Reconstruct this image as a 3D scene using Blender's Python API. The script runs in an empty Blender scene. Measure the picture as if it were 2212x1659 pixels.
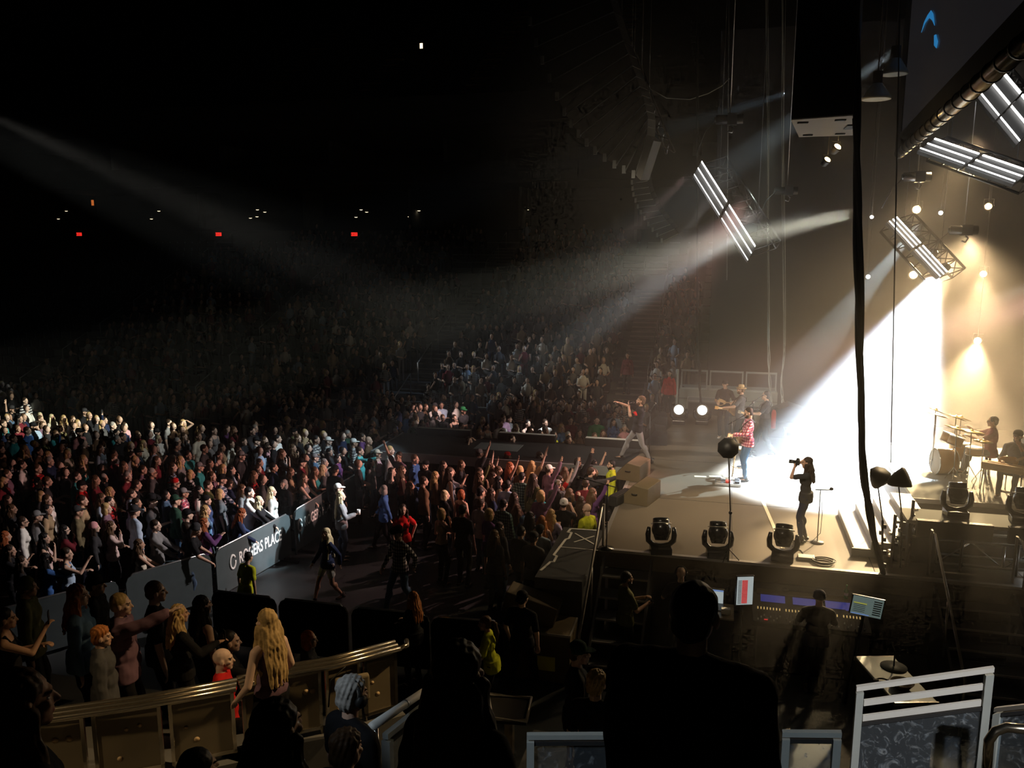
import bpy, math, random
from mathutils import Vector, Matrix, noise
SC = bpy.context.scene
C = SC.collection
PI = math.pi
# ---------------------------------------------------------------- camera
SZ = 1.6
FW, FH, FPX = 2212, 1659, 1789.0
CZ = 7.5
PITCH = math.atan((829.5 - 520) / FPX); YAW = math.radians(14.5)
cd = bpy.data.cameras.new('camera'); cam = bpy.data.objects.new('camera', cd); C.objects.link(cam)
cd.sensor_width = 36; cd.lens = 36 * FPX / FW; cd.clip_start = 0.05; cd.clip_end = 400
cam.location = (0, 0, CZ); cam.rotation_euler = (PI / 2 - PITCH, 0, YAW)
SC.camera = cam
_fw = Vector((-math.sin(YAW) * math.cos(PITCH), math.cos(YAW) * math.cos(PITCH), -math.sin(PITCH)))
_rt = Vector((math.cos(YAW), math.sin(YAW), 0)); _up = _rt.cross(_fw)
EYE = Vector((0, 0, CZ))
def ray(x, y): return _fw + _rt * ((x - FW / 2) / FPX) - _up * ((y - FH / 2) / FPX)
def onz(x, y, z): d = ray(x, y); return EYE + d * ((z - CZ) / d.z)      # where a sight line meets a level
def ony(x, y, Y): d = ray(x, y); return EYE + d * (Y / d.y)             # ... meets the wall plane Y
def atd(x, y, t): return EYE + ray(x, y) * t                            # ... at a distance
# ---------------------------------------------------------------- world, exposure
w = bpy.data.worlds.new('world'); SC.world = w; w.use_nodes = True
w.node_tree.nodes['Background'].inputs[0].default_value = (0.55, 0.75, 1.0, 1)
w.node_tree.nodes['Background'].inputs[1].default_value = 0.00035
SC.view_settings.view_transform = 'Standard'; SC.view_settings.look = 'None'
SC.view_settings.exposure = 0.0; SC.view_settings.gamma = 1.0; SC.view_settings.use_curve_mapping = False
cy = SC.cycles
cy.use_denoising = True
try: cy.denoiser = 'OPENIMAGEDENOISE'
except Exception: pass
cy.max_bounces = 4; cy.diffuse_bounces = 2; cy.glossy_bounces = 2; cy.transmission_bounces = 4; cy.transparent_max_bounces = 8
cy.volume_bounces = 0; cy.sample_clamp_indirect = 3; cy.sample_clamp_direct = 0
cy.caustics_reflective = False; cy.caustics_refractive = False
cy.use_adaptive_sampling = True; cy.adaptive_threshold = .035; cy.adaptive_min_samples = 12
cy.volume_step_rate = 4; cy.volume_max_steps = 64
# ---------------------------------------------------------------- lights of the rig and added fills
def spot(name, loc, target, power, cone, blend=.3, color=(1, 1, 1), radius=.12):
    l = bpy.data.lights.new(name, 'SPOT'); o = bpy.data.objects.new(name, l); C.objects.link(o)
    l.energy = power; l.spot_size = math.radians(cone); l.spot_blend = blend; l.color = color; l.shadow_soft_size = radius
    o.location = loc; o.rotation_euler = (Vector(target) - Vector(loc)).to_track_quat('-Z', 'Y').to_euler()
    return o
def point(name, loc, power, color=(1, 1, 1), radius=.1):
    l = bpy.data.lights.new(name, 'POINT'); o = bpy.data.objects.new(name, l); C.objects.link(o)
    l.energy = power; l.color = color; l.shadow_soft_size = radius; o.location = loc
    return o
WARM = (1, .70, .36); COOL = (.72, .88, 1.0); NEUT = (1, .93, .80); PINK = (1, .54, .46)
KEY = atd(2025, 592, 21.0)
spot('key_beam', KEY, (3.2, 21.7, 1.6), 190000, 50, .34, (.72, .86, 1.0), .15)
spot('key_pool', atd(1990, 480, 23), (-.3, 20.3, 1.6), 13000, 11, .15, (.75, .95, 1.0), .05)
spot('warm_wash', atd(2100, 520, 23), (3.4, 16.2, 1.6), 5200, 60, .6, WARM, .3)
spot('stage_wash', (-4, 6, 14), (.6, 22.0, 1.6), 13000, 31, .9, (1, .80, .55), .4)  # unseen front wash, added to light the stage evenly
spot('wash_near', (6, 24, 10), (0.0, 16.5, 1.6), 2600, 50, .8, WARM, .4)
spot('glow_beam', atd(2113, 737, 27.2), atd(2080, 870, 24.0), 26000, 34, .9, WARM, .1)
spot('glow_beam_upper', atd(2125, 593, 27.2), atd(2118, 680, 25.5), 8000, 40, .9, WARM, .1)
spot('edge_fill', atd(2060, 560, 22), (2.2, 16.7, 1.6), 24000, 18, .7, (1, .72, .38), .1)  # added spot near the key lamp, brightens the near stage edge
spot('band_fill', (8, 24.5, 6.5), (.4, 23.6, 2.9), 4500, 18, .7, (1, .85, .7), .1)  # added spot standing in for key spill on the musicians
# follow spot from the far end of the hall on the singer
spot('follow_spot', (-38, 35, 14.5), (-2.07, 22.0, 2.9), 42000, 3.4, .3, (1, .95, .85), .2)
# moving heads and added fill spots thrown on the crowd
spot('crowd_back', (3, 22.5, 8.2), (-24.5, 22.6, 1.5), 42000, 11.5, .5, (1, 1, .80), .15)
spot('crowd_back_low', (2, 21, 8.2), (-17, 21.6, 1.5), 2600, 14, .8, (1, 1, .95), .15)
spot('crowd_pink', (8, 22.6, 6.3), (-6.5, 19.0, 1.5), 16000, 21, .9, PINK, .3)  # added fill standing in for stage bounce and backlight on the crowd
spot('crowd_front', (.8, 20.0, 8.2), (-11.4, 14.2, 1.0), 6500, 23, .8, (1, .86, .80), .2)
spot('barrier_hit', (.8, 20.8, 8.0), (-9.6, 16.7, 1.3), 16000, 9, .3, (.75, .93, 1), .1)
spot('crowd_far', (0, 22, 9.2), onz(1140, 922, 1.5), 8500, 7.5, .3, (.95, .97, 1), .1)
spot('crowd_far_pink', (-1, 22, 9.2), onz(950, 897, 1.5), 7000, 9, .5, (1, .66, .60), .1)
spot('front_fill', (.5, 25, 8.8), onz(1170, 1050, 1.5), 2800, 32, .8, PINK, .15)  # added pink fill for the people packed before the stage
spot('stand_beam', atd(1640, 430, 32), (-11, 33, 1.5), 1700, 14, .8, (.45, .7, 1), .2)
spot('stand_low', (0, 22, 9.6), (-4.9, 32.8, 2.2), 1000, 14, .8, (1, .7, .35), .2)
spot('barricade_light', (1, 24, 10.5), (.5, 30.5, 1.6), 1000, 30, .6, (.9, 1, .85), .2)
# roof heads crossing the haze high up, then an added low spot
spot('roof_beam', atd(1722, 195, 26), atd(1380, 300, 27), 5000, 9, .5, (.5, .8, 1), .1)
spot('roof_beam_upper', atd(1955, 95, 18), atd(1820, 190, 18.5), 9000, 10, .3, (.7, .9, 1), .08)
spot('smoke_beam', atd(-420, 130, 40), atd(420, 470, 36), 16000, 11, .5, (.95, 1, .95), .2)
spot('strobe_glow', (5.9, 16.15, 2.05), (5.9, 15.9, 1.6), 90, 110, .6, (.85, .93, 1), .05)  # added down-facing spot, makes the white pool under the bridge
# added unseen spots that brighten rails, glass and gate of the near stand
spot('rail_warm', (7, 12.2, 14.5), (-4.0, 6.4, 3.3), 4500, 15, .6, (1, .66, .30), .2)
spot('rail_fill', (-9.5, -1, 13), (-4.3, 5.9, 3.2), 1100, 15, .7, (1, .70, .36), .2)
spot('rail_cool', (-6.5, -3, 13), (-1.0, 5.2, 4.2), 1500, 8, .6, (.8, .92, 1), .2)
spot('glass_fill', (3.2, -3, 13), (.65, 5.25, 4.2), 1100, 5.5, .6, (.8, .92, 1), .2)
spot('gate_fill', (6, -3, 13), (1.7, 7.1, 3.7), 5000, 7.5, .6, (1, .97, .92), .2)

# ---------------------------------------------------------------- materials
MATS = {}
def new_mat(name):
    m = bpy.data.materials.new(name); m.use_nodes = True
    return m, m.node_tree, m.node_tree.nodes['Principled BSDF']
def mat(name, col=(.5, .5, .5), rough=.6, metal=0.0, var=.18, scale=6.0, bump=0.0, spec=.4, emit=None, es=0.0):
    """a surface with gentle noise in its colour and, where asked, a fine bump"""
    if name in MATS: return MATS[name]
    m, nt, p = new_mat(name); N = nt.nodes; L = nt.links
    p.inputs['Roughness'].default_value = rough; p.inputs['Metallic'].default_value = metal
    p.inputs['Specular IOR Level'].default_value = spec
    tc = N.new('ShaderNodeTexCoord'); nz = N.new('ShaderNodeTexNoise'); nz.inputs['Scale'].default_value = scale; nz.inputs['Detail'].default_value = 3
    L.new(tc.outputs['Object'], nz.inputs['Vector'])
    mx = N.new('ShaderNodeMixRGB'); mx.inputs[1].default_value = (*[c * (1 - var) for c in col], 1); mx.inputs[2].default_value = (*[min(1, c * (1 + var)) for c in col], 1)
    L.new(nz.outputs['Fac'], mx.inputs[0]); L.new(mx.outputs[0], p.inputs['Base Color'])
    if bump:
        b = N.new('ShaderNodeBump'); b.inputs['Strength'].default_value = bump; b.inputs['Distance'].default_value = .01
        L.new(nz.outputs['Fac'], b.inputs['Height']); L.new(b.outputs[0], p.inputs['Normal'])
    if emit: p.inputs['Emission Color'].default_value = (*emit, 1); p.inputs['Emission Strength'].default_value = es
    MATS[name] = m
    return m
def emat(name, col, s):
    if name in MATS: return MATS[name]
    m, nt, p = new_mat(name)
    p.inputs['Base Color'].default_value = (.05, .05, .05, 1); p.inputs['Emission Color'].default_value = (*col, 1); p.inputs['Emission Strength'].default_value = s
    MATS[name] = m
    return m
def plaid(name, c1, c2, c3, k=95.0):
    """crossed woven bands"""
    if name in MATS: return MATS[name]
    m, nt, p = new_mat(name); N = nt.nodes; L = nt.links
    p.inputs['Roughness'].default_value = .85; p.inputs['Specular IOR Level'].default_value = .15
    tc = N.new('ShaderNodeTexCoord'); sx = N.new('ShaderNodeSeparateXYZ'); L.new(tc.outputs['Object'], sx.inputs[0])
    def band(sock, thr, kk):
        a = N.new('ShaderNodeMath'); a.operation = 'MULTIPLY'; a.inputs[1].default_value = kk; L.new(sock, a.inputs[0])
        s = N.new('ShaderNodeMath'); s.operation = 'SINE'; L.new(a.outputs[0], s.inputs[0])
        g = N.new('ShaderNodeMath'); g.operation = 'GREATER_THAN'; g.inputs[1].default_value = thr; L.new(s.outputs[0], g.inputs[0])
        return g.outputs[0]
    ad = N.new('ShaderNodeMath'); ad.operation = 'ADD'; L.new(sx.outputs[0], ad.inputs[0]); L.new(sx.outputs[1], ad.inputs[1])
    v = band(ad.outputs[0], .1, k); h = band(sx.outputs[2], .1, k)
    sm = N.new('ShaderNodeMath'); sm.operation = 'ADD'; L.new(v, sm.inputs[0]); L.new(h, sm.inputs[1])
    dv = N.new('ShaderNodeMath'); dv.operation = 'MULTIPLY'; dv.inputs[1].default_value = .5; L.new(sm.outputs[0], dv.inputs[0])
    r = N.new('ShaderNodeValToRGB'); r.color_ramp.interpolation = 'CONSTANT'
    r.color_ramp.elements[0].color = (*c1, 1); r.color_ramp.elements[1].position = .75; r.color_ramp.elements[1].color = (*c3, 1)
    e = r.color_ramp.elements.new(.3); e.color = (*c2, 1)
    L.new(dv.outputs[0], r.inputs[0]); L.new(r.outputs[0], p.inputs['Base Color'])
    MATS[name] = m
    return m
def bands(name, ca, cb, k, thr=.0, axis=2, rough=.8):
    if name in MATS: return MATS[name]
    m, nt, p = new_mat(name); N = nt.nodes; L = nt.links
    p.inputs['Roughness'].default_value = rough
    tc = N.new('ShaderNodeTexCoord'); sx = N.new('ShaderNodeSeparateXYZ'); L.new(tc.outputs['Object'], sx.inputs[0])
    a = N.new('ShaderNodeMath'); a.operation = 'MULTIPLY'; a.inputs[1].default_value = k; L.new(sx.outputs[axis], a.inputs[0])
    s = N.new('ShaderNodeMath'); s.operation = 'SINE'; L.new(a.outputs[0], s.inputs[0])
    g = N.new('ShaderNodeMath'); g.operation = 'GREATER_THAN'; g.inputs[1].default_value = thr; L.new(s.outputs[0], g.inputs[0])
    mx = N.new('ShaderNodeMixRGB'); mx.inputs[1].default_value = (*ca, 1); mx.inputs[2].default_value = (*cb, 1)
    L.new(g.outputs[0], mx.inputs[0]); L.new(mx.outputs[0], p.inputs['Base Color'])
    MATS[name] = m
    return m
def M(n): return MATS[n]
mat('floor', (.055, .062, .065), .42, var=.35, scale=.9, spec=.5)
mat('concrete', (.16, .16, .16), .85, var=.3, scale=2)
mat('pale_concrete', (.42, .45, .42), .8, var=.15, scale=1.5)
mat('black', (.012, .012, .013), .55, var=.3)
mat('black_gloss', (.012, .012, .014), .25, var=.3, spec=.6)
mat('black_cloth', (.01, .01, .011), .95, var=.4, scale=3, bump=.4, spec=.1)
mat('matte_dark', (.03, .03, .032), .9, var=.3, scale=2)
mat('deck', (.135, .112, .085), .5, var=.16, scale=1.3, spec=.4)
mat('dark_deck', (.045, .047, .05), .5, var=.25, scale=2)
mat('edge_metal', (.5, .48, .45), .35, .7)
mat('aluminium', (.62, .63, .65), .3, .9, var=.08)
mat('pale_frame', (.55, .60, .60), .4, .2, var=.08)
mat('white_paint', (.8, .8, .78), .5, var=.05)
mat('tape', (.75, .68, .55), .6, var=.05)
mat('rail_steel', (.75, .68, .56), .22, .95, var=.05)
mat('panel_tan', (.30, .25, .17), .38, .1, var=.12, scale=3)
mat('wood_box', (.10, .075, .04), .6, var=.3, scale=4)
mat('cable', (.015, .018, .018), .5, var=.2)
mat('drape', (.02, .02, .024), .95, var=.5, scale=3, spec=.05)
mat('yellow', (.75, .72, .05), .7, var=.1)
mat('cymbal', (.75, .55, .2), .25, .9, var=.1)
mat('chrome', (.8, .8, .8), .15, 1, var=.03)
mat('drumshell', (.5, .3, .12), .3, var=.1)
mat('drumskin', (.85, .83, .78), .5, var=.03)
mat('honey_wood', (.55, .30, .10), .35, var=.25, scale=8)
mat('pale_wood', (.72, .52, .30), .4, var=.15, scale=8)
mat('red_plastic', (.75, .05, .03), .4)
mat('case_black', (.02, .02, .022), .45, var=.2, scale=12)
mat('grey_case', (.22, .24, .25), .5, var=.15)
mat('grille', (.035, .035, .037), .7, var=.6, scale=60, bump=.5)
mat('seat_red', (.045, .02, .022), .8)
mat('stair_nose', (.35, .33, .31), .5)
emat('led_strip', (1, .98, .95), 7.0); emat('led_soft', (.9, .95, 1), 1.6)
emat('lamp_warm', (1, .62, .22), 30.0); emat('lamp_small', (1, .72, .35), 5.0); emat('lamp_white', (1, 1, .95), 14.0)
emat('pendant_glow', (1, .8, .5), 2.2); emat('exit_red', (1, .03, .02), 1.3); emat('orange_glow', (1, .25, .05), .5)
emat('screen_white', (.75, .85, .85), .42); emat('screen_red', (.9, .12, .12), .55); emat('screen_dim', (.16, .22, .20), .5)
emat('screen_yellow', (.6, .6, .1), .4); emat('screen_blue', (.2, .35, .8), .5); emat('blue_led', (.06, .08, .5), .25); emat('amber_led', (.9, .6, .2), .45)
emat('red_led', (1, .05, .05), .6); emat('blue_shape', (.02, .18, .42), .9); emat('phone_screen', (.85, .93, 1), 1.1)
emat('screen_panel', (.016, .015, .017), .45); emat('led_wall', (.05, .05, .05), .1)
# scratched glass of the arena barriers
def glass_mat(name, tint, scratch):
    m, nt, p = new_mat(name); N = nt.nodes; L = nt.links
    N.remove(p); out = N['Material Output']
    tr = N.new('ShaderNodeBsdfTransparent'); tr.inputs[0].default_value = (*tint, 1)
    gl = N.new('ShaderNodeBsdfGlossy'); gl.inputs['Roughness'].default_value = .12; gl.inputs[0].default_value = (.5, .5, .5, 1)
    df = N.new('ShaderNodeBsdfDiffuse'); df.inputs[0].default_value = (.62, .68, .75, 1)
    tc = N.new('ShaderNodeTexCoord'); nz = N.new('ShaderNodeTexNoise'); nz.inputs['Scale'].default_value = 9; nz.inputs['Detail'].default_value = 9; nz.inputs['Distortion'].default_value = 2.6
    L.new(tc.outputs['Object'], nz.inputs['Vector'])
    rp = N.new('ShaderNodeValToRGB'); rp.color_ramp.elements[0].position = .55; rp.color_ramp.elements[0].color = (scratch * .35,) * 3 + (1,)
    rp.color_ramp.elements[1].position = .74; rp.color_ramp.elements[1].color = (min(1, scratch * 2.6),) * 3 + (1,)
    L.new(nz.outputs['Fac'], rp.inputs[0])
    a = N.new('ShaderNodeMixShader'); a.inputs[0].default_value = .06; L.new(tr.outputs[0], a.inputs[1]); L.new(gl.outputs[0], a.inputs[2])
    b = N.new('ShaderNodeMixShader'); L.new(rp.outputs[0], b.inputs[0]); L.new(a.outputs[0], b.inputs[1]); L.new(df.outputs[0], b.inputs[2])
    L.new(b.outputs[0], out.inputs[0]); MATS[name] = m
glass_mat('glass', (.8, .85, .9), .16); glass_mat('clear_glass', (.85, .9, .95), .03)
# ---------------------------------------------------------------- mesh helpers
def rotz(a): return Matrix.Rotation(a, 3, 'Z')
class MB:
    def __init__(s): s.v = []; s.f = []; s.sm = []; s.mi = []; s.cur = 0
    def add(s, vs, fs, smooth=False):
        b = len(s.v); s.v += [tuple(v) for v in vs]
        for f in fs: s.f.append([i + b for i in f]); s.sm.append(smooth); s.mi.append(s.cur)
        return s
    def box(s, c, d, R=None):
        x, y, z = d[0] / 2, d[1] / 2, d[2] / 2; c = Vector(c)
        vs = [Vector(p) for p in ((-x,-y,-z),(x,-y,-z),(x,y,-z),(-x,y,-z),(-x,-y,z),(x,-y,z),(x,y,z),(-x,y,z))]
        if R is not None: vs = [R @ v for v in vs]
        return s.add([c + v for v in vs], [(0,3,2,1),(4,5,6,7),(0,1,5,4),(1,2,6,5),(2,3,7,6),(3,0,4,7)])
    def bx(s, a, b):
        a = Vector(a); b = Vector(b); return s.box((a + b) / 2, [abs(b[i] - a[i]) for i in range(3)])
    def tube(s, pts, r, n=8, closed=False, caps=True):
        pts = [Vector(p) for p in pts]; m = len(pts); rs = r if isinstance(r, (list, tuple)) else [r] * m
        vs = []; fs = []; prev = None
        for i, p in enumerate(pts):
            if closed: t = pts[(i + 1) % m] - pts[i - 1]
            else: t = pts[min(i + 1, m - 1)] - pts[max(i - 1, 0)]
            if t.length < 1e-9: t = Vector((0, 0, 1))
            t.normalize()
            if prev is None:
                u = t.cross(Vector((0, 0, 1)) if abs(t.z) < .9 else Vector((1, 0, 0))).normalized()
            else:
                u = prev - t * prev.dot(t)
                u = u.normalized() if u.length > 1e-6 else t.orthogonal().normalized()
            prev = u; q = t.cross(u)
            for k in range(n):
                a = 2 * PI * k / n; vs.append(p + (u * math.cos(a) + q * math.sin(a)) * rs[i])
        for i in range(m if closed else m - 1):
            j = (i + 1) % m
            for k in range(n): fs.append((i*n+k, i*n+(k+1)%n, j*n+(k+1)%n, j*n+k))
        if caps and not closed: fs.append(tuple(range(n))[::-1]); fs.append(tuple(range((m-1)*n, m*n)))
        return s.add(vs, fs, True)
    def cyl(s, a, b, r, r2=None, n=16):
        return s.tube([a, b], [r, r if r2 is None else r2], n)
    def lathe(s, c, prof, n=20, R=None):
        c = Vector(c); vs = []; fs = []
        for (r, z) in prof:
            for k in range(n):
                a = 2*PI*k/n; v = Vector((r*math.cos(a), r*math.sin(a), z)); vs.append(c + (R @ v if R is not None else v))
        for i in range(len(prof)-1):
            for k in range(n): fs.append((i*n+k, i*n+(k+1)%n, (i+1)*n+(k+1)%n, (i+1)*n+k))
        fs.append(tuple(range(n))[::-1]); fs.append(tuple(range((len(prof)-1)*n, len(prof)*n)))
        return s.add(vs, fs, True)
    def ell(s, c, d, R=None, nu=12, nv=8):
        c = Vector(c); vs = []; fs = []
        for j in range(1, nv):
            t = PI*j/nv
            for k in range(nu):
                a = 2*PI*k/nu; v = Vector((d[0]*math.sin(t)*math.cos(a), d[1]*math.sin(t)*math.sin(a), d[2]*math.cos(t)))
                vs.append(c + (R @ v if R is not None else v))
        t = Vector((0,0,d[2])); 
        if R is not None: t = R @ t
        vs += [c + t, c - t]; T = len(vs)-2; B = T+1
        for j in range(nv-2):
            for k in range(nu): fs.append((j*nu+k, (j+1)*nu+k, (j+1)*nu+(k+1)%nu, j*nu+(k+1)%nu))
        for k in range(nu): fs.append((T, k, (k+1)%nu)); fs.append((B, (nv-2)*nu+(k+1)%nu, (nv-2)*nu+k))
        return s.add(vs, fs, True)
    def cap(s, a, b, r, r2=None, n=10):
        r2 = r if r2 is None else r2; s.tube([a, b], [r, r2], n); s.ell(a, (r,)*3, None, n, 6); s.ell(b, (r2,)*3, None, n, 6); return s
    def prism(s, pts, z0, z1, R=None, o=(0,0,0)):
        """outline in x,y raised from z0 to z1"""
        o = Vector(o); n = len(pts); vs = [Vector((x, y, z0)) for x, y in pts] + [Vector((x, y, z1)) for x, y in pts]
        if R is not None: vs = [R @ v for v in vs]
        ar = sum(pts[i][0]*pts[(i+1)%n][1]-pts[(i+1)%n][0]*pts[i][1] for i in range(n))
        fs = [tuple(range(n))[::-1], tuple(range(n, 2*n))] + [(i, (i+1)%n, n+(i+1)%n, n+i) for i in range(n)]
        if ar < 0: fs = [f[::-1] for f in fs]
        return s.add([o + v for v in vs], fs)
    def mesh(s, name):
        me = bpy.data.meshes.new(name); me.from_pydata(s.v, [], s.f)
        me.polygons.foreach_set('use_smooth', s.sm); me.polygons.foreach_set('material_index', s.mi); me.update()
        return me
    def build(s, name, m=None, parent=None, bevel=0, loc=None, rz=0):
        o = bpy.data.objects.new(name, s.mesh(name)); C.objects.link(o)
        for k in (m if isinstance(m, (list, tuple)) else [m]):
            if k is not None: o.data.materials.append(MATS[k] if isinstance(k, str) else k)
        if parent is not None: o.parent = parent
        if loc is not None: o.location = loc
        if rz: o.rotation_euler.z = rz
        if bevel:
            b = o.modifiers.new('bevel', 'BEVEL'); b.width = bevel; b.segments = 2; b.limit_method = 'ANGLE'
        return o
def tag(o, label=None, cat=None, group=None, kind=None):
    if label: o['label'] = label
    if cat: o['category'] = cat
    if group: o['group'] = group
    if kind: o['kind'] = kind
    return o
def thing(name, label, cat, loc=(0, 0, 0), rz=0, group=None):
    o = bpy.data.objects.new(name, None); C.objects.link(o); o.location = loc; o.rotation_euler = (0, 0, rz); o.empty_display_size = .1
    return tag(o, label, cat, group)
def struct(o): o['kind'] = 'structure'; return o
def copy_tree(o, parent=None, loc=None, rz=None, label=None):
    c = o.copy(); C.objects.link(c)
    if parent is not None: c.parent = parent
    for ch in list(o.children): copy_tree(ch, c)
    if loc is not None: c.location = loc
    if rz is not None: c.rotation_euler = (0, 0, rz)
    if label: c['label'] = label
    return c

def text_mesh(body, size, name, m, parent=None, ext=.004, loc=(0,0,0), rot=(0,0,0), align='CENTER', sx=1.0, off=0.0):
    f = bpy.data.curves.new(name, 'FONT'); f.body = body; f.size = size; f.extrude = ext; f.align_x = align; f.align_y = 'CENTER'; f.offset = off; f.resolution_u = 3
    fo = bpy.data.objects.new('tmp', f); C.objects.link(fo); bpy.context.view_layer.update()
    me = bpy.data.meshes.new_from_object(fo.evaluated_get(bpy.context.evaluated_depsgraph_get())); bpy.data.objects.remove(fo)
    o = bpy.data.objects.new(name, me); C.objects.link(o); me.materials.clear(); me.materials.append(M(m)); o.parent = parent
    o.location = loc; o.rotation_euler = rot; o.scale = (sx, 1, 1); return o
# ================================================================ THE HALL
def sbox(name, a, b, m, bevel=0): return struct(MB().bx(a, b).build(name, m, bevel=bevel))
sbox('floor', (-52, -8, -.3), (26, 62, 0), 'floor')
sbox('ceiling', (-52, -8, 30), (26, 62, 30.4), 'black'); sbox('wall_back', (-52, 62, -.3), (26, 62.4, 30.4), 'matte_dark')
sbox('wall_left', (-52.4, -8, -.3), (-52, 62, 30.4), 'matte_dark'); sbox('wall_right', (26, -8, -.3), (26.4, 62, 30.4), 'matte_dark')
# far lower bowl: boards, stepped rows, aisles with pale nosings
sbox('backdrop', (-.6, 32.6, 0), (16, 32.8, 15), 'drape'); sbox('trim_1', (-46, 30, 0), (-1.9, 30.12, 1.1), 'matte_dark'); sbox('trim_2', (-46, 29.98, 1.1), (-1.9, 30.14, 1.16), 'grey_case')
NR = 21; RY0 = 30.6; RD = .88; RZ0 = .35; RH = .335
m = MB()
for k in range(NR): m.bx((-46, RY0 + k*RD, 0), (-.7, RY0 + (k+1)*RD + .02, RZ0 + k*RH))
struct(m.build('terrace_far', 'concrete'))
YT = RY0 + NR*RD; ZT = RZ0 + NR*RH
AX = [-3.62, -12.8, -22.0, -31.2]                                 # aisles of the far stand
for i, ax in enumerate(AX):
    m = MB()
    for k in range(1, 15 if i == 0 else NR):
        y = RY0 + k*RD; z = RZ0 + k*RH
        for h in (0, 1): m.bx((ax-.62, y-.02 - .44*h, z - RH*.5*h - .05), (ax+.62, y + .05 - .44*h, z - RH*.5*h + .02))
    struct(m.build('aisle_step_edges', 'stair_nose'))
    m = MB()
    for k in range(0, 14 if i == 0 else NR-1, 3):
        y = RY0 + k*RD; z = RZ0 + k*RH
        x = ax + (.66 if i == 0 else 0)
        m.tube([(x, y, z), (x, y, z+.95), (x, y+2*RD, z+2*RH+.95), (x, y+2*RD, z+2*RH)], .025, 6)
    m.build('aisle_handrail', 'aluminium'); tag(bpy.context.scene.objects[-1] if 0 else C.objects[-1], ['steel handrail down the lit aisle beside the stage end of the far stand', 'steel handrail of the second far stand aisle from the stage', 'steel handrail of the third far stand aisle from the stage', 'steel handrail of the far stand aisle furthest from the stage'][i], 'handrail', 'aisle handrails of the far stand')
m = MB(); random.seed(2)                                           # seat shells, hundreds in the dark
for k in range(NR-1):
    y = RY0 + (k+1)*RD - .12; z = RZ0 + k*RH
    x = -45
    while x < -1:
        if all(abs(x-a) > .95 for a in AX) and not (42.2 < y < 46.5 and (abs(x+3.9) < 1.9 or abs(x+13.2) < 1.9)): m.box((x, y, z+.6), (.44, .05, .42)); m.box((x, y-.2, z+.42), (.42, .36, .05))
        x += .56
tag(m.build('seat_rows', 'seat_red'), kind='stuff', label='rows of dark red seats filling the far stand', cat='seats')
# portal box and its rails above the lit aisle
def portal(x, y, z, lab):
    t = thing('portal_wall', lab, 'portal', (x, y, z))
    MB().bx((-1.1, 0, -.75), (1.1, .2, .0)).bx((-1.1, 0, -.75), (-.95, 2, 0)).bx((.95, 0, -.75), (1.1, 2, 0)).build('parapet', 'pale_concrete', t)
    m = MB()
    for h in (.25, .6, 1.0): m.tube([(-1.4, .1, h), (1.1, .1, h)], .022, 6)
    for xx in (-1.4, -.3, .9): m.tube([(xx, .1, 0), (xx, .1, 1.0)], .022, 6)
    m.build('rail', 'aluminium', t)
portal(-3.9, 43.4, 5.75, 'pale portal parapet with blue-lit rails at the top of the lit aisle')
portal(-13.2, 43.4, 5.75, 'dark portal parapet with thin rails halfway along the far stand')
# concourse, suites, upper bowl
sbox('trim_3', (-46, YT, 0), (12, YT+.3, 7.35), 'matte_dark'); sbox('trim_4', (-46, YT+.1, 7.36), (12, YT+.16, 7.42), 'grey_case')
sbox('wall_concourse', (-46, YT+4.5, 7.4), (14, YT+4.8, 13.4), 'matte_dark')
sbox('trim_5', (-46, YT+.3, 7.1), (14, YT+4.5, 7.4), 'matte_dark')
for i, (z0, z1, y) in enumerate(((8.15, 8.35, YT+.1), (10.9, 12.0, 47.0), (13.5, 14.9, 42.2))):
    sbox('trim_%d' % (6+i), (-46, y, z0), (14, y+.35, z1), 'matte_dark')
sbox('trim_9', (-46, 47.1, 10.8), (14, YT+4.6, 11.0), 'matte_dark'); sbox('trim_10', (-46, 42.3, 13.4), (14, YT+4.6, 13.6), 'matte_dark')
m = MB()
for k in range(22): m.bx((-46, 42.6 + k*.85, 13.5), (14, 42.6 + (k+1)*.85, 14.2 + k*.5))
struct(m.build('terrace_upper', 'concrete'))
for i, px in enumerate((-26.8, -20.4, -13.9, -6.6)):
    m = MB()
    for k in range(1, 18): m.bx((px-.55, 42.6 + k*.85 - .3, 14.2 + k*.5 - .28), (px+.55, 42.6 + k*.85, 14.2 + k*.5 - .2)); m.bx((px-.55, 42.6 + k*.85, 14.2 + k*.5), (px+.55, 42.6 + k*.85 + .45, 14.2 + k*.5 + .02))
    struct(m.build('upper_aisle_steps', 'pale_wood'))
for i, x in enumerate((-39, -31, -23.5, -16.2, -9, -2)):           # suite partitions
    sbox('partition_%d' % (i+1), (x-.12, 47.2, 11.0), (x+.12, YT+4.5, 13.4), 'concrete'); sbox('partition_%d' % (i+11), (x+3.4, YT+2, 7.4), (x+3.6, YT+4.5, 10.8), 'concrete')
# exit signs
for i, (px, py) in enumerate(((172, 506), (473, 506), (766, 506))):
    p = ony(px, py, YT+.05)
    t = thing('exit_sign', ['red exit sign under the pendants nearest the picture edge on the dark far wall', 'red exit sign, middle one of the three on the far wall', 'red exit sign nearest the stage on the far wall'][i], 'exit sign', p, 0, 'exit signs on the far stand wall')
    MB().box((0, 0, 0), (.46, .08, .26)).build('housing', 'black', t)
    MB().bx((-.2, -.01, .1), (-.18, .01, 8.2-p.z)).bx((.18, -.01, .1), (.2, .01, 8.2-p.z)).build('hanger', 'black', t)
    text_mesh('EXIT', .2, 'letters', 'black', t, .004, (0, -.075, 0), (PI/2, 0, 0))
    MB().box((0, -.05, 0), (.42, .03, .22)).build('lit_face', 'exit_red', t)
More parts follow.
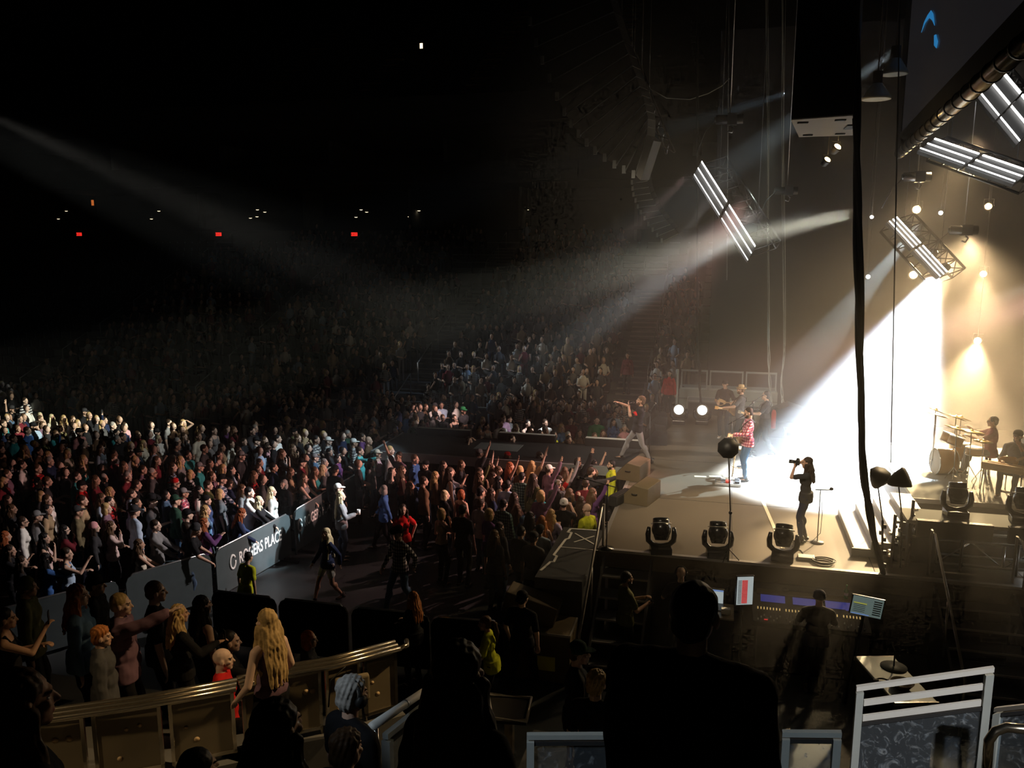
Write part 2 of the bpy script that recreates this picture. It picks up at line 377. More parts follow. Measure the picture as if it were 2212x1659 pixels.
# pendant lamps of the lounge
def pendant(p, lab, k=1.0, white=False):
    t = thing('pendant_lamp', lab, 'pendant lamp', p, 0, 'pendant lamps of the far lounge')
    MB().lathe((0, 0, 0), [(.16*k, -.08*k), (.13*k, 0), (.03*k, .17*k), (.02*k, .2*k)], 12).build('shade', 'black', t)
    MB().ell((0, 0, -.06*k), (.15*k, .15*k, .07*k)).build('bulb', 'pendant_glow', t)
    MB().tube([(0, 0, .2*k), (0, 0, 10.8-p.z)], .01, 5).build('cord', 'black', t)
PD = [[(143,454),(126,471)],[(343,454),(327,471)],[(556,451),(572,456),(541,469),(555,466)],[(780,451),(792,456),(769,467)],[(893,449),(905,453),(884,466)],[(1133,446),(1141,452),(1128,464)]]
CN = ['outermost cluster', 'second cluster', 'four-lamp third cluster', 'fourth cluster', 'fifth cluster', 'faint last cluster before the speakers']
ON = ['upper', 'lower', 'lowest', 'dimmer']
for ci, cl in enumerate(PD):
    for li, (px, py) in enumerate(cl):
        pendant(ony(px, py, YT+3), '%s small warm pendant lamp in the %s over the lounge' % ((ON if len(cl) != 3 else ['topmost', 'middle', 'lowest'])[li] if len(cl) != 4 else ['topmost', 'outer', 'lowest', 'innermost'][li], CN[ci]), .75 if ci < 5 else .4)
def spark(name, px, py, Y, s, m, lab, cat, sx=1):
    p = ony(px, py, Y); t = thing(name, lab, cat, p)
    MB().box((0, .04, 0), (s*1.5*sx, .06, s*1.5)).build('housing', 'black', t, bevel=.01)
    MB().box((0, 0, 0), (s*sx, .03, s)).build('glowing_face', m, t)
    return t
spark('lit_display', 247, 320, YT+4, .55, 'pendant_glow', 'pale upright lit display high in the dark upper stand', 'display', .35)
spark('phone_light', 824, 603, 47.0, .16, 'lamp_white', 'single white phone light in the dark far stand', 'phone')
spark('wall_screen', 449, 465, YT+4, .22, 'screen_blue', 'tiny blue screen between two pendant clusters', 'screen')
spark('heater_lamp', 200, 438, YT+4, .4, 'orange_glow', 'orange glowing lamp above the first exit sign', 'lamp', .5)
spark('wall_lamp', 910, 99, 50, .3, 'pendant_glow', 'small dim lamp high above the upper stand', 'lamp', .6).location.z += 0
spark('aisle_lamp', 1102, 277, YT+4, .16, 'pendant_glow', 'small dim lamp on the upper balcony front', 'lamp')
# ---------------------------------------------------------------- the near stand the camera stands in
ROWS = [(9.3, 8.5, 1.16), (8.5, 7.6, 1.58), (7.6, 6.7, 2.0), (6.7, 5.8, 2.42), (5.8, 4.9, 2.84), (4.9, 4.0, 3.26), (4.0, 3.1, 3.68), (3.1, 2.2, 4.1), (2.2, 1.3, 4.52), (1.3, .4, 4.94), (.4, -.5, 5.36), (-.5, -8, 5.78)]
def ground_at(y):
    for a_, b_, z_ in ROWS:
        if y > b_: return z_
m = MB()
for a_, b_, z_ in ROWS: m.bx((-24, b_, 0), (-5.0 if b_ > 6 else (-3.6 if b_ > 4.8 else (9 if b_ < 4.5 else -2.3)), a_+.02, z_))
struct(m.build('terrace_near', 'concrete'))
sbox('landing', (-2.1, 7.6, 0), (.4, 9.2, 1.5), 'concrete'); sbox('gate_landing', (.9, 6.6, 0), (4.5, 7.7, 2.5), 'concrete')
# ================================================================ STAGE
SX0, SY0, SY1, SZ = -2.2, 15.28, 28.6, 1.6
t = thing('stage', 'large concert stage with a worn tan deck and pale taped edge', 'stage', (0, 0, 0))
MB().bx((SX0, SY0, SZ-.12), (14, SY1, SZ)).build('deck', 'deck', t)
MB().bx((SX0, SY0-.03, SZ-.35), (14, SY0, SZ-.05)).bx((SX0-.03, SY0, SZ-.3), (SX0, SY1, SZ-.05)).build('fascia', 'wood_box', t)
MB().bx((SX0, SY0-.035, SZ-.045), (14, SY0+.06, SZ+.006)).bx((SX0-.035, SY0, SZ-.045), (SX0+.05, 21.2, SZ+.006)).build('edge_trim', 'edge_metal', t)
MB().bx((SX0+.15, SY0+.3, 0), (14, SY0+.36, SZ-.12)).bx((SX0+.15, SY0+.3, 0), (SX0+.2, SY1, SZ-.12)).build('skirt', 'black_cloth', t)
m = MB()
def tape(m, a, b, wd, z): 
    a = onz(*a, z); b = onz(*b, z); d = (b-a).normalized(); n = Vector((-d.y, d.x, 0))*wd/2
    m.add([a+n, a-n, b-n, b+n] , [(0,1,2,3)]); m.add([Vector(v)+Vector((0,0,.004)) for v in (a+n, a-n, b-n, b+n)], [(0,1,2,3)])
tape(m, (1641, 1067), (1692, 1185), .07, SZ+.004); tape(m, (1650, 1084), (1712, 1084), .05, SZ+.004)
for x0 in (1500, 1532, 1590): tape(m, (x0, 1029), (x0+26, 1030), .12, SZ+.004)
m.build('tape_marks', 'tape', t)
m = MB()
for y in (18.8, 22.3, 25.8): m.bx((SX0, y, SZ), (14, y+.012, SZ+.003))
for x in (0.3, 2.8, 5.3, 7.8): m.bx((x, SY0, SZ), (x+.012, SY1, SZ+.003))
m.build('deck_seams', 'matte_dark', t)
# runway out into the floor crowd
RX0 = -9.6
t = thing('runway', 'low black catwalk running from the stage out into the crowd', 'catwalk')
MB().bx((RX0, 21.25, SZ-.2), (SX0, 23.6, SZ-.02)).build('deck', 'dark_deck', t)
MB().bx((RX0, 21.2, SZ-.25), (SX0-.03, 21.26, SZ)).bx((RX0-.05, 21.2, SZ-.25), (RX0, 23.6, SZ)).build('edge_trim', 'grey_case', t)
m = MB(); n = 150
for i in range(n):                                                 # pleated skirt
    x = RX0 + (SX0-RX0)*i/n; m.box((x, 21.36 + .025*math.sin(i*2.1), .68), (.055, .05, 1.34), rotz(.5*math.sin(i*1.3)))
m.build('skirt', 'black_cloth', t)
for a, b in ((-8.9, -7.4), (-6.2, -4.7), (-3.9, -2.35)):
    pass
MB().bx((-6.9, 22.2, SZ-.02), (-5.6, 23.0, SZ-.012)).build('deck_panel', 'grey_case', t)
LB = ['long black light box on the runway edge furthest from the stage', 'long black light box on the middle of the runway edge', 'long black light box on the runway edge beside the singer']
for i, ((ax, ay), (bxx, by)) in enumerate((((870, 945), (985, 957)), ((1058, 953), (1180, 967)), ((1253, 963), (1382, 974)))):
    a = onz(ax, ay, SZ+.16); b = onz(bxx, by, SZ+.16); yy = 23.42
    t = thing('light_box', LB[i], 'light box', (a.x, yy, SZ), 0, 'light boxes along the runway')
    L_ = b.x - a.x
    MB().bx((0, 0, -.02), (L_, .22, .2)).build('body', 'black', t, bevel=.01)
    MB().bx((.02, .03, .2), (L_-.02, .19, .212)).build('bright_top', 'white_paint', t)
# ---------------------------------------------------------------- wing platform with taped cross, box and steps
t = thing('wing_platform', 'small dark platform with a taped cross and jagged white edge tape beside the stage', 'platform')
MB().bx((-3.1, 13.6, SZ-.2), (-2.25, 16.3, SZ)).build('deck', 'dark_deck', t)
m = MB()
o = [(1168, 1232), (1190, 1213), (1196, 1214), (1203, 1201), (1196, 1199), (1222, 1165), (1229, 1163), (1235, 1150), (1226, 1150), (1233, 1142), (1294, 1146)]
for a, b in zip(o, o[1:]): tape(m, a, b, .045, SZ+.004)
tape(m, (1242, 1152), (1284, 1176), .03, SZ+.004); tape(m, (1240, 1171), (1284, 1158), .03, SZ+.004); tape(m, (1206, 1181), (1292, 1189), .02, SZ+.004)
m.build('tape_marks', 'white_paint', t)
MB().bx((-3.0, 13.9, 0), (-2.3, 16.2, SZ-.2)).build('base', 'black', t)
t = thing('subwoofer', 'black brown box speaker standing on end below the wing platform', 'speaker', (-2.95, 13.2, 0))
MB().box((0, .1, .45), (1.25, .75, .9)).build('cabinet', 'wood_box', t, bevel=.02)
MB().box((-.15, .2, 1.15), (.95, .5, .42), Matrix.Rotation(.25, 3, 'Y')).build('wedge_top', 'wood_box', t, bevel=.02)
MB().bx((-.62, -.28, .86), (.62, -.26, .9)).bx((.6, -.27, .86), (.63, .45, .9)).build('edge_strip', 'edge_metal', t)
MB().box((.2, -.285, .35), (.34, .01, .26)).build('warning_sticker', 'yellow', t)
def steps(name, lab, x0, x1, ytop, ybot, n, ztop, rails, mt='dark_deck', nose='stair_nose'):
    t = thing(name, lab, 'stairs', (0, 0, 0)); D = (ytop-ybot)/n
    for i in range(n):
        z = ztop*(n-i-.0)/n - ztop/n*.0; y = ytop - D*(i+.5)
        s = MB().bx((x0, y-D/2-.03, z-ztop/n-.02+.0), (x1, y+D/2, z-ztop/n)).build('tread', mt, t)
        MB().bx((x0, y-D/2-.045, z-ztop/n-.03), (x1, y-D/2-.03, z-ztop/n+.005)).build('nosing', nose, s)
    for x in (x0, x1): m = MB(); m.add([(x, ytop, 0), (x, ytop, ztop), (x, ytop-.05, ztop), (x, ybot-.05, .12), (x, ybot-.05, 0), (x+.04, ytop, 0), (x+.04, ytop, ztop), (x+.04, ytop-.05, ztop), (x+.04, ybot-.05, .12), (x+.04, ybot-.05, 0)], [(0,1,2,3,4),(9,8,7,6,5),(1,6,7,2),(2,7,8,3),(3,8,9,4)]); m.build('stringer', mt, t)
    for x in rails:
        MB().tube([(x, ybot-.1, .1), (x, ybot-.1, 1.0), (x, ytop, ztop+.95), (x, ytop+.25, ztop+.95), (x, ytop+.25, ztop)], .024, 8).tube([(x, (ytop+ybot)/2, ztop/2), (x, (ytop+ybot)/2, ztop/2+.95)], .02, 8).build('handrail', 'edge_metal', t)
    return t
steps('stage_stairs', 'lit stage access stairs with steel rail beside the speaker boxes', -2.1, -1.2, 15.2, 12.9, 6, 1.5, (-2.15,))
steps('stage_stairs', 'dark stage access stairs with reddish treads beside the sound desk', 3.75, 5.0, 15.2, 12.9, 7, 1.5, (3.7, 5.05), 'black')
# ================================================================ THE RIG OVERHEAD
TOP = 29.9
def rel(o, pts): return [Vector(p) - Vector(o) for p in pts]
def sl(m, a, b, c, n=16):                                          # helper: tube between two points
    m.tube([a, b], c, n); return m
def hexa(m, p):                                                    # p: 8 corners, bottom ring then top ring
    m.add(p, [(0,3,2,1),(4,5,6,7),(0,1,5,4),(1,2,6,5),(2,3,7,6),(3,0,4,7)]); return m
mat('tray_grey', (.05,.05,.05), .6)
def pod(lab, A0, A1, C0, back, n=3, hang=2, led='led_strip', gaps=True):
    """a flown lamp pod: bright strips in slatted trays on one side, a tube frame with lamps behind"""
    o = Vector(A0); t = thing('light_pod', lab, 'light', o, 0, 'flown light pods with white strips')
    u = A1 - A0; v = C0 - A0; L_ = u.length; ud = u/L_; vd = v.normalized(); wd = ud.cross(vd).normalized()
    if wd.dot(ray(1106, 800)) < 0: wd = -wd                        # wd points away from the house
    R = Matrix((ud, vd, wd)).transposed()
    for s0, s1 in (((0, .485), (.515, 1)) if gaps else ((0, 1),)):
        c = u*(s0+s1)/2 + v*.5
        tr = MB().box(c + wd*.09, (L_*(s1-s0), v.length*1.25, .1), R).build('tray', 'tray_grey', t)
        for k in range(n):
            MB().box(u*(s0+s1)/2 + v*k/(n-1) - wd*.005*k, (L_*(s1-s0)*.98, v.length*(.07, .05, .028, .02)[k], .03), R).build('led_strip', led, tr)
    m = MB()
    for a_ in (0, 1):
        for b_ in (0, 1): m.tube([back*a_ + wd*(.2+.5*b_), u + back*a_ + wd*(.2+.5*b_)], .035, 8)
    for k in range(7):
        p = u*k/6
        m.tube([p + wd*.2, p + back + wd*.2, p + back + wd*.7, p + wd*.7], .018, 6, True)
        if k < 6: m.tube([p + wd*.2, p + u/6 + back + wd*.2], .014, 5); m.tube([p + back + wd*.2, p + u/6 + back + wd*.7], .014, 5)
    m.build('truss_frame', 'black_gloss', t)
    for k in range(4):
        p = u*(k+.5)/4 + back*.55 + wd*.35
        b = MB().lathe(p, [(.04, -.16), (.11, -.1), (.13, .1), (.12, .16)], 12, R).build('lamp_head', 'black_gloss', t)
        MB().lathe(p, [(.105, .162), (.09, .185)], 12, R).build('lens', 'chrome', b)
    for k in range(hang):
        p = u*(.15+.7*k/max(1, hang-1)) + back*.5 + wd*.45
        MB().tube([p, (p.x, p.y, TOP-o.z)], .012, 5).build('hanging_chain', 'case_black', t)
    return t
D1 = atd(1515, 348, 24.0); pod('grey flown light pod with three tilted white strips above the back of the stage floor', D1, atd(1632, 533, 23.2), atd(1499, 376, 23.9), atd(1572, 330, 24.1)-D1)
D2 = atd(1936, 468, 21.2); pod('smaller light pod of thin white strips from whose lower end the brightest beam falls', D2, atd(2047, 588, 20.8), atd(1920, 477, 21.1), atd(1985, 452, 21.3)-D2)
D3 = atd(2018, 299, 20); pod('light pod with long shallow-sloped strips under the big screen tube', D3, atd(2225, 370, 19.0), atd(1987, 320, 19.9), atd(2050, 282, 20.1)-D3)
D4 = atd(2163, 152, 17); pod('steep light pod cut off by the picture edge behind the screen tube', D4, atd(2250, 255, 16.5), atd(2117, 200, 16.9), atd(2195, 135, 17.1)-D4, hang=1)
# line arrays
def array(lab, LP, RP, dL, dR, n, dep, mt='black', pale='grey_case', group=None, hang=True):
    def at(P, s):
        s *= len(P)-1; i = min(int(s), len(P)-2); f = s-i
        return (P[i][0]*(1-f)+P[i+1][0]*f, P[i][1]*(1-f)+P[i+1][1]*f)
    o = atd(*LP[-1], dL); t = thing('line_array', lab, 'speaker', o, 0, group)
    dv = Vector(dep)
    for k in range(n):
        a, b = k/n, (k+.94)/n
        q = [atd(*at(LP, a), dL)-o, atd(*at(RP, a), dR)-o, atd(*at(RP, b), dR)-o, atd(*at(LP, b), dL)-o]
        cb = hexa(MB(), q + [p+dv for p in q]).build('cabinet', mt, t)
        c = q[3]; e = (q[0]-q[3]); MB().box(c+e*.2-dv*.04, (.07, .05, .16)).build('rigging_plate', pale, cb)
        MB().tube([q[3]-dv*.03, q[2]-dv*.03], .012, 5).build('rim', pale, cb)
    q = [atd(*LP[-1], dL)-o, atd(*RP[-1], dR)-o]
    if n > 6: hexa(MB(), [q[0]-dv*.02, q[1]-dv*.02, q[1]-dv*.02+Vector((.14, 0, -.12)), q[0]-dv*.02+Vector((.1, 0, -.1)), q[0]+dv, q[1]+dv, q[1]+dv+Vector((.14, 0, -.12)), q[0]+dv+Vector((.1, 0, -.1))]).build('end_plate', 'concrete', t)
    p = atd(*[(LP[0][i]+RP[0][i])/2 for i in (0, 1)], (dL+dR)/2)-o
    if p.z < TOP-o.z: MB().tube([p, (p.x, p.y, TOP-o.z)], .03, 6).build('hanging_chain', 'black', t)
array('large black curved line array hanging over the front of the stage', [(1128,-60),(1150,70),(1180,150),(1215,235),(1247,286),(1285,325),(1330,357),(1374,379)], [(1295,-90),(1318,0),(1340,70),(1362,130),(1380,180),(1392,220),(1400,255),(1398,292)], 17, 17.3, 15, (.1, .7, .05))
array('dim curved line array with pale slots lower and farther than the large one', [(1364,384),(1368,420),(1382,455),(1405,490),(1432,522)], [(1396,378),(1404,415),(1420,450),(1442,478),(1466,505)], 30, 30.2, 11, (.1, .5, .1), 'matte_dark', 'pale_frame')
array('faint line array far away in the black air near the top of the picture', [(1494,35),(1493,75),(1496,110),(1503,140)], [(1508,35),(1507,75),(1511,110),(1520,138)], 38, 38.2, 8, (.1, .6, .1), 'matte_dark', 'grey_case')
# lamps on the truss beside the large array
o = atd(1300, 0, 19.5); t = thing('lamp_truss', 'dark lattice truss with cables running down beside the large line array', 'truss', o)
m = MB(); a = atd(1268, -60, 20)-o; b = atd(1418, 330, 19)-o
for dx in (Vector((0,0,0)), Vector((.4,0,0)), Vector((.2,.35,0))): m.tube([a+dx, b+dx], .03, 6)
for k in range(16): p = a.lerp(b, k/16); q = a.lerp(b, (k+1)/16); m.tube([p, q+Vector((.4,0,0))], .014, 5); m.tube([p+Vector((.4,0,0)), q+Vector((.2,.35,0))], .014, 5)
m.build('lattice', 'black_gloss', t)
MB().tube([a, (a.x, a.y, TOP-o.z)], .02, 6).build('hanging_chain', 'black', t)
def lamp(px, py, d, r, m, lab, tilt=(.5, 0, .4), group='small lamps lit in the rig', power=0, col=WARM, yoke=True, name='stage_lamp'):
    p = atd(px, py, d); t = thing(name, lab, 'stage lamp', p, 0, group); e = Vector(tilt); R = (-ray(px, py)+e).to_track_quat('Z', 'Y').to_matrix()
    MB().lathe((0,0,0), [(r*.5, -r*2.6), (r*.9, -r*2.2), (r*1.15, -r*.5), (r*1.2, 0), (r*1.02, .0), (r*.98, -.02)], 14, R).build('housing', 'black', t)
    MB().lathe((0,0,0), [(r*.97, -.03), (r*.9, .0), (r*.4, r*.12)], 14, R).build('lens', m, t)
    if yoke: MB().tube([R @ Vector((-r*1.3, 0, -r)), R @ Vector((-r*1.3, 0, -r)) + Vector((0, 0, r*2)), R @ Vector((r*1.3, 0, -r)) + Vector((0, 0, r*2)), R @ Vector((r*1.3, 0, -r))], r*.12, 5).build('yoke', 'black', t)
    MB().tube([(0, 0, r*1.4), (0, 0, TOP-p.z)], .008, 5).build('hanging_rod', 'black', t)
    power *= .4
    if power:
        l = point('glow', p - (p-EYE).normalized()*(r*1.6), power, col, r*.8); l.parent = t; l.location = -(p-EYE).normalized()*(r*1.8)
    return t
for px, py, r, m_, lab in ((1277,76,.075,'lamp_small','topmost small warm lamp beside the big line array'),(1328,160,.075,'lamp_warm','brightest small warm lamp beside the big line array'),(1339,210,.05,'screen_white','small white lit lamp between warm ones beside the line array'),
        (1362,237,.055,'lamp_small','upper of the paired warm lamps near the line array tip'),(1367,249,.06,'lamp_warm','lower of the paired warm lamps near the line array tip'),(1398,342,.05,'lamp_warm','lone warm lamp just off the tip of the line array'),
        (1810,316,.085,'lamp_warm','upper warm lamp under the pale-bottomed hanging box'),(1788,344,.075,'lamp_warm','lower warm lamp under the pale-bottomed hanging box')):
    lamp(px, py, 18.5, r, m_, lab, (.9, 0, 1.2))
# towers of lamps behind the stage, seen through haze
BL = [(1980,453,.13,150,'lamp_warm','glaring warm lamp just above the smaller light pod'),(1973,594,.13,150,'lamp_warm','glaring warm lamp below the smaller light pod'),(2135,446,.11,90,'lamp_warm','warm lamp with a flare highest at the edge of the picture'),
      (2124,592,.11,110,'lamp_warm','warm lamp with a glow spilling down, middle of the outer lamp column'),(2112,736,.11,260,'lamp_warm','lowest lamp of the outer column in the big warm glow'),
      (1883,469,.06,12,'lamp_white','small white lamp at the upper end of the smaller light pod'),(2032,460,.07,14,'lamp_white','small white lamp behind the smaller light pod'),(1875,598,.07,22,'lamp_white','small white lamp beside the hanging cables'),(1859,731,.09,40,'lamp_white','pale yellow lamp against the hanging cables above the beam')]
for px, py, r, pw, m_, lab in BL:
    lamp(px, py, 27.5, r, m_, lab, (-.1, 0, -.2), 'lamps glaring behind the stage', pw, WARM if m_ == 'lamp_warm' else (1, 1, .95))
# chain hoists
def hoist(px, py, d, lab, m_='case_black', k=1.0):
    p = atd(px, py, d); t = thing('chain_hoist', lab, 'hoist', p, 0, 'chain hoists of the rig')
    MB().cyl((-.32*k, 0, 0), (.3*k, 0, 0), .11*k).cyl((-.36*k, 0, 0), (-.32*k, 0, 0), .07*k).box((.05*k, 0, 0), (.22*k, .3*k, .26*k)).build('motor', m_, t)
    MB().tube([(0, 0, .1), (0, 0, TOP-p.z)], .012, 6).build('hanging_chain', 'aluminium', t)
    MB().tube([(.02, 0, -.12*k), (.1*k, 0, -.2*k), (.05*k, 0, -.3*k), (-.04*k, 0, -.27*k)], .022*k, 8).build('hook', 'chrome', t)
    MB().tube([(-.3*k, 0, 0), (-.55*k, 0, -.25*k), (-.75*k, .1, -.75*k)], .012, 6).build('power_cable', 'cable', t)
hoist(1577, 258, 23.5, 'black chain hoist above the larger light pod', k=1.2); hoist(1700, 412, 24, 'dim chain hoist on the stage side of the larger light pod')
hoist(1982, 382, 20.5, 'bright green-lit chain hoist above the glaring warm lamp', 'aluminium'); hoist(2083, 497, 20.5, 'black chain hoist with looping cable at the end of the smaller light pod')
# screen, its tube and frame
P0 = Vector((4.24, 24.4, 9.75)); P1 = Vector((3.2, 11.0, 9.9)); t = thing('video_screen', 'big dim video screen with a blue shape above a banded metal tube', 'screen', P0)
d = P1-P0; d.z = 0; dn = d.normalized(); nn = Vector((-dn.y, dn.x, 0)); nn = nn if nn.x < 0 else -nn
hexa(MB(), [Vector((0,0,.5)), d+Vector((0,0,.5)), d+Vector((.12,0,.5)), Vector((.12,0,.5)), Vector((0,0,9)), d+Vector((0,0,9)), d+Vector((.12,0,9)), Vector((.12,0,9))]).build('panel', 'screen_panel', t)
hexa(MB(), [Vector((-.05,-.25,.1)), Vector((-.05,.35,.1)), Vector((.2,.35,.1)), Vector((.2,-.25,.1)), Vector((-.05,-.25,9)), Vector((-.05,.35,9)), Vector((.2,.35,9)), Vector((.2,-.25,9))]).build('side_frame', 'black', t)
hexa(MB(), [Vector((-.04,0,.12)), d+Vector((-.04,0,.12)), d+Vector((.2,0,.12)), Vector((.2,0,.12)), Vector((-.04,0,.5)), d+Vector((-.04,0,.5)), d+Vector((.2,0,.5)), Vector((.2,0,.5))]).build('lower_frame', 'black', t)
MB().tube([Vector((0,0,0)), d], .13, 16).build('tube', 'rail_steel', t)
for k in range(17):
    p = d*(k+.4)/17; MB().tube([p-dn*.03, p+dn*.03], .145, 16).build('band', 'black', t)
def onscreen(px, py):
    q = ray(px, py); s = (P0-EYE).dot(nn)/q.dot(nn); return EYE + q*s - P0 + nn*.02
def shape(poly):
    q = [onscreen(*p) for p in poly]; m = MB(); k = len(q)
    m.add(q + [p + nn*.01 for p in q], [tuple(range(k)), tuple(range(k, 2*k))[::-1]] + [(i, (i+1) % k, k+(i+1) % k, k+i) for i in range(k)])
    return m
shape([(1993,70),(1999,48),(2007,32),(2014,22),(2019,30),(2022,55),(2017,44),(2010,38),(2001,50)]).build('blue_arc', 'blue_shape', t)
shape([(2021,76),(2025,74),(2029,90),(2026,104),(2021,98)]).build('blue_stroke', 'blue_shape', t)
for k in (0.05, .5, .95): MB().tube([d*k+Vector((.1,0,9)), d*k+Vector((.1,0,TOP-P0.z))], .03, 6).build('hanging_chain', 'black', t)
# tall box with a pale underside
zb = 9.46; q = [onz(*p, zb) for p in ((1709,257),(1842,247),(1845,290),(1726,294))]; o = q[0].copy()
t = thing('hanging_box', 'tall black hanging box with a pale slotted underside', 'speaker', o); q = [p-o for p in q]
hexa(MB(), q + [p+Vector((0,0,5)) for p in q]).build('body', 'black', t)
e = Vector((0,0,-.02)); hexa(MB(), [p+e for p in q] + [p-e*.05 for p in q]).build('underside', 'white_paint', t)
m = MB()
for a_, b_ in ((.1,.13),(.72,.13),(.1,.85),(.68,.85)):
    c = q[0].lerp(q[1], a_+.08).lerp(q[3].lerp(q[2], a_+.08), b_); m.box(c+e*1.6, (.17, .09, .02))
c = q[1].lerp(q[2], .5); m.box(c+e*1.6+Vector((-.06,0,0)), (.13, .5, .02)); m.build('slots', 'black', t)
MB().tube([q[0].lerp(q[2], .5)+Vector((0,0,5)), q[0].lerp(q[2], .5)+Vector((0,0,TOP-zb))], .04, 6).build('hanging_chain', 'black', t)
for i, (px, py, r, lab) in enumerate(((1893, 212, .3, 'round pale-rimmed lamp dish hanging between the cables and the screen'), (1932, 158, .28, 'white crescent lamp dish lit by the blue beam beside the screen'))):
    p = atd(px, py, 17.8); t = thing('lamp_dish', lab, 'stage lamp', p, 0, 'lamp dishes beside the screen')
    MB().lathe((0,0,0), [(.05,.35),(.12,.28),(r*.8,.1),(r,.02),(r,-.03),(r*.9,-.03)], 18).build('dish', 'pale_frame', t); MB().cyl((0,0,.3), (0,0,.55), .1).build('body', 'black', t)
    MB().tube([(0,0,.5), (0,0,TOP-p.z)], .015, 5).build('hanging_chain', 'black', t)
# hanging cables
def cables(name, lab, path, r, n, spread, m_='cable', seed=1, cat='cable'):
    random.seed(seed); P = [atd(*p) for p in path]; o = P[-1].copy(); t = thing(name, lab, cat, o)
    for k in range(n):
        pts = []; ph = random.uniform(0, 6.3); N_ = 60
        for i in range(N_+1):
            s = i/N_*(len(P)-1); j = min(int(s), len(P)-2); f = s-j
            f2 = f*f*(3-2*f) if len(P) > 4 else f; p = P[j].lerp(P[j+1], f)
            a = ph + i*.22 + .6*math.sin(i*.17+k); w_ = spread*(.55+.45*math.sin(i*.31+k*2.1))
            pts.append(p - o + Vector((math.cos(a)*w_, math.sin(a)*w_, 0)))
        MB().tube(pts, r*random.uniform(.75, 1.2), 7).build('cable_strand', m_, t)
    return t
cables('cable_bundle', 'thick bundle of black cables hanging in front of the stage down to its edge', [(1850,-420,12.5),(1848,0,13),(1851,300,13.4),(1855,620,13.8),(1858,900,14.2),(1868,1050,14.5),(1885,1150,14.7),(1908,1238,14.85)], .034, 6, .055)
for i, (pth, lab) in enumerate((([(1655,-500,29),(1658,740,29),(1664,860,29),(1668,905,28.5)], 'pair of pale hanging cables nearer the musicians behind the plaid shirt'), ([(1690,-500,29),(1693,740,29),(1688,850,28.8),(1692,905,28.5)], 'pale hanging cables closest to the bright beam'), ([(1500,-500,29),(1508,740,29),(1511,830,28.8),(1519,895,28)], 'dark thin cables hanging beside the lit barricade'))):
    cables('hanging_cables', lab, pth, .016, 3, .06, 'pale_frame' if i < 2 else 'cable', i+3)
for i, (a_, b_, lab) in enumerate((((1950,-300,16),(1924,1000,17.5),'long thin wire crossing in front of the bright beam'),((1577,-300,23.6),(1570,605,24.5),'thin steel wire below the larger light pod'),((1702,-300,26),(1690,405,26),'thin grey wire above the dim hoist'))):
    A = atd(*a_); B = atd(*b_); o = MB().tube([A-B, (0,0,0)], .014 if i == 0 else .01, 5).build('steel_wire', 'cable' if i == 0 else 'pale_frame', None, loc=B); tag(o, lab, 'wire')
A = atd(1440, 210, 30); pts = [atd(x, y, 30)-A for x, y in ((1400,190),(1440,212),(1490,215),(1530,202),(1560,185),(1575,170))]
tag(MB().tube(pts, .015, 5).build('slack_cable', 'pale_frame', None, loc=A), 'slack pale cable drooping in the dark above the hoist', 'cable')
# ================================================================ PEOPLE
def V(*a): return Vector(a)
SKINS = []
for i, c in enumerate(((.62,.40,.30),(.70,.47,.36),(.52,.31,.22),(.78,.55,.44))): mat('skin_%d' % i, c, .5, var=.06, scale=20, spec=.35); SKINS.append('skin_%d' % i)
mat('lips', (.45,.16,.14), .45, var=.05); mat('eye', (.03,.02,.018), .3, var=.05); mat('brow', (.07,.045,.03), .9, var=.1)
HAIRC = {'black': (.012,.010,.010), 'dark brown': (.035,.020,.012), 'brown': (.10,.055,.028), 'blond': (.55,.38,.17), 'pale blond': (.75,.62,.38), 'red': (.32,.09,.03), 'grey': (.35,.33,.31), 'ginger': (.42,.15,.04)}
for k, c in HAIRC.items(): mat('hair_'+k, c, .55, var=.45, scale=40, bump=.3, spec=.3)
CLOTH = {'black': (.012,.012,.014), 'charcoal': (.04,.04,.045), 'dark grey': (.08,.08,.085), 'grey': (.22,.22,.23), 'white': (.80,.79,.76), 'cream': (.62,.57,.47), 'navy': (.018,.028,.07),
  'blue': (.05,.13,.36), 'pale blue': (.38,.50,.66), 'denim blue': (.10,.18,.30), 'teal': (.04,.28,.30), 'turquoise': (.10,.50,.52), 'red': (.60,.02,.02), 'maroon': (.16,.02,.03), 'pink': (.72,.35,.38),
  'pale pink': (.66,.50,.48), 'green': (.03,.22,.08), 'dark green': (.02,.06,.04), 'olive': (.10,.10,.04), 'brown': (.12,.07,.04), 'tan': (.42,.30,.18), 'purple': (.12,.05,.16), 'lavender': (.45,.42,.62),
  'orange': (.55,.18,.03), 'yellow': (.62,.66,.03), 'mauve': (.20,.12,.17)}
for k, c in CLOTH.items(): mat('cloth_'+k, c, .85, var=.15, scale=9, bump=.15, spec=.15)
plaid('plaid_red', (.03,.01,.012), (.30,.015,.02), (.55,.03,.03)); plaid('plaid_blue', (.02,.03,.06), (.18,.26,.40), (.75,.80,.85)); plaid('plaid_grey', (.03,.03,.035), (.22,.22,.23), (.75,.75,.72))
plaid('plaid_green', (.02,.03,.03), (.05,.12,.10), (.2,.3,.25)); plaid('plaid_pink', (.18,.05,.12), (.62,.12,.16), (.85,.80,.85)); bands('stripes', (.02,.02,.03), (.8,.8,.8), 70, .3); mat('camo', (.16,.13,.07), .9, var=.75, scale=9)
mat('denim', (.055,.085,.14), .85, var=.25, scale=12, bump=.2, spec=.15); mat('shoe', (.02,.018,.016), .5); mat('shoe_white', (.7,.7,.7), .5); mat('straw', (.50,.36,.20), .8, var=.2, scale=30)
mat('floral', (.30,.12,.12), .9, var=.9, scale=22)
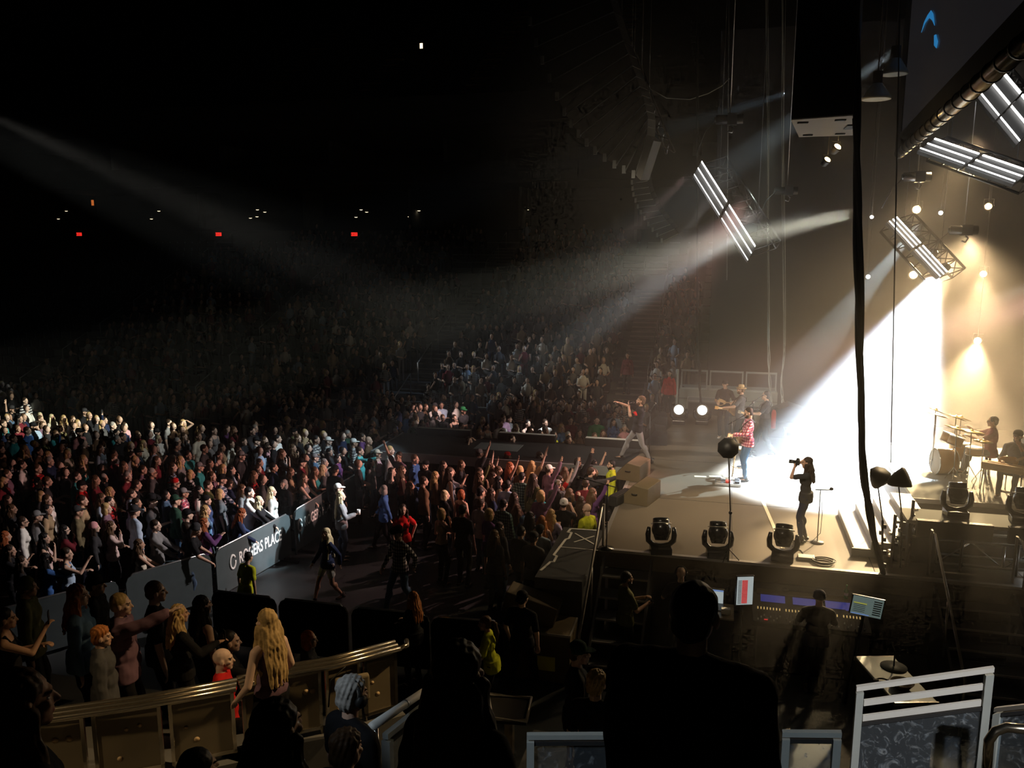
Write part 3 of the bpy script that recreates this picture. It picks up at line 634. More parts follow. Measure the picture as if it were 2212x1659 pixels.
def top_mat(c):
    return {'red plaid': 'plaid_red', 'blue plaid': 'plaid_blue', 'grey plaid': 'plaid_grey', 'green plaid': 'plaid_green', 'pink plaid': 'plaid_pink', 'striped': 'stripes', 'camouflage': 'camo', 'floral': 'floral'}.get(c) or 'cloth_'+c
# ---- remeshed bodies
import numpy as np
WS = bpy.data.scenes.new('workbench')                              # meshes are grown here, one at a time, then this scene is removed
def remesh(mb, voxel, smooth=2, wrinkle=0.0, wscale=10, strands=0.0):
    me = mb.mesh('tmp'); o = bpy.data.objects.new('tmp', me); WS.collection.objects.link(o)
    r = o.modifiers.new('r', 'REMESH'); r.mode = 'VOXEL'; r.voxel_size = voxel; r.use_smooth_shade = True
    if smooth: s = o.modifiers.new('s', 'SMOOTH'); s.factor = .5; s.iterations = smooth
    vl = WS.view_layers[0]; vl.update(); dg = vl.depsgraph
    out = bpy.data.meshes.new_from_object(o.evaluated_get(dg)); bpy.data.objects.remove(o); bpy.data.meshes.remove(me)
    if wrinkle or strands:
        n = len(out.vertices); co = np.empty(n*3, 'f'); no = np.empty(n*3, 'f'); out.vertices.foreach_get('co', co); out.vertices.foreach_get('normal', no)
        co = co.reshape(-1, 3); no = no.reshape(-1, 3); k = np.zeros(n); w_ = wscale
        if wrinkle:
            for (dx, dy, dz, ph, am) in ((1,.3,.8,0,.5), (-.7,1,.5,1.3,.5), (.4,-.8,1.3,2.1,.45), (2.1,.7,-1.2,.4,.3), (-1.6,1.9,2.2,3.0,.25), (2.6,-2.2,1.8,.9,.2)):
                k += am*np.sin(w_*1.6*(co[:,0]*dx + co[:,1]*dy + co[:,2]*dz) + ph + 1.2*np.sin(w_*.7*(co[:,0]*dz - co[:,2]*dx)))*wrinkle
        if strands:
            k += strands*np.sin(co[:,0]*150 + 4*np.sin(co[:,2]*9))*np.sin(co[:,1]*120 + 3*np.sin(co[:,2]*13))
        co += no*k[:,None].astype('f'); out.vertices.foreach_set('co', co.ravel()); out.update()
    out.materials.clear()
    out.polygons.foreach_set('use_smooth', [True]*len(out.polygons))
    return out
def ik(S, W, l1, l2, pole):
    d = W-S; L_ = d.length; mx = (l1+l2)*.995
    if L_ > mx: W = S + d*(mx/L_); d = W-S; L_ = mx
    if L_ < .12: d = d.normalized()*.12 if L_ > 1e-4 else V(0,.12,0); W = S+d; L_ = .12
    u = d/L_; a = (l1*l1-l2*l2+L_*L_)/(2*L_); h = math.sqrt(max(0, l1*l1-a*a)); p = pole - u*pole.dot(u)
    p = p.normalized() if p.length > 1e-4 else u.orthogonal().normalized()
    return S + u*a + p*h, W
POSES = {  # wrists relative to the feet of a 1.75 m body facing +y: right, left, hand mode; extras
 'stand': ((.25,.05,.86), (-.25,.05,.86), 'relax'), 'rail': ((.19,.40,1.02), (-.19,.40,1.02), 'grip'), 'clap': ((.05,.34,1.27), (-.05,.34,1.27), 'open'),
 'raise': ((.33,.18,1.93), (-.22,.12,.90), 'open'), 'raiseboth': ((.33,.14,1.93), (-.33,.14,1.93), 'open'), 'phone': ((.10,.38,1.48), (-.16,.30,1.20), 'grip'),
 'cup': ((.16,.34,1.20), (-.25,.05,.86), 'grip'), 'cross': ((-.10,.24,1.20), (.10,.27,1.15), 'relax'), 'hipL': ((.25,.05,.86), (-.21,.02,1.03), 'relax'),
 'point': ((.30,.52,1.52), (-.22,.12,.90), 'open'), 'hands_head': ((.17,.08,1.66), (-.17,.08,1.66), 'relax'), 'chin': ((.07,.20,1.42), (-.10,.24,1.10), 'relax'),
 'sit': ((.16,.42,.66+.44), (-.16,.42,.66+.44), 'relax'), 'lean': ((.22,.42,.98), (-.22,.42,.98), 'grip'), 'walk': ((.24,.22,.92), (-.24,-.16,.92), 'relax'),
}
class Body:
    def __init__(s, pose='stand', sex='m', legs='stand', lean=0, R=None, L=None, hand=None, head=(0, 0), build=1.0, poleR=None, poleL=None, fingers=True):
        s.sex = sex; s.f = sex == 'f'; b = build; s.b = b
        r, l, hm = POSES.get(pose, POSES['stand']); s.WR = Vector(R or r); s.WL = Vector(L or l); s.hand = hand or hm; s.legs = legs
        s.drop = -.44 if legs == 'sit' else (-.03 if legs in ('wide', 'walk') else 0)
        s.lean = math.radians(lean + (14 if pose == 'lean' else 0)); s.hd = head
        if legs == 'sit' and R is None: s.WR.z += s.drop; s.WL.z += s.drop
        s.RL = Matrix.Rotation(-s.lean, 3, 'X'); s.hip = V(0, 0, .96+s.drop)
        sw = (.148 if s.f else .172)*b; s.S = {1: s.T((sw, 0, 1.395)), -1: s.T((-sw, 0, 1.395))}
        s.E = {}; s.W = {}
        for k, w_ in ((1, s.WR), (-1, s.WL)):
            up_ = w_.z > s.S[k].z+.12
            pole = (poleR if k > 0 else poleL) or (V(k*.9, .25, -.35) if up_ else V(k*.55, -.45, -.9))
            s.E[k], s.W[k] = ik(s.S[k], w_, .285, .255, Vector(pole))
        hw = .092
        s.H = {k: V(k*hw, 0, .93+s.drop) for k in (1, -1)}
        A = {'stand': {1: V(.11,.0,.09), -1: V(-.11,.03,.09)}, 'walk': {1: V(.10,.30,.10), -1: V(-.10,-.28,.13)}, 'wide': {1: V(.14,.42,.10), -1: V(-.14,-.32,.10)}, 'sit': {1: V(.13,.50,.09), -1: V(-.13,.50,.09)}}[legs]
        s.K = {}; s.A = {}
        for k in (1, -1): s.K[k], s.A[k] = ik(s.H[k], A[k], .43, .425, V(k*.12, 1, .25 if legs == 'sit' else 0))
        s.headC = s.T((0, .02, 1.625)); s.HR = s.RL @ Matrix.Rotation(math.radians(head[0]), 3, 'Z') @ Matrix.Rotation(math.radians(head[1]), 3, 'X'); s.fingers = fingers
    def T(s, p): p = Vector(p); p.z += s.drop; return s.hip + s.RL @ (p - s.hip)
    def hp(s, p): return s.headC + s.HR @ Vector(p)
    def torso(s, m, g):
        b = s.b; f = s.f
        R = s.RL
        m.ell(s.T((0, .0, 1.30)), ((.135 if f else .165)*b+g, (.095 if f else .11)*b+g, .17+g), R)
        m.ell(s.T((0, .015, 1.10)), ((.115 if f else .145)*b+g, (.088 if f else .11)*b+g, .17+g), R)
        m.ell(s.T((0, 0, .97)), ((.155 if f else .152)*b+g, (.112 if f else .115)*b+g, .12+g), R)
        m.cap(s.S[1]*.9+s.S[-1]*.1, s.S[-1]*.9+s.S[1]*.1, .052*b+g, None)
        for k in (1, -1): m.cap(s.T((k*.035, -.012, 1.462)), s.S[k], .040+g*.6, .050*b+g)
        m.cap(s.T((0, -.01, 1.40)), s.T((0, -.005, 1.45)), .075+g, .055+g)
        if f:
            for k in (1, -1): m.ell(s.T((k*.068, .075, 1.27)), (.06+g, .055+g, .062+g), R)
        else:
            m.ell(s.T((0, .05, 1.31)), (.13*b+g, .07+g, .09+g), R)
    def arm(s, m, k, g, frac=2.0):
        b = .9 if s.f else 1.0; E_ = s.E[k]; W_ = s.W[k]; S_ = s.S[k]
        if frac <= 1: m.cap(S_, S_.lerp(E_, frac), .054*b+g, (.054-.012*frac)*b+g); return
        m.cap(S_, E_, .054*b+g, .040*b+g); e = W_ if frac >= 2 else E_.lerp(W_, frac-1)
        m.cap(E_, e, .041*b+g, (.041 - .014*(min(frac, 2)-1))*b+g)
    def handm(s, m, k):
        W_ = s.W[k]; d = (W_-s.E[k]).normalized(); ref = V(0, 0, 1) if abs(d.z) < .8 else V(0, 1, 0)
        side = d.cross(ref).normalized(); n = side.cross(d).normalized()
        if s.hand == 'open' or s.hand == 'relax': side, n = (side, n)
        curl = {'open': .12, 'relax': .75, 'grip': 1.5}[s.hand]; spr = {'open': .30, 'relax': .08, 'grip': .04}[s.hand]
        kk = .92 if s.f else 1.0
        P = W_ + d*.05
        m.ell(P, (.040*kk, .050*kk, .017), Matrix((side, d, n)).transposed())
        m.cap(W_, W_+d*.02, .024*kk, .026*kk, 8)
        for i, (off, ln) in enumerate(((-.030, .062), (-.010, .074), (.011, .070), (.031, .054))):
            b0 = W_ + d*.088*kk + side*off*kk; dd = (d + side*spr*off/.03 - n*curl*.35).normalized(); j = b0 + dd*ln*.5*kk
            d2 = (dd - n*curl*.95).normalized(); m.cap(b0 - dd*.015, j, .0095*kk, .009*kk, 6)
            e = j + d2*ln*.32*kk; m.cap(j, e, .009*kk, .0085*kk, 6); m.cap(e, e + (d2 - n*curl*.8).normalized()*ln*.22*kk, .0085*kk, .0075*kk, 6)
        t0 = W_ + d*.03 - side*k*.028 ; td = (d*.65 - side*k*.75 - n*.35*curl).normalized(); m.cap(t0, t0+td*.034, .013*kk, .0105*kk, 6); m.cap(t0+td*.034, t0+td*.034+(td*.4+d*.7).normalized()*.026, .0105*kk, .009*kk, 6)
    def leg(s, m, k, g, frac=2.0):
        f = s.f; H_, K_, A_ = s.H[k], s.K[k], s.A[k]; a = .084 if f else .080
        if frac <= 1: m.cap(H_, H_.lerp(K_, frac), a+g, a-.028*frac+g); return
        m.cap(H_, K_, a+g, .054+g); m.ell(K_.lerp(A_, .28) + V(0,-.015,0), (.052+g, .055+g, .10+g)); m.cap(K_, A_, .052+g, .036+g)
    def body_mesh(s, voxel):
        m = MB(); s.torso(m, 0)
        for k in (1, -1): s.arm(m, k, 0); s.handm(m, k) if s.fingers else m.cap(s.W[k], s.W[k]+(s.W[k]-s.E[k]).normalized()*.12, .03, .022); s.leg(m, k, 0); m.cap(s.A[k]+V(0,-.03,-.045), s.A[k]+V(0,.13,-.06), .036, .026)
        m.cap(s.T((0, -.012, 1.42)), s.hp((0, -.025, -.07)), .056 if not s.f else .049, .052 if not s.f else .046)
        R = s.HR; f = s.f
        m.ell(s.hp((0, -.012, .035)), (.074, .094, .088), R); m.ell(s.hp((0, .022, -.03)), (.060, .070, .078), R, 14, 10); m.ell(s.hp((0, .060, -.088)), (.030, .028, .022), R)
        m.ell(s.hp((0, .05, -.055)), (.046 if not f else .042, .04, .035), R); m.cap(s.hp((0, .088, .012)), s.hp((0, .107, -.022)), .0085, .0135, 8); m.ell(s.hp((0, .078, .028)), (.052, .016, .012), R)
        m.ell(s.hp((0, .083, -.055)), (.024, .014, .011), R)
        for k in (1, -1): m.ell(s.hp((k*.078, -.005, -.002)), (.010, .021, .032), R); m.ell(s.hp((k*.042, .062, -.012)), (.022, .02, .018), R)
        me = remesh(m, voxel, 2 if voxel > .009 else 3)
        n = len(me.polygons); c = np.empty(n*3, 'f'); me.polygons.foreach_get('center', c); c = (c.reshape(-1, 3) - np.array(s.headC, 'f')) @ np.array(s.HR, 'f')
        x, y, z = np.abs(c[:,0]), c[:,1], c[:,2]; idx = np.zeros(n, 'i'); fr = (y > .055) & (x < .06) & (z > -.08) & (z < .05)
        if voxel < .01: idx[fr & (np.abs(z-.030) < .004) & (x > .016) & (x < .048)] = 3
        idx[fr & (np.abs(z+.056) < .007) & (x < .022) & (y > .07)] = 2
        idx[fr & (((x-.033)/.012)**2 + ((z-.006)/.006)**2 < 1)] = 1
        me.polygons.foreach_set('material_index', idx)
        return me
    def shirt_mesh(s, kind, voxel):
        m = MB(); g = .016 if kind != 'jacket' else .026
        s.torso(m, g)
        if s.legs == 'sit': pass
        if kind == 'tank':
            m = MB(); b = s.b; R = s.RL; g = .012
            m.ell(s.T((0, .0, 1.29)), ((.135 if s.f else .165)*b+g, (.095 if s.f else .11)*b+g, .15), R); m.ell(s.T((0, .015, 1.10)), ((.115 if s.f else .145)*b+g, .1+g, .17), R); m.ell(s.T((0, 0, .99)), (.16*b+g, .115*b+g, .12), R)
            for k in (1, -1):
                m.cap(s.T((k*.10, .08, 1.34)), s.T((k*.11, .01, 1.475)), .018, .018, 8); m.cap(s.T((k*.11, .01, 1.475)), s.T((k*.09, -.07, 1.36)), .018, .018, 8)
                if s.f: m.ell(s.T((k*.068, .075, 1.27)), (.07, .066, .072), R)
        else:
            for k in (1, -1): s.arm(m, k, g, {'tee': .72, 'long': 1.94, 'jacket': 1.92, 'sleeves': 1.35}[kind])
            zb = .85 if kind != 'jacket' else .83; n = 22; rx, ry = (.170*s.b+g, .126*s.b+g)
            m.add([s.T((rx*math.cos(2*PI*i/n)*q, ry*math.sin(2*PI*i/n)*q, z)) for z, q in ((zb, 1.04), (.95, 1.0), (1.04, .9)) for i in range(n)], [(j*n+i, j*n+(i+1)%n, (j+1)*n+(i+1)%n, (j+1)*n+i) for j in (0, 1) for i in range(n)] + [tuple(range(n))[::-1], tuple(range(2*n, 3*n))])
            if kind == 'jacket': m.tube([s.T((.07*math.cos(a), -.01+.075*math.sin(a), 1.475+.01*math.sin(a))) for a in [i*PI/4 for i in range(8)]], .02, 6, True)
        return remesh(m, voxel, 3, .007 if kind != 'tank' else .003, 11)
    def pants_mesh(s, kind, voxel):
        m = MB(); g = .012
        m.ell(s.hip + V(0,0,-.02), (.152*s.b+g, .112*s.b+g, .10))
        for k in (1, -1):
            if kind == 'shorts': m.cap(s.H[k], s.H[k].lerp(s.K[k], .55), .084+g+.006, .078+g)
            else: s.leg(m, k, g)
        return remesh(m, voxel, 2, .006, 12)
    def shoe_mesh(s, k):
        m = MB(); a = s.A[k]; m.ell(a+V(0,-.035,-.05), (.043,.06,.04)).ell(a+V(0,.07,-.063), (.045,.105,.030)).cap(a+V(0,-.01,-.03), a+V(0,-.01,.03), .048, .046)
        return m.mesh('shoe')
    def hair_mesh(s, style, voxel):
        m = MB(); R = s.HR
        if style == 'bald': return None
        m.ell(s.hp((0, -.024, .048)), (.082, .094, .088), R, 14, 10)
        if style in ('short', 'fade', 'thinning'): m.ell(s.hp((0, -.055, -.005)), (.072, .058, .07), R)
        if style == 'tousled':
            m.ell(s.hp((0, -.02, .075)), (.085, .10, .075), R); m.ell(s.hp((0, -.055, -.005)), (.08, .062, .08), R)
        if style in ('long', 'wavy', 'verylong'):
            wv = .02 if style == 'wavy' else .006; n = {'long': 1.24, 'wavy': 1.26, 'verylong': 1.08}[style]
            m.ell(s.hp((0, -.05, -.02)), (.086, .066, .11), R)
            for i in range(9):
                a = math.radians(-100 + i*25); x = math.sin(a)*.078; y = -.035 - math.cos(a)*.045
                if abs(a) > 1.5: x = math.sin(a)*.084; y = -.0
                p0 = s.hp((x, y, -.02)); p1 = s.T((x*1.25, y-.02+(.05 if abs(a) > 1.2 else 0), 1.44)); p2 = s.T((x*1.35 + wv*math.sin(i*2), y*1.2-.02+(.08 if abs(a) > 1.2 else -.03), n + .03*math.sin(i*3.1)))
                m.tube([p0, p0.lerp(p1, .5)+V(wv*math.sin(i*2.2), -.01, 0), p1, p1.lerp(p2, .5)+V(-wv*math.sin(i*1.7), 0, 0), p2], [.034, .036, .036, .032, .012], 8); m.ell(p0, (.034,)*3); m.ell(p2, (.014,)*3)
        if style in ('ponytail', 'bun'):
            m.ell(s.hp((0, -.05, .0)), (.076, .06, .085), R)
            if style == 'bun': m.ell(s.hp((0, -.10, .09)), (.045,)*3, R)
            else: m.tube([s.hp((0, -.10, .03)), s.hp((0, -.17, .0)), s.T((0, -.16, 1.45)), s.T((0, -.13, 1.28))], [.025, .035, .03, .01], 8)
        if style == 'bob':
            for k in (1, -1): m.ell(s.hp((k*.07, -.02, -.045)), (.034, .06, .085), R)
            m.ell(s.hp((0, -.065, -.04)), (.085, .05, .09), R)
        return remesh(m, voxel, 1, .004 if style in ('long','wavy','verylong','bob','ponytail') else .0025, 18, .006 if style in ('wavy','tousled') else (.0035 if style in ('long','verylong') else .0012))
    def beard_mesh(s, voxel):
        m = MB(); R = s.HR; m.ell(s.hp((0, .052, -.085)), (.050, .045, .036), R).ell(s.hp((.045, .03, -.06)), (.02, .035, .045), R).ell(s.hp((-.045, .03, -.06)), (.02, .035, .045), R)
        return remesh(m, voxel, 1, .003, 30)
    def hat(s, kind, parent, m_):
        R = s.HR
        if kind == 'cap':
            h = MB().lathe(s.hp((0, -.015, .055)), [(.092, -.02), (.093, .01), (.082, .05), (.05, .078), (.004, .088)], 16, R)
            h = h.build('hat', m_, parent); MB().prism([(.062*math.cos(a), .105*math.sin(a)) for a in [i*PI/10 for i in range(11)]], 0, .009, R @ Matrix.Rotation(-.12, 3, 'X'), s.hp((0, .062, .045))).build('brim', m_, h)
        elif kind == 'cap back':
            h = MB().lathe(s.hp((0, -.015, .055)), [(.092, -.02), (.093, .01), (.082, .05), (.05, .078), (.004, .088)], 16, R).build('hat', m_, parent)
            MB().prism([(.062*math.cos(a), -.10*math.sin(a)) for a in [i*PI/10 for i in range(11)]], 0, .009, R @ Matrix.Rotation(.2, 3, 'X'), s.hp((0, -.09, .035))).build('brim', m_, h)
        elif kind == 'cowboy':
            h = MB().lathe(s.hp((0, -.01, .06)), [(.088, -.01), (.092, .03), (.078, .095), (.05, .118), (.004, .108)], 16, R).build('hat', m_, parent)
            b = MB(); n = 28; vs = []
            for r0, dz in ((.08, 0), (.18, 0), (.18, .008), (.08, .012)):
                for i in range(n):
                    a = 2*PI*i/n; lift = (.055*abs(math.cos(a))**2 - .012*abs(math.sin(a))) * (1 if r0 > .1 else 0); vs.append(s.hp((r0*math.cos(a)*.88, r0*math.sin(a)*1.05-.01, .055+dz+lift)))
            b.add(vs, [(j*n+i, j*n+(i+1)%n, ((j+1)%4)*n+(i+1)%n, ((j+1)%4)*n+i) for j in range(4) for i in range(n)], True).build('brim', m_, h)
        elif kind == 'fedora':
            h = MB().lathe(s.hp((0, -.01, .06)), [(.088, -.01), (.09, .03), (.075, .085), (.03, .095)], 16, R).build('hat', m_, parent)
            MB().lathe(s.hp((0, -.01, .052)), [(.08, 0), (.145, -.006), (.146, .002), (.08, .01)], 20, R).build('brim', m_, h)
        elif kind == 'beanie':
            MB().lathe(s.hp((0, -.02, .04)), [(.092, -.035), (.098, -.03), (.098, .005), (.093, .01), (.09, .05), (.062, .085), (.02, .105)], 16, R).build('hat', m_, parent)
        elif kind == 'headphones':
            h = MB().tube([s.hp((.096*math.cos(a), -.01, .02+.115*math.sin(a))) for a in [i*PI/10 for i in range(11)]], .011, 6).build('headphones', m_, parent)
            for k in (1, -1): MB().cyl(s.hp((k*.076, -.005, 0)), s.hp((k*.108, -.005, 0)), .04, None, 12).build('ear_cup', m_, h)
        elif kind == 'glasses':
            g = MB()
            for k in (1, -1): g.tube([s.hp((k*.034+.024*math.cos(a), .098, .005+.018*math.sin(a))) for a in [i*PI/5 for i in range(10)]], .0035, 5, True); g.tube([s.hp((k*.058, .096, .008)), s.hp((k*.08, .0, .008))], .003, 5)
            g.tube([s.hp((-.01, .10, .008)), s.hp((.01, .10, .008))], .003, 5).build('glasses', m_, parent)
BC = {}; MC = {}
def cached(key, fn):
    if key not in MC: MC[key] = fn()
    return MC[key]
def put(name, me, mats, parent):
    o = bpy.data.objects.new(name, me); C.objects.link(o); o.parent = parent
    n = max(1, len(mats))
    while len(me.materials) < n: me.materials.append(None)
    for i, k in enumerate(mats): o.material_slots[i].link = 'OBJECT'; o.material_slots[i].material = M(k)
    return o
SHOE = {}
def person(lab, loc, rz, h=1.75, sex='m', pose='stand', legs='stand', top=('tee', 'black'), pants='black', hair=('short', 'dark brown'), hat=None, skin=None, group=None,
           voxel=.0125, lean=0, R=None, L=None, hand=None, head=(0, 0), build=1.0, beard=None, extra=(), shorts=False, shoe='shoe', poleR=None, poleL=None, low=False, cat='person', uniq=False):
    """one figure: a continuous body, with its clothes, hair and hat as parts"""
    bk = (pose, sex, legs, lean, R, L, hand, head, build, poleR, poleL)
    if bk not in BC: BC[bk] = Body(pose, sex, legs, lean, R, L, hand, head, build, poleR, poleL)
    B = BC[bk]; k = h/1.76
    t = thing('person', lab, cat, loc, rz, group); t.scale = (k, k, k)
    sk = skin if skin is not None else SKINS[hash_i(loc) % 4]; hc = 'hair_'+hair[1]
    put('body', cached((bk, 'b', voxel), lambda: B.body_mesh(voxel)), [sk, 'eye', 'lips', 'brow'], t)
    if top: put({'tee': 'shirt', 'long': 'shirt', 'tank': 'tank_top', 'jacket': 'jacket', 'sleeves': 'shirt'}[top[0]], cached((bk, top[0], voxel), lambda: B.shirt_mesh(top[0], voxel*1.15)), [top_mat(top[1])], t)
    lk = ('legs', legs, sex, shorts, build, voxel)
    if not low:
        put('shorts' if shorts else 'trousers', cached(lk, lambda: B.pants_mesh('shorts' if shorts else 'long', voxel*1.2)), ['denim' if pants == 'denim' else 'cloth_'+pants], t)
        for q in (1, -1): put('shoe', cached(('shoe', legs, q), lambda: B.shoe_mesh(q)), [shoe], t)
    if hair[0] != 'bald': 
        hk = (bk, 'h', hair[0], voxel) if hair[0] in ('long', 'wavy', 'verylong', 'ponytail') or lean or head != (0, 0) or legs != 'stand' else ('h', hair[0], voxel, sex)
        put('hair', cached(hk, lambda: B.hair_mesh(hair[0], voxel*.85)), [hc], t)
    if beard: put('beard', cached((bk, 'beard', voxel), lambda: B.beard_mesh(voxel*.8)), ['hair_'+beard], t)
    if hat: B.hat(hat[0], t, hat[1])
    for e in extra: B.hat(e[0], t, e[1])
    return t, B
def hash_i(p): return int(abs(p[0]*131+p[1]*71)*10)
def face(loc, target): d = Vector(target)-Vector(loc); return math.atan2(-d.x, d.y)
def wpt(t, p):                                                     # a point of a figure in the hall
    k = t.scale[0]; return Vector(t.location) + Matrix.Rotation(t.rotation_euler.z, 3, 'Z') @ (Vector(p)*k)
def at_head(px, py, ground, h): return onz(px, py, ground + h*.925)
def place(px, py, ground, h):
    p = at_head(px, py, ground, h); return Vector((p.x, p.y, ground))
SING = Vector((-2.07, 22.05, SZ))
# ================================================================ GEAR ON AND AROUND THE STAGE
def moving_head(px, py, z, lab, lit=False, yaw=0, tilt=-20, scale=1.0):
    p = onz(px, py, z); t = thing('moving_head_light', lab, 'stage light', p, yaw, 'moving head lights round the stage'); k = scale
    MB().bx((-.20*k,-.17*k,0), (.20*k,.17*k,.13*k)).build('base', 'black_gloss', t, bevel=.015)
    MB().tube([(-.235*k,0,.50*k), (-.25*k,0,.36*k), (-.24*k,0,.24*k), (-.16*k,0,.16*k), (0,0,.13*k), (.16*k,0,.16*k), (.24*k,0,.24*k), (.25*k,0,.36*k), (.235*k,0,.50*k)], [.035*k,.055*k,.055*k,.05*k,.045*k,.05*k,.055*k,.055*k,.035*k], 10).build('yoke', 'black_gloss', t)
    R = Matrix.Rotation(math.radians(tilt), 3, 'X')
    h = MB().ell((0,0,.46*k), (.185*k,.20*k,.19*k), R, 20, 14).lathe((0,0,.46*k), [(.12*k,-.2*k),(.15*k,-.13*k),(.16*k,0),(.16*k,.14*k),(.155*k,.2*k)], 22, R).build('head', 'black_gloss', t)
    MB().tube([Vector((0,0,.46*k)) + R @ Vector((.188*k*math.cos(a), .188*k*math.sin(a), .11*k)) for a in [i*PI/12 for i in range(24)]], .008*k, 5, True).build('ring', 'edge_metal', h)
    MB().lathe((0,0,.46*k), [(.16*k,.2*k),(.15*k,.212*k),(.08*k,.222*k)], 20, R).build('lens', 'lamp_lit' if lit else 'glass_dark', h)
    return t
mat('glass_dark', (.03,.035,.04), .08, spec=.8, var=.1); emat('lamp_lit', (1,.97,.88), 2.2)
moving_head(1427, 1193, SZ, 'first moving head light on the near stage edge, beside the mic stand', yaw=.2, tilt=-25)
moving_head(1549, 1201, SZ, 'middle moving head light on the near stage edge, beside the tall pole', yaw=.1, tilt=-20)
moving_head(1690, 1208, SZ, 'moving head light on the near stage edge at the photographer\'s feet', yaw=-.1, tilt=-25)
moving_head(1466, 915, SZ, 'lit round white light on the far stage edge, the one closer to the singer', True, 0, 78)
moving_head(1516, 916, SZ, 'lit round white light on the far stage edge, the one closer to the musicians', True, 0, 78)
def wedge(cx, cy, z, rz, lab, sz=(.85,.62,.46), m_='wood_box'):
    t = thing('floor_monitor', lab, 'speaker', (cx, cy, z), rz, 'floor monitors at the stage front'); a, b, c = sz
    MB().prism([(-b/2,0),(b/2,0),(b/2,c*.35),(b*.05,c),(-b/2,c*.9)], -a/2, a/2, Matrix(((0,0,1),(1,0,0),(0,1,0)))).build('cabinet', m_, t, bevel=.012)
    n = Vector((0, c*.65, b*.45)); MB().add([(-a*.46,b/2+.004,c*.38),(a*.46,b/2+.004,c*.38),(a*.46,b*.07+.004,c*.98),(-a*.46,b*.07+.004,c*.98)],[(0,1,2,3)]).build('grille', 'grille', t)
    for k in (1,-1): MB().tube([(k*a/2,-.06,c*.55),(k*(a/2+.03),-.05,c*.55),(k*(a/2+.03),.06,c*.55),(k*a/2,.07,c*.55)], .012, 5).build('side_handle', 'black', t)
for px, py, rz, lab in ((1368,1030,1.35,'box speaker wedge at the stage front corner closest to the raised hands'),(1385,1080,1.3,'larger brown speaker wedge at the stage front, nearer of the pair'),(1418,922,1.7,'farther dark speaker wedge behind the singer'),(1416,955,1.7,'dark speaker wedge directly behind the singer')):
    p = onz(px, py, SZ); wedge(p.x, p.y, SZ, rz, lab, m_='wood_box' if py > 1000 else 'matte_dark')
p = onz(1340, 1085, SZ); t = thing('speaker_cabinet', 'thin black box lying on the stage lip below the brown wedges', 'speaker', p, 1.2); MB().box((0,0,.12),(.75,.18,.24)).build('cabinet','black',t,bevel=.01); MB().box((0,-.095,.12),(.68,.01,.18)).build('grille','grille',t)
def mic_stand(px, py, z, lab, boom=(-.35,.1,.12), h=1.35, mic=True):
    p = onz(px, py, z); t = thing('microphone_stand', lab, 'microphone stand', p, 0, 'microphone stands on the stage')
    MB().lathe((0,0,0), [(.15,0),(.15,.018),(.03,.035),(.02,.05)], 18).build('base', 'black_gloss', t); MB().cyl((0,0,.03),(0,0,h),.012).build('pole', 'case_black', t)
    b = Vector(boom); e = Vector((0,0,h))+b; MB().tube([Vector((0,0,h))-b*.35, e], .01, 6).build('boom', 'case_black', t); MB().ell((0,0,h),(.025,)*3).build('clutch','black',t)
    if mic: d = b.normalized(); m_ = MB().cyl(e, e+d*.13, .012, .017).build('microphone', 'black_gloss', t); MB().ell(e+d*.15, (.026,.026,.03)).build('mic_head', 'chrome', m_)
    return t
mic_stand(1310, 1185, SZ, 'microphone stand with a long level boom on the wing platform', (-.42,-.05,.1), 1.28)
mic_stand(1402, 992, SZ, 'tall straight microphone stand right behind the singer', (.06,-.02,.1), 1.35)
mic_stand(1575, 1040, SZ, 'microphone stand in front of the plaid shirted guitarist', (.25,.1,.15), 1.5)
mic_stand(1604, 1010, SZ, 'thin microphone stand beside the wooden stool', (.1,.05,.1), 1.55, True)
mic_stand(1424, 920, SZ, 'microphone stand with a level arm at the far stage edge behind the singer', (-.45,0,.05), 1.6, False)
p = onz(1572, 1046, SZ); t = thing('pedal_board', 'silver pedal board at the foot of the microphone stands', 'pedal board', p)
MB().box((0,0,.04),(.62,.42,.07)).build('board','aluminium',t,bevel=.01)
for k in range(6): MB().box((-.22+.22*(k%3), -.1+.2*(k//3), .1),(.11,.14,.05)).build('pedal',['chrome','red_plastic','black','aluminium','white_paint','case_black'][k],t,bevel=.008)
for px_, pz in ((1594, 1028),): 
    p = onz(px_, pz, SZ); t = thing('stool', 'pale wooden bar stool beside the microphone stands', 'stool', p)
    MB().lathe((0,0,.7),[(.17,0),(.18,.02),(.17,.04)],18).build('seat','pale_wood',t)
    for a in range(4): MB().tube([(.12*math.cos(a*PI/2+.7),.12*math.sin(a*PI/2+.7),.7),(.19*math.cos(a*PI/2+.7),.19*math.sin(a*PI/2+.7),0)],.016,6).build('leg','pale_wood',t)
    MB().tube([(.16*math.cos(a*PI/4),.16*math.sin(a*PI/4),.25) for a in range(8)],.012,5,True).build('foot_ring','pale_wood',t)
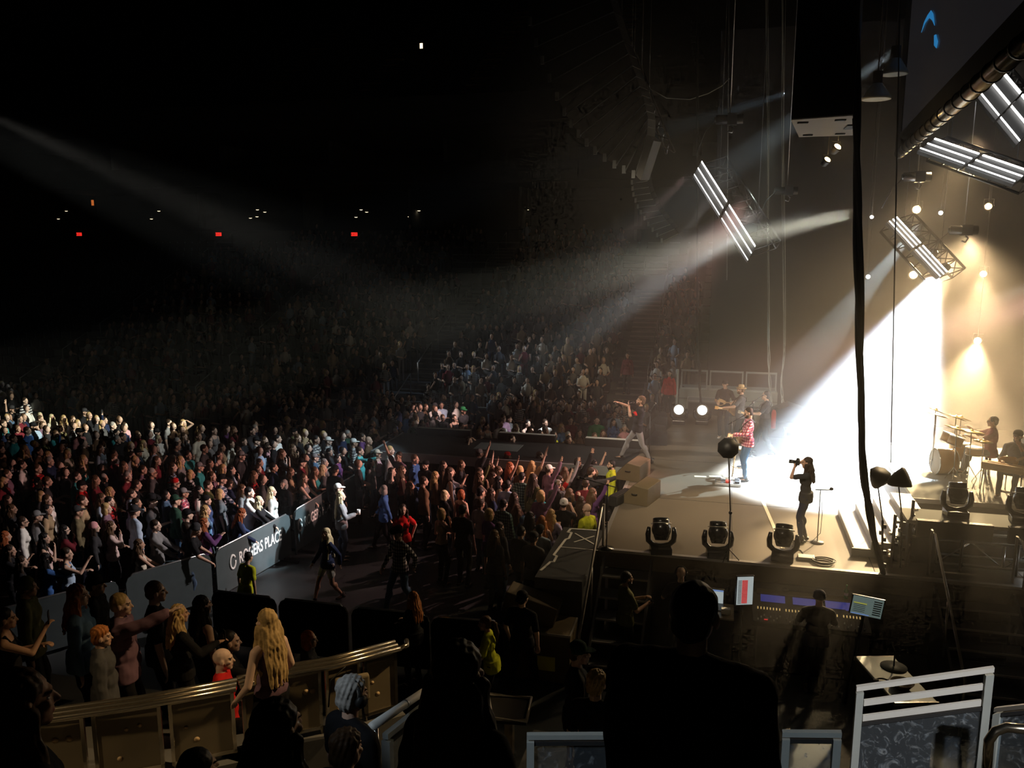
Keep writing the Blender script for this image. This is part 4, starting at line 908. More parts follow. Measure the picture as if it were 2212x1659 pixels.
# pole with black octagonal dish
p = onz(1573, 1213, SZ); t = thing('dish_light_stand', 'black octagonal dish on a tall thin pole at the near stage edge', 'light stand', p)
top = atd(1573, 968, (p-EYE).dot(_fw)/1.0)-p
MB().cyl((0,0,0),(0,0,.95),.018).cyl((0,0,.95),(top.x,top.y,top.z),.012).build('pole','case_black',t); MB().ell((0,0,.95),(.035,)*3).build('collar','case_black',t)
for a in range(3): MB().tube([(0,0,.25),(.2*math.cos(a*2.1),.2*math.sin(a*2.1)+.1,0)],.01,5).build('leg','case_black',t)
MB().lathe(top, [(.05,-.16),(.09,-.14),(.20,-.02),(.205,0),(.19,.01)], 8, ((EYE-p)*-1).to_track_quat('Z','Y').to_matrix() @ Matrix.Rotation(.4,3,'Z')).build('dish','black',t)
def scoop(px, py, d, foot, lab, rz, rx):
    p = onz(foot[0], foot[1], SZ); t = thing('scoop_light_stand', lab, 'light stand', p, 0, 'shell-shaped lights beside the lit steps'); q = atd(px, py, d)-p
    R = Matrix.Rotation(rz,3,'Z') @ Matrix.Rotation(rx,3,'X')
    MB().lathe(q, [(.03,-.2),(.07,-.16),(.15,.0),(.19,.13),(.18,.15)], 8, R).build('shade','black',t); MB().cyl(q-Vector((0,0,.1)),(q.x*.3,q.y*.3,q.z*.55),.012).build('upper_pole','case_black',t)
    MB().cyl((q.x*.3,q.y*.3,q.z*.55),(0,0,0),.02).build('pole','case_black',t)
    for k in range(7): MB().box((q.x*.3*(k/7)+.03*(-1)**k, q.y*.3*k/7, .1+q.z*.5*k/7),(.06,.05,.07)).build('clamp','chrome' if k%2 else 'case_black',t)
scoop(1897, 1036, 14.6, (1905, 1232), 'black rounded shell light on a stand left of its twin by the cables', .3, .5)
scoop(1942, 1036, 14.3, (1945, 1225), 'black tilted cone light on a stand in front of the glowing steps', 1.3, 1.1)
for i, (px, py, hh) in enumerate(((1925,1225,1.0),(1962,1215,1.2))):
    p = onz(px, py, SZ); t = thing('rigging_stand', ['black rigging stand with clamps below the cone light','second black rigging stand with clamps beside the stair rail'][i], 'stand', p, 0, 'rigging stands by the steps')
    MB().cyl((0,0,0),(0,0,hh),.03).build('pole','black_gloss',t)
    for k in range(8): MB().box((.06*math.cos(k*1.9),.05*math.sin(k*2.3),.1+hh*k/9),(.07,.06,.05),rotz(k)).build('clamp','chrome' if k%3 else 'case_black',t)
# photographer's cable, box and coil
a = onz(1727,1208,SZ); t = thing('power_box','small pale box on the near stage edge beside the cable coil','box',a); MB().box((.12,.05,.03),(.3,.2,.06)).build('body','white_paint',t,bevel=.01)
a = onz(1778,1215,SZ); m = MB(); 
for k in range(6): m.tube([(.16*(1+.06*k)*math.cos(j*PI/10)+.02*math.sin(k*3),.13*(1+.05*k)*math.sin(j*PI/10)+.02*math.cos(k*2),.012+.014*k*.6) for j in range(20)],.009,5,True)
m.tube([(-.1,.05,.02),(-.3,.2,.01),(-.35,.5,.01),(-.5,.7,.01)],.009,5)
tag(m.build('coiled_cable','cable',None,loc=a),'dark coiled cable lying on the near stage edge','cable')
p = onz(1765,1172,SZ); t = thing('floor_stand','slim T-topped stand with a hanging lead beside the photographer','stand',p); 
MB().cyl((0,0,0),(0,0,1.08),.01).build('pole','case_black',t); MB().cyl((-.1,0,1.08),(.2,0,1.1),.012).build('arm','case_black',t); MB().ell((.2,0,1.12),(.04,.03,.035)).build('microphone','black',t); MB().tube([(.02,0,1.05),(.06,0,.6),(.05,0,.2),(-.1,-.02,.02),(-.3,-.05,.01)],.006,5).build('lead','cable',t); MB().lathe((0,0,0),[(.13,0),(.13,.015),(.02,.03)],14).build('base','black',t)
# wide steps up to the riser, riser, truss bridge
t = thing('riser_steps', 'wide glowing white steps up to the drum riser with holed side plates', 'steps')
for k in range(4): MB().bx((2.55+.34*k, 16.15, SZ+.0), (2.95+.34*k, 18.6, SZ+.13+.15*k)).build('step', 'aluminium', t, bevel=.01)
m = MB()
for k in range(4): m.bx((2.5+.34*k, 16.08, SZ), (2.92+.34*k, 16.12, SZ+.16+.15*k))
m.build('side_plate', 'grey_case', t)
RZ = 2.15
t = thing('drum_riser', 'pale glaring riser platform under the drum kit', 'platform')
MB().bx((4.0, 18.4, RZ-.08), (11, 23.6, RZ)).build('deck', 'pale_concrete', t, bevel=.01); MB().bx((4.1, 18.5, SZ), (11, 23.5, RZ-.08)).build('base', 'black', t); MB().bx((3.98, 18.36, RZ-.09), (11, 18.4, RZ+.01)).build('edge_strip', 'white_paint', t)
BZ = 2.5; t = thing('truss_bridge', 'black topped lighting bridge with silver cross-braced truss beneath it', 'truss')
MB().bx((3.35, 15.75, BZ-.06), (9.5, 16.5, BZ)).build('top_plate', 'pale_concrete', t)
for i,(x0,x1) in enumerate(((3.5,4.75),(5.0,6.1),(6.4,7.6))): MB().bx((x0,15.68,BZ-.28),(x1,15.8,BZ+.03)).build('black_panel','black',t,bevel=.008)
m = MB()
for z in (SZ+.1, BZ-.36): 
    for y in (15.85, 16.35): m.tube([(3.9,y,z),(9.5,y,z)],.028,8)
x = 3.9
while x < 9.3:
    m.tube([(x,15.85,SZ+.1),(x,15.85,BZ-.36)],.022,6)
    m.tube([(x,15.85,SZ+.1),(x+.55,15.85,BZ-.36)],.014,6); m.tube([(x+.55,15.85,BZ-.36),(x+1.1,15.85,SZ+.1)],.014,6); x += 1.1
m.build('lattice','aluminium',t); MB().bx((3.4,16.55,SZ),(9.5,16.58,BZ-.06)).bx((3.38,15.75,SZ),(3.41,16.55,BZ-.06)).build('backing_cloth','black_cloth',t)  # cloth behind the lattice added to block the warm wash
for x in (4.3, 5.2): MB().tube([(x,15.8,BZ-.03),(x,15.8,SZ)],.03,6).build('post','black',t)
moving_head(2064, 1115, BZ, 'moving head light standing on the bridge in front of the drummer', yaw=.05, tilt=-12, scale=.95)
moving_head(2207, 1128, BZ, 'moving head light on the bridge at the very edge of the picture', yaw=-.1, tilt=-15, scale=.95)
p = Vector((5.9, 16.1, SZ)); t = thing('floor_strobe', 'bright white light lying under the bridge truss', 'stage light', p); MB().bx((-.3,-.15,0),(.3,.15,.12)).build('housing','black',t,bevel=.01); MB().bx((-.27,-.12,.12),(.27,.12,.135)).build('lens','lamp_white',t)
# drum kit
D = onz(2000, 1040, RZ); D = Vector((5.15, 20.6, RZ))
t = thing('drum_kit', 'drum kit with wide cymbals glaring in the white beam', 'drum kit', D, .2)
def drum(nm, c, r, h, R=None, par=t):
    R = R or Matrix.Identity(3); o = MB().lathe(c, [(r,-h/2),(r,h/2)], 24, R).build(nm, 'drumshell', par)
    MB().lathe(Vector(c)+R@Vector((0,0,h/2)), [(r*.97,.001),(r*.95,.008)], 24, R).build('drum_head','drumskin',o); MB().lathe(Vector(c)-R@Vector((0,0,h/2)), [(r*.95,-.008),(r*.97,-.001)], 24, R).build('drum_head','drumskin',o)
    for z in (-1,1): MB().tube([Vector(c)+R@Vector((r*1.02*math.cos(a),r*1.02*math.sin(a),z*h/2)) for a in [i*PI/12 for i in range(24)]],.012,5,True).build('hoop','chrome',o)
drum('bass_drum',(-.1,.0,.30),.29,.42,Matrix.Rotation(PI/2,3,'Y')); drum('snare',(.42,-.28,.62),.18,.15); drum('tom',(.05,-.14,.82),.16,.2,Matrix.Rotation(.3,3,'Y')); drum('tom',(.05,.2,.82),.16,.2,Matrix.Rotation(.3,3,'Y')); drum('floor_tom',(.45,.5,.42),.22,.38)
for i,(x,y,z,r,tl) in enumerate(((-.15,-.55,1.22,.26,.25),(.1,.05,1.35,.24,.3),(-.1,.6,1.3,.27,.25),(.35,-.75,.98,.2,.05),(.55,.75,1.2,.25,.3),(-.35,.1,1.5,.22,.35),(.25,-.4,1.12,.28,.12))):
    c = MB().lathe((x,y,z),[(r,-.02),(r*.5,.0),(.05,.012),(.03,.035),(.005,.04)],24,Matrix.Rotation(tl,3,'Y')).build('cymbal','cymbal',t)
    MB().cyl((x,y,z-.01),(x+.02,y,.3),.011).build('cymbal_stand','chrome',c)
    for a in range(3): MB().tube([(x+.02,y,.32),(x+.02+.2*math.cos(a*2.1),y+.2*math.sin(a*2.1),.0)],.009,5).build('stand_leg','chrome',c)
MB().lathe((.85,0,.5),[(.17,0),(.18,.05),(.16,.08)],16).cyl((.85,0,0),(.85,0,.5),.03).build('drum_throne','black',t)
# lap steel table, amps, cases
p = onz(2098, 1063, RZ); p = Vector((5.85, 18.95, RZ)); t = thing('pedal_steel_guitar','pale wood pedal steel guitar on thin legs in front of the capped player','guitar',p,-.5)
MB().box((0,0,.68),(.9,.24,.07)).build('body','pale_wood',t,bevel=.01); MB().box((0,0,.72),(.7,.09,.012)).build('fretboard','honey_wood',t)
MB().bx((-.44,-.11,.56),(.44,.11,.64)).build('undercarriage','pale_wood',t)
for x in (-.4,.4):
    for y in (-.09,.09): MB().cyl((x,y,.6),(x*1.05,y*1.6,0),.012).build('leg','chrome',t)
MB().bx((-.12,-.02,.1),(.12,.02,.14)).build('pedal_bar','chrome',t)
def case(nm, lab, a, b, m_='case_black', trim='edge_metal', cat='case', group='amplifiers and cases by the seated player'):
    a = Vector(a); b = Vector(b); o = Vector(((a.x+b.x)/2,(a.y+b.y)/2,a.z)); t = thing(nm, lab, cat, o, 0, group); q = a-o; r = b-o
    MB().bx(q, r).build('body', m_, t, bevel=.015); m = MB(); w_ = .014
    for x in (q.x, r.x):
        for y in (q.y, r.y): m.bx((x-w_,y-w_,q.z),(x+w_,y+w_,r.z))
    for z in (q.z+w_, r.z):
        for y in (q.y, r.y): m.bx((q.x,y-w_,z-w_),(r.x,y+w_,z+w_))
        for x in (q.x, r.x): m.bx((x-w_,q.y,z-w_),(x+w_,r.y,z+w_))
    m.build('edge_trim', trim, t); MB().bx((q.x+.05,q.y-.012,q.z+.05),(r.x-.05,q.y-.002,r.z-.06)).build('front_grille','grille',t); return t
case('amplifier','black amplifier with lit knobs and pale edge trim beside the capped player',(6.45,18.7,RZ),(7.35,19.25,RZ+.55))
MB().bx((-.45,-.27,.58),(.45,.27,.64)).build('pedal_tray','black',C.objects['amplifier']); 
random.seed(4)
for k in range(9): MB().box((-.36+.09*k, -.1+.08*(k%2), .665),(.06,.08,.03)).build('pedal',['chrome','red_plastic','aluminium'][k%3],C.objects['amplifier'])
case('equipment_case','tall black equipment case carrying a bottle beside the drummer',(6.7,20.4,RZ),(7.5,21.1,RZ+.95))
case('flight_case','flat flight case behind the amplifier at the picture edge',(7.9,19.2,RZ),(8.9,20,RZ+.7)); case('flight_case','lower flight case cut by the picture edge near the bridge',(7.75,17.2,SZ),(8.8,18.0,SZ+.8))
t = thing('water_bottle','clear blue-labelled water bottle on the tall equipment case','bottle',(6.85,20.6,RZ+.965)); MB().lathe((0,0,0),[(.035,0),(.036,.16),(.015,.2),(.015,.22)],12).build('bottle_body','cloth_pale blue',t); MB().cyl((0,0,.22),(0,0,.245),.017).build('lid','white_paint',t)
p = Vector((7.45,20.9,RZ+.97)); t = thing('camera_on_stand','small black camera on a stalk behind the equipment case','camera',(7.7,21.3,RZ)); MB().cyl((0,0,0),(0,0,1.3),.02).build('pole','case_black',t); MB().box((0,0,1.38),(.22,.14,.16)).build('body','black',t,bevel=.01); MB().cyl((-.11,0,1.38),(-.2,0,1.38),.05).build('lens','glass_dark',t)
# pipe guard rail by the dark stairs
t = thing('guard_rail','black pipe guard rail with rounded corners at the head of the dark stairs','railing',(5.15,15.2,SZ))
for h in (.35,.7,1.08): pass
MB().tube([(.0,0,0),(.0,0,.95),(.05,0,1.05),(.15,0,1.1),(2.6,0,1.1)],.025,8).tube([(0,0,.1),(2.6,0,.1)],.02,6).tube([(0,0,.6),(2.6,0,.6)],.02,6).tube([(.45,0,.1),(.45,0,.6)],.02,6).tube([(1.4,0,.1),(1.4,0,1.1)],.02,6).build('pipe_frame','black_gloss',t)
# far side of the stage: barricade wall with rail panels and clutter
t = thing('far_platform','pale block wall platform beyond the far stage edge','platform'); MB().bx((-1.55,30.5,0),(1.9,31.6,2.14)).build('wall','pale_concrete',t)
m = MB()
for z in (.9,1.35,1.8): m.bx((-1.55,30.48,z),(1.9,30.5,z+.02))
m.build('block_joints','concrete',t)
for i,(x0,x1) in enumerate(((-1.5,-.55),(-.48,.7),(.78,1.85))):
    t = thing('rail_panel',['pale framed glass rail panel at the stairs end of the far platform','middle pale framed glass rail panel on the far platform','pale framed glass rail panel behind the musicians'][i],'railing',(x0,30.55,2.14),0,'rail panels on the far platform'); w_ = x1-x0
    MB().bx((0,0,.0),(w_,.05,.06)).bx((0,0,.66),(w_,.05,.72)).bx((0,0,.06),(.05,.05,.66)).bx((w_-.05,0,.06),(w_,.05,.66)).build('frame','pale_frame',t); MB().bx((.05,.02,.06),(w_-.05,.03,.66)).build('glass_pane','clear_glass',t)
MB_ = MB().cyl((-1.62,30.3,0),(-1.62,30.3,2.9),.05).build('corner_post','pale_frame'); tag(MB_,'pale upright post at the corner of the far platform','post')
case('road_case','long grey road case behind the lit round lights',(-1.2,29.3,0),(.2,30.0,1.95),'grey_case','aluminium',group='cases beyond the far stage edge'); case('road_case','black road case beside the brighter round light',(-.1,28.8,0),(.5,29.2,1.8),'case_black','aluminium',group='cases beyond the far stage edge'); case('road_case','small black road case below the white shirt on the barricade',(.7,28.8,0),(1.5,29.3,1.85),'case_black','aluminium',group='cases beyond the far stage edge')
t = thing('hanging_towel','pair of white towels hanging on the far platform wall','towel',(.15,30.4,1.0)); MB().bx((-.2,0,0),(-.02,.05,.85)).build('towel_cloth','white_paint',t,bevel=.02); MB().bx((.06,0,-.05),(.22,.05,.8)).build('towel_cloth','white_paint',t,bevel=.02)
p = onz(1670, 925, SZ); t = thing('fire_extinguisher','red fire extinguisher standing behind the musicians','fire extinguisher',(p.x,p.y,SZ)); MB().lathe((0,0,0),[(.07,0),(.075,.02),(.075,.5),(.05,.58),(.02,.6)],14).build('tank','red_plastic',t); MB().tube([(0,0,.58),(.03,0,.66),(.1,0,.66)],.015,6).build('nozzle','black',t)
p = onz(1708, 945, SZ); t = thing('keyboard_case','long white-topped case at the edge of the glare behind the bass player','case',(p.x,p.y,SZ)); MB().bx((-.2,0,0),(1.4,.5,.22)).build('body','pale_concrete',t,bevel=.02); MB().bx((-.12,-.01,.06),(.2,.0,.14)).build('latch','black',t)
t = thing('stage_riser_box','grey slanted box step behind the bass player','box',(onz(1700,925,SZ).x,onz(1700,925,SZ).y+.9,SZ)); MB().prism([(-.5,0),(.9,0),(.9,.3),(.1,.55),(-.5,.3)],0,.9,Matrix(((1,0,0),(0,0,1),(0,1,0)))).build('body','matte_dark',t)
# ---------------------------------------------------------------- barriers on the floor
def barrier(a, b, lab, front, text=False, z=1.12, ht=1.0, base=True, m_='banner'):
    a = Vector(a); b = Vector(b); d = (b-a); L_ = d.length; rz = math.atan2(d.y, d.x); t = thing('crowd_barrier', lab, 'barrier', a, rz, 'covered crowd barriers')
    pts = [(0,.10),(L_,.10),(L_,z-.14),(L_-.04,z-.05),(L_-.13,z),(.13,z),(.04,z-.05),(0,z-.14)]
    MB().prism(pts, -.02, .02, Matrix(((1,0,0),(0,0,1),(0,1,0)))).build('cover', m_, t); MB().tube([(.04,0,.0),(.04,0,z-.1),(.14,0,z+.01),(L_-.14,0,z+.01),(L_-.04,0,z-.1),(L_-.04,0,0)],.02,8).build('pipe_frame','aluminium',t)
    for x in (.25, L_-.25): MB().bx((x-.03,-.38,0),(x+.03,.38,.05)).bx((x-.02,-.02,0),(x+.02,.02,.2)).build('foot','case_black',t)
    if text:
        s = front; y = -.024*s
        o = text_mesh('ROGERS PLACE', .36, 'lettering', 'lettering', t, .002, (L_*.57, y, z*.62), (PI/2, 0, 0 if s > 0 else PI), 'CENTER', .62, .006)
        w_ = L_*.085; g = MB(); c = (L_*.57 - s*(.98), y, z*.62); ring = []; n = 28
        for i in range(n):
            a_ = .55 + (2*PI-.5)*i/(n-1) ; ring.append((c[0]+s*.085*math.cos(a_), c[1], c[2]+.15*math.sin(a_)))
        g.tube(ring, .026, 6); g.build('ring_emblem','lettering',t)
    return t
mat('banner', (.055,.072,.078), .8, var=.18, scale=5, bump=.3); mat('lettering', (.85,.87,.86), .6, var=.03)
LV = [Vector((-10.12,14.35,0)), Vector((-9.86,16.95,0)), Vector((-9.83,17.12,0)), Vector((-9.78,19.2,0))]
barrier(LV[0], LV[1], 'nearer lettered grey banner barrier beside the open floor', 1, True); barrier(LV[2], LV[3], 'farther lettered grey banner barrier under the bright spotlight', 1, True)
barrier((-11.0,12.75,0), (-10.16,14.25,0), 'plain sagging grey banner barrier where people rest their hands', 1)
barrier((-12.3,10.7,0), (-11.05,12.6,0), 'plain grey banner barrier nearest the near stand', 1)
barrier((-9.78,19.3,0), (-9.7,21.3,0), 'dark banner barrier between the spotlight and the runway tip', 1)
BX = [-9.2,-7.75,-6.28,-6.2,-4.75,-3.3]
for i,(x0,x1) in enumerate(((-9.0,-7.68),(-7.62,-6.28),(-6.19,-4.75),(-4.7,-3.45))):
    barrier((x0,12.6,0),(x1,12.6+.03*i,0), ['black covered barrier behind the yellow shirt','black covered barrier with rounded corner beside the gap','black covered barrier on the stage side of the gap','black covered barrier beside the box speaker'][i], 1, False, 1.12, 1, True, 'black_cloth')
# ---------------------------------------------------------------- sound desk and tables
t = thing('mixing_console','big mixing console with rows of lit faders below the stage edge','mixing console',(1.6,14.6,0))
MB().bx((-.85,-.35,.0),(1.0,.3,.86)).build('stand','black',t,bevel=.02)
Rm = Matrix.Rotation(.38,3,'X'); MB().box((.05,-.05,1.02),(1.95,.72,.12),Rm).build('body','black_gloss',t,bevel=.02); MB().bx((-.85,.22,1.1),(1.05,.42,1.22)).build('meter_bridge','wood_box',t,bevel=.01)
def onpanel(x,y,h=.0): return Vector((.05,-.05,1.02)) + Rm @ Vector((x,y,.062+h))
for k in range(3): MB().box(onpanel(-.62+.55*k,.22,.003),(.42,.17,.006),Rm).build('display','blue_led',t)
MB().box(onpanel(.75,.2,.003),(.3,.17,.006),Rm).build('display','blue_led',t)
m = MB(); m2 = MB(); m3 = MB()
for i in range(34):
    x = -.88+.053*i
    if i%9 != 8:
        m.box(onpanel(x,-.03,.006),(.018,.05,.012),Rm)
        m3.box(onpanel(x,-.22,.004),(.004,.2,.004),Rm); m2.box(onpanel(x,-.30+.13*((i*7)%5)/5,.012),(.02,.03,.02),Rm)
m.build('lit_buttons','amber_led',t); m3.build('fader_stripe','case_black',t); m2.build('fader_buttons','grey_case',t); MB().box(onpanel(-.75,-.3,.01),(.06,.012,.012),Rm).build('red_leds','red_led',t)
t2 = thing('glass_bottle','green beer bottle standing on the console top','bottle',(2.28,14.93,1.225)); MB().lathe((0,0,0),[(.032,0),(.034,.02),(.034,.14),(.013,.19),(.013,.25)],12).build('bottle_body','cloth_green',t2); MB().cyl((0,0,.06),(0,0,.11),.0355).build('bottle_label','white_paint',t2)
t2 = thing('desk_microphone','small black device lying on the console top','device',(1.25,14.93,1.225)); MB().ell((0,0,.04),(.06,.05,.04)).build('body','black',t2)
def monitor(px, py, d, w_, h_, rz, lab, kind):
    p = atd(px, py, d); t = thing('monitor', lab, 'monitor', p, rz, 'monitors at the sound desk')
    MB().bx((-w_/2,0,-h_/2),(w_/2,.04,h_/2)).build('housing','black_gloss',t,bevel=.006)
    m_ = 'screen_white' if kind == 'red' else 'screen_dim'; s = MB().bx((-w_*.46,-.006,-h_*.47),(w_*.46,.0,h_*.47)).build('screen',m_,t)
    if kind == 'red':
        MB().bx((-w_*.18,-.010,-h_*.42),(w_*.14,-.006,h_*.36)).build('red_block','screen_red',s); g = MB()
        for k in range(16): g.bx((-w_*.40,-.010,-h_*.42+h_*.05*k),(-w_*.2,-.006,-h_*.42+h_*.05*k+h_*.018)); g.bx((-w_*.18,-.013,-h_*.42+h_*.05*k-.002),(w_*.14,-.010,-h_*.42+h_*.05*k+.001))
        g.build('text_rows','cloth_charcoal',s)
    else:
        MB().bx((-w_*.42,-.010,h_*.1),(-w_*.02,-.006,h_*.16)).build('yellow_bar','screen_yellow',s); MB().bx((-w_*.44,-.010,-h_*.44),(.1*w_,-.006,-h_*.40)).build('blue_bar','screen_blue',s)
        g = MB()
        for k in range(7): g.bx((w_*.18,-.010,-h_*.35+h_*.11*k),(w_*.42,-.006,-h_*.35+h_*.11*k+h_*.05))
        for k in range(5): g.bx((-w_*.4,-.010,-h_*.3+h_*.09*k),(-w_*.05,-.006,-h_*.3+h_*.09*k+h_*.02))
        g.build('dark_blocks','cloth_charcoal',s)
    MB().tube([(0,.06,-h_*.2),(0,.12,-h_*.6),(0,.05,-p.z+.0)],.025,6).build('stand','black',t)
    return t
monitor(1609,1276,14.3,.31,.54,YAW+.08,'upright monitor showing a red column beside the mixing console','red')
mo = monitor(1873,1311,13.2,.50,.33,YAW-.25,'wide monitor showing dim rows and a yellow bar at the end of the mixing console','dim'); mo.rotation_euler.y = .12
t = thing('side_table','white-topped flight case table carrying a dish lamp and a bowl','table',(2.75,12.9,0),.28)
MB().box((0,.0,.84),(.62,1.35,.04)).build('table_top','pale_frame',t,bevel=.01); MB().box((0,0,.41),(.58,1.3,.82)).build('case_body','black',t); MB().bx((-.33,-.69,.8),(.33,-.66,.86)).build('edge_trim','edge_metal',t); MB().bx((-.33,.66,.8),(.33,.69,.86)).build('edge_trim','edge_metal',t)
tb = Vector((2.75,12.9,.86)); 
q = thing('desk_lamp','black desk lamp with a broad round foot on the white table','lamp',tb+Vector((.05,.35,0))); MB().lathe((0,0,0),[(.2,0),(.2,.015),(.03,.03)],20).build('base','grey_case',q); MB().tube([(0,0,.02),(0,0,.28),(-.05,0,.4)],.012,6).build('stem','black',q)
q = thing('bowl','dark round bowl on the white table','bowl',tb+Vector((.05,-.3,0))); MB().lathe((0,0,0),[(.08,0),(.11,.03),(.17,.11),(.16,.11),(.09,.04),(.01,.03)],20).build('bowl_body','wood_box',q)
q = thing('headphones','black headphones lying on the white table beside the bowl','headphones',tb+Vector((-.2,-.22,0))); MB().tube([(.1*math.cos(a),.1*math.sin(a),.03) for a in [i*PI/8 for i in range(9)]],.012,6).build('headband','black',q); MB().cyl((-.1,0,0),(-.1,0,.05),.04).build('ear_cup','black',q); MB().cyl((.1,0,0),(.1,0,.05),.04).build('ear_cup','black',q)
t = thing('equipment_rack','tall black rack beside the seated worker with a laptop','rack',(0.0,14.4,0)); MB().bx((-.55,-.3,0),(.35,.3,.95)).build('cabinet','black',t,bevel=.01); MB().bx((-.56,-.31,.95),(.36,.31,.98)).build('top','panel_tan',t); MB().bx((-.57,-.32,0),(-.54,-.29,.98)).build('edge_trim','edge_metal',t)
t = thing('laptop','open laptop with a blue-bordered screen on the rack','laptop',(-.02,14.55,.98),-.05); MB().bx((-.2,-.18,0),(.2,.1,.02)).build('keyboard_base','grey_case',t); s = MB().bx((-.2,.1,.0),(.2,.12,.30)).build('lid','black',t); MB().bx((-.185,.094,.03),(.185,.1,.28)).build('screen','screen_white',s); MB().bx((-.185,.09,.255),(.185,.094,.28)).build('title_bar','screen_blue',s)
for i, (px, py, z) in enumerate(((1505, 1252, 1.0), (1425, 1275, 1.0))):
    p = onz(px, py, z); q = thing('small_box', ['pale small box on the rack beside the laptop','low cream box on the near end of the rack'][i],'box',(.22 if i==0 else -.42, 14.3, .98)); MB().box((0,0,.05),(.16,.12,.1)).build('body','white_paint' if i==0 else 'panel_tan',q,bevel=.008)
# ---------------------------------------------------------------- rails and glass of the near stand
def hrail(nm, pts, r, off, m_, t): 
    MB().tube([Vector(p)+Vector(off) for p in pts], r, 10).build(nm, m_, t)
GP = [onz(x,y,3.55) for x,y in ((-160,1575),(-30,1568),(100,1555),(300,1527),(510,1488))]; GP2 = [onz(x,y,3.55) for x,y in ((518,1482),(640,1453),(720,1440),(864,1401))]
def railing(lab, P, npan):
    o = P[0].copy(); t = thing('balcony_rail', lab, 'railing', o, 0, 'triple tube rails of the near stand'); Q = [p-o for p in P]; d = (Q[-1]-Q[0]).normalized(); n = Vector((-d.y,d.x,0)) 
    for k in range(3): hrail('rail_tube', Q, .026, n*(.075*k), 'rail_steel', t)
    L_ = [0]; 
    for a,b in zip(Q,Q[1:]): L_.append(L_[-1]+(b-a).length)
    def at(s):
        s *= L_[-1]
        for i in range(len(Q)-1):
            if s <= L_[i+1]+1e-6: return Q[i].lerp(Q[i+1],(s-L_[i])/(L_[i+1]-L_[i]))
        return Q[-1]
    for k in range(npan):
        a = at(k/npan+.012); b = at((k+1)/npan-.012); e = (b-a); ln = e.length; R = rotz(math.atan2(e.y,e.x)); c = (a+b)/2 + n*.07
        f = MB()
        for s_ in (-1,1): f.box(c+R@Vector((s_*(ln/2-.015),0,-.34)),(.03,.045,.62),R)
        f.box(c+Vector((0,0,-.05)),(ln,.045,.03),R).box(c+Vector((0,0,-.63)),(ln,.045,.035),R)
        f = f.build('panel_frame','rail_steel',t); MB().box(c+Vector((0,0,-.34)),(ln-.06,.015,.55),R).build('panel_sheet','panel_tan',f)
        g = MB(); random.seed(k+npan)
        for q_ in range(2 if k%2 else 3): g.cyl(c+R@Vector((random.uniform(-.3,.3)*ln,-.012,random.uniform(-.5,-.15))),c+R@Vector((0,-.013,0))+Vector((0,0,0)),.001) if 0 else g.lathe(c+R@Vector((random.uniform(-.3,.3)*ln,-.009,random.uniform(-.5,-.15))),[(.012+.02*random.random(),0),(.001,.002)],12,R@Matrix.Rotation(PI/2,3,'X'))
        g.build('sticker_marks','pale_wood',f)
        for s_ in (.04,.96): MB().cyl(a.lerp(b,s_)+n*.07, a.lerp(b,s_)+n*.07+Vector((0,0,-.72)),.014).build('post','rail_steel',t)
    return t
r1 = railing('long gold-lit triple tube rail with tan panels curving past the picture corner', GP, 4); r2 = railing('gold-lit triple tube rail with tan panels ending beside the dark barriers', GP2, 4)
MB().tube([GP2[-1]-GP2[0]+Vector((0,0,0)), GP2[-1]-GP2[0]+Vector((.04,.08,0)), GP2[-1]-GP2[0]+Vector((-.0,.17,0))],.026,8).build('end_loop','rail_steel',r2)
p = onz(760,1480,3.35); t = thing('junction_box','tan electrical box with a cable on the rail panels','box',p,.6); MB().box((0,-.03,-.02),(.32,.07,.26)).build('body','panel_tan',t,bevel=.02); MB().tube([(-.05,-.02,.11),(-.05,0,.2),(-.2,-.03,.1),(-.23,-.05,-.15)],.008,5).build('conduit','cable',t)
m = MB()                                                                 # ledge under the rails
PP = GP+GP2
for a,b in zip(PP,PP[1:]):
    d = b-a; R = rotz(math.atan2(d.y,d.x)); n = Vector((-d.y,d.x,0)).normalized(); c = (a+b)/2+n*.08; m.box((c.x,c.y,1.43),(d.length+.06,.22,2.84),R)
struct(m.build('ledge_wall','concrete'))
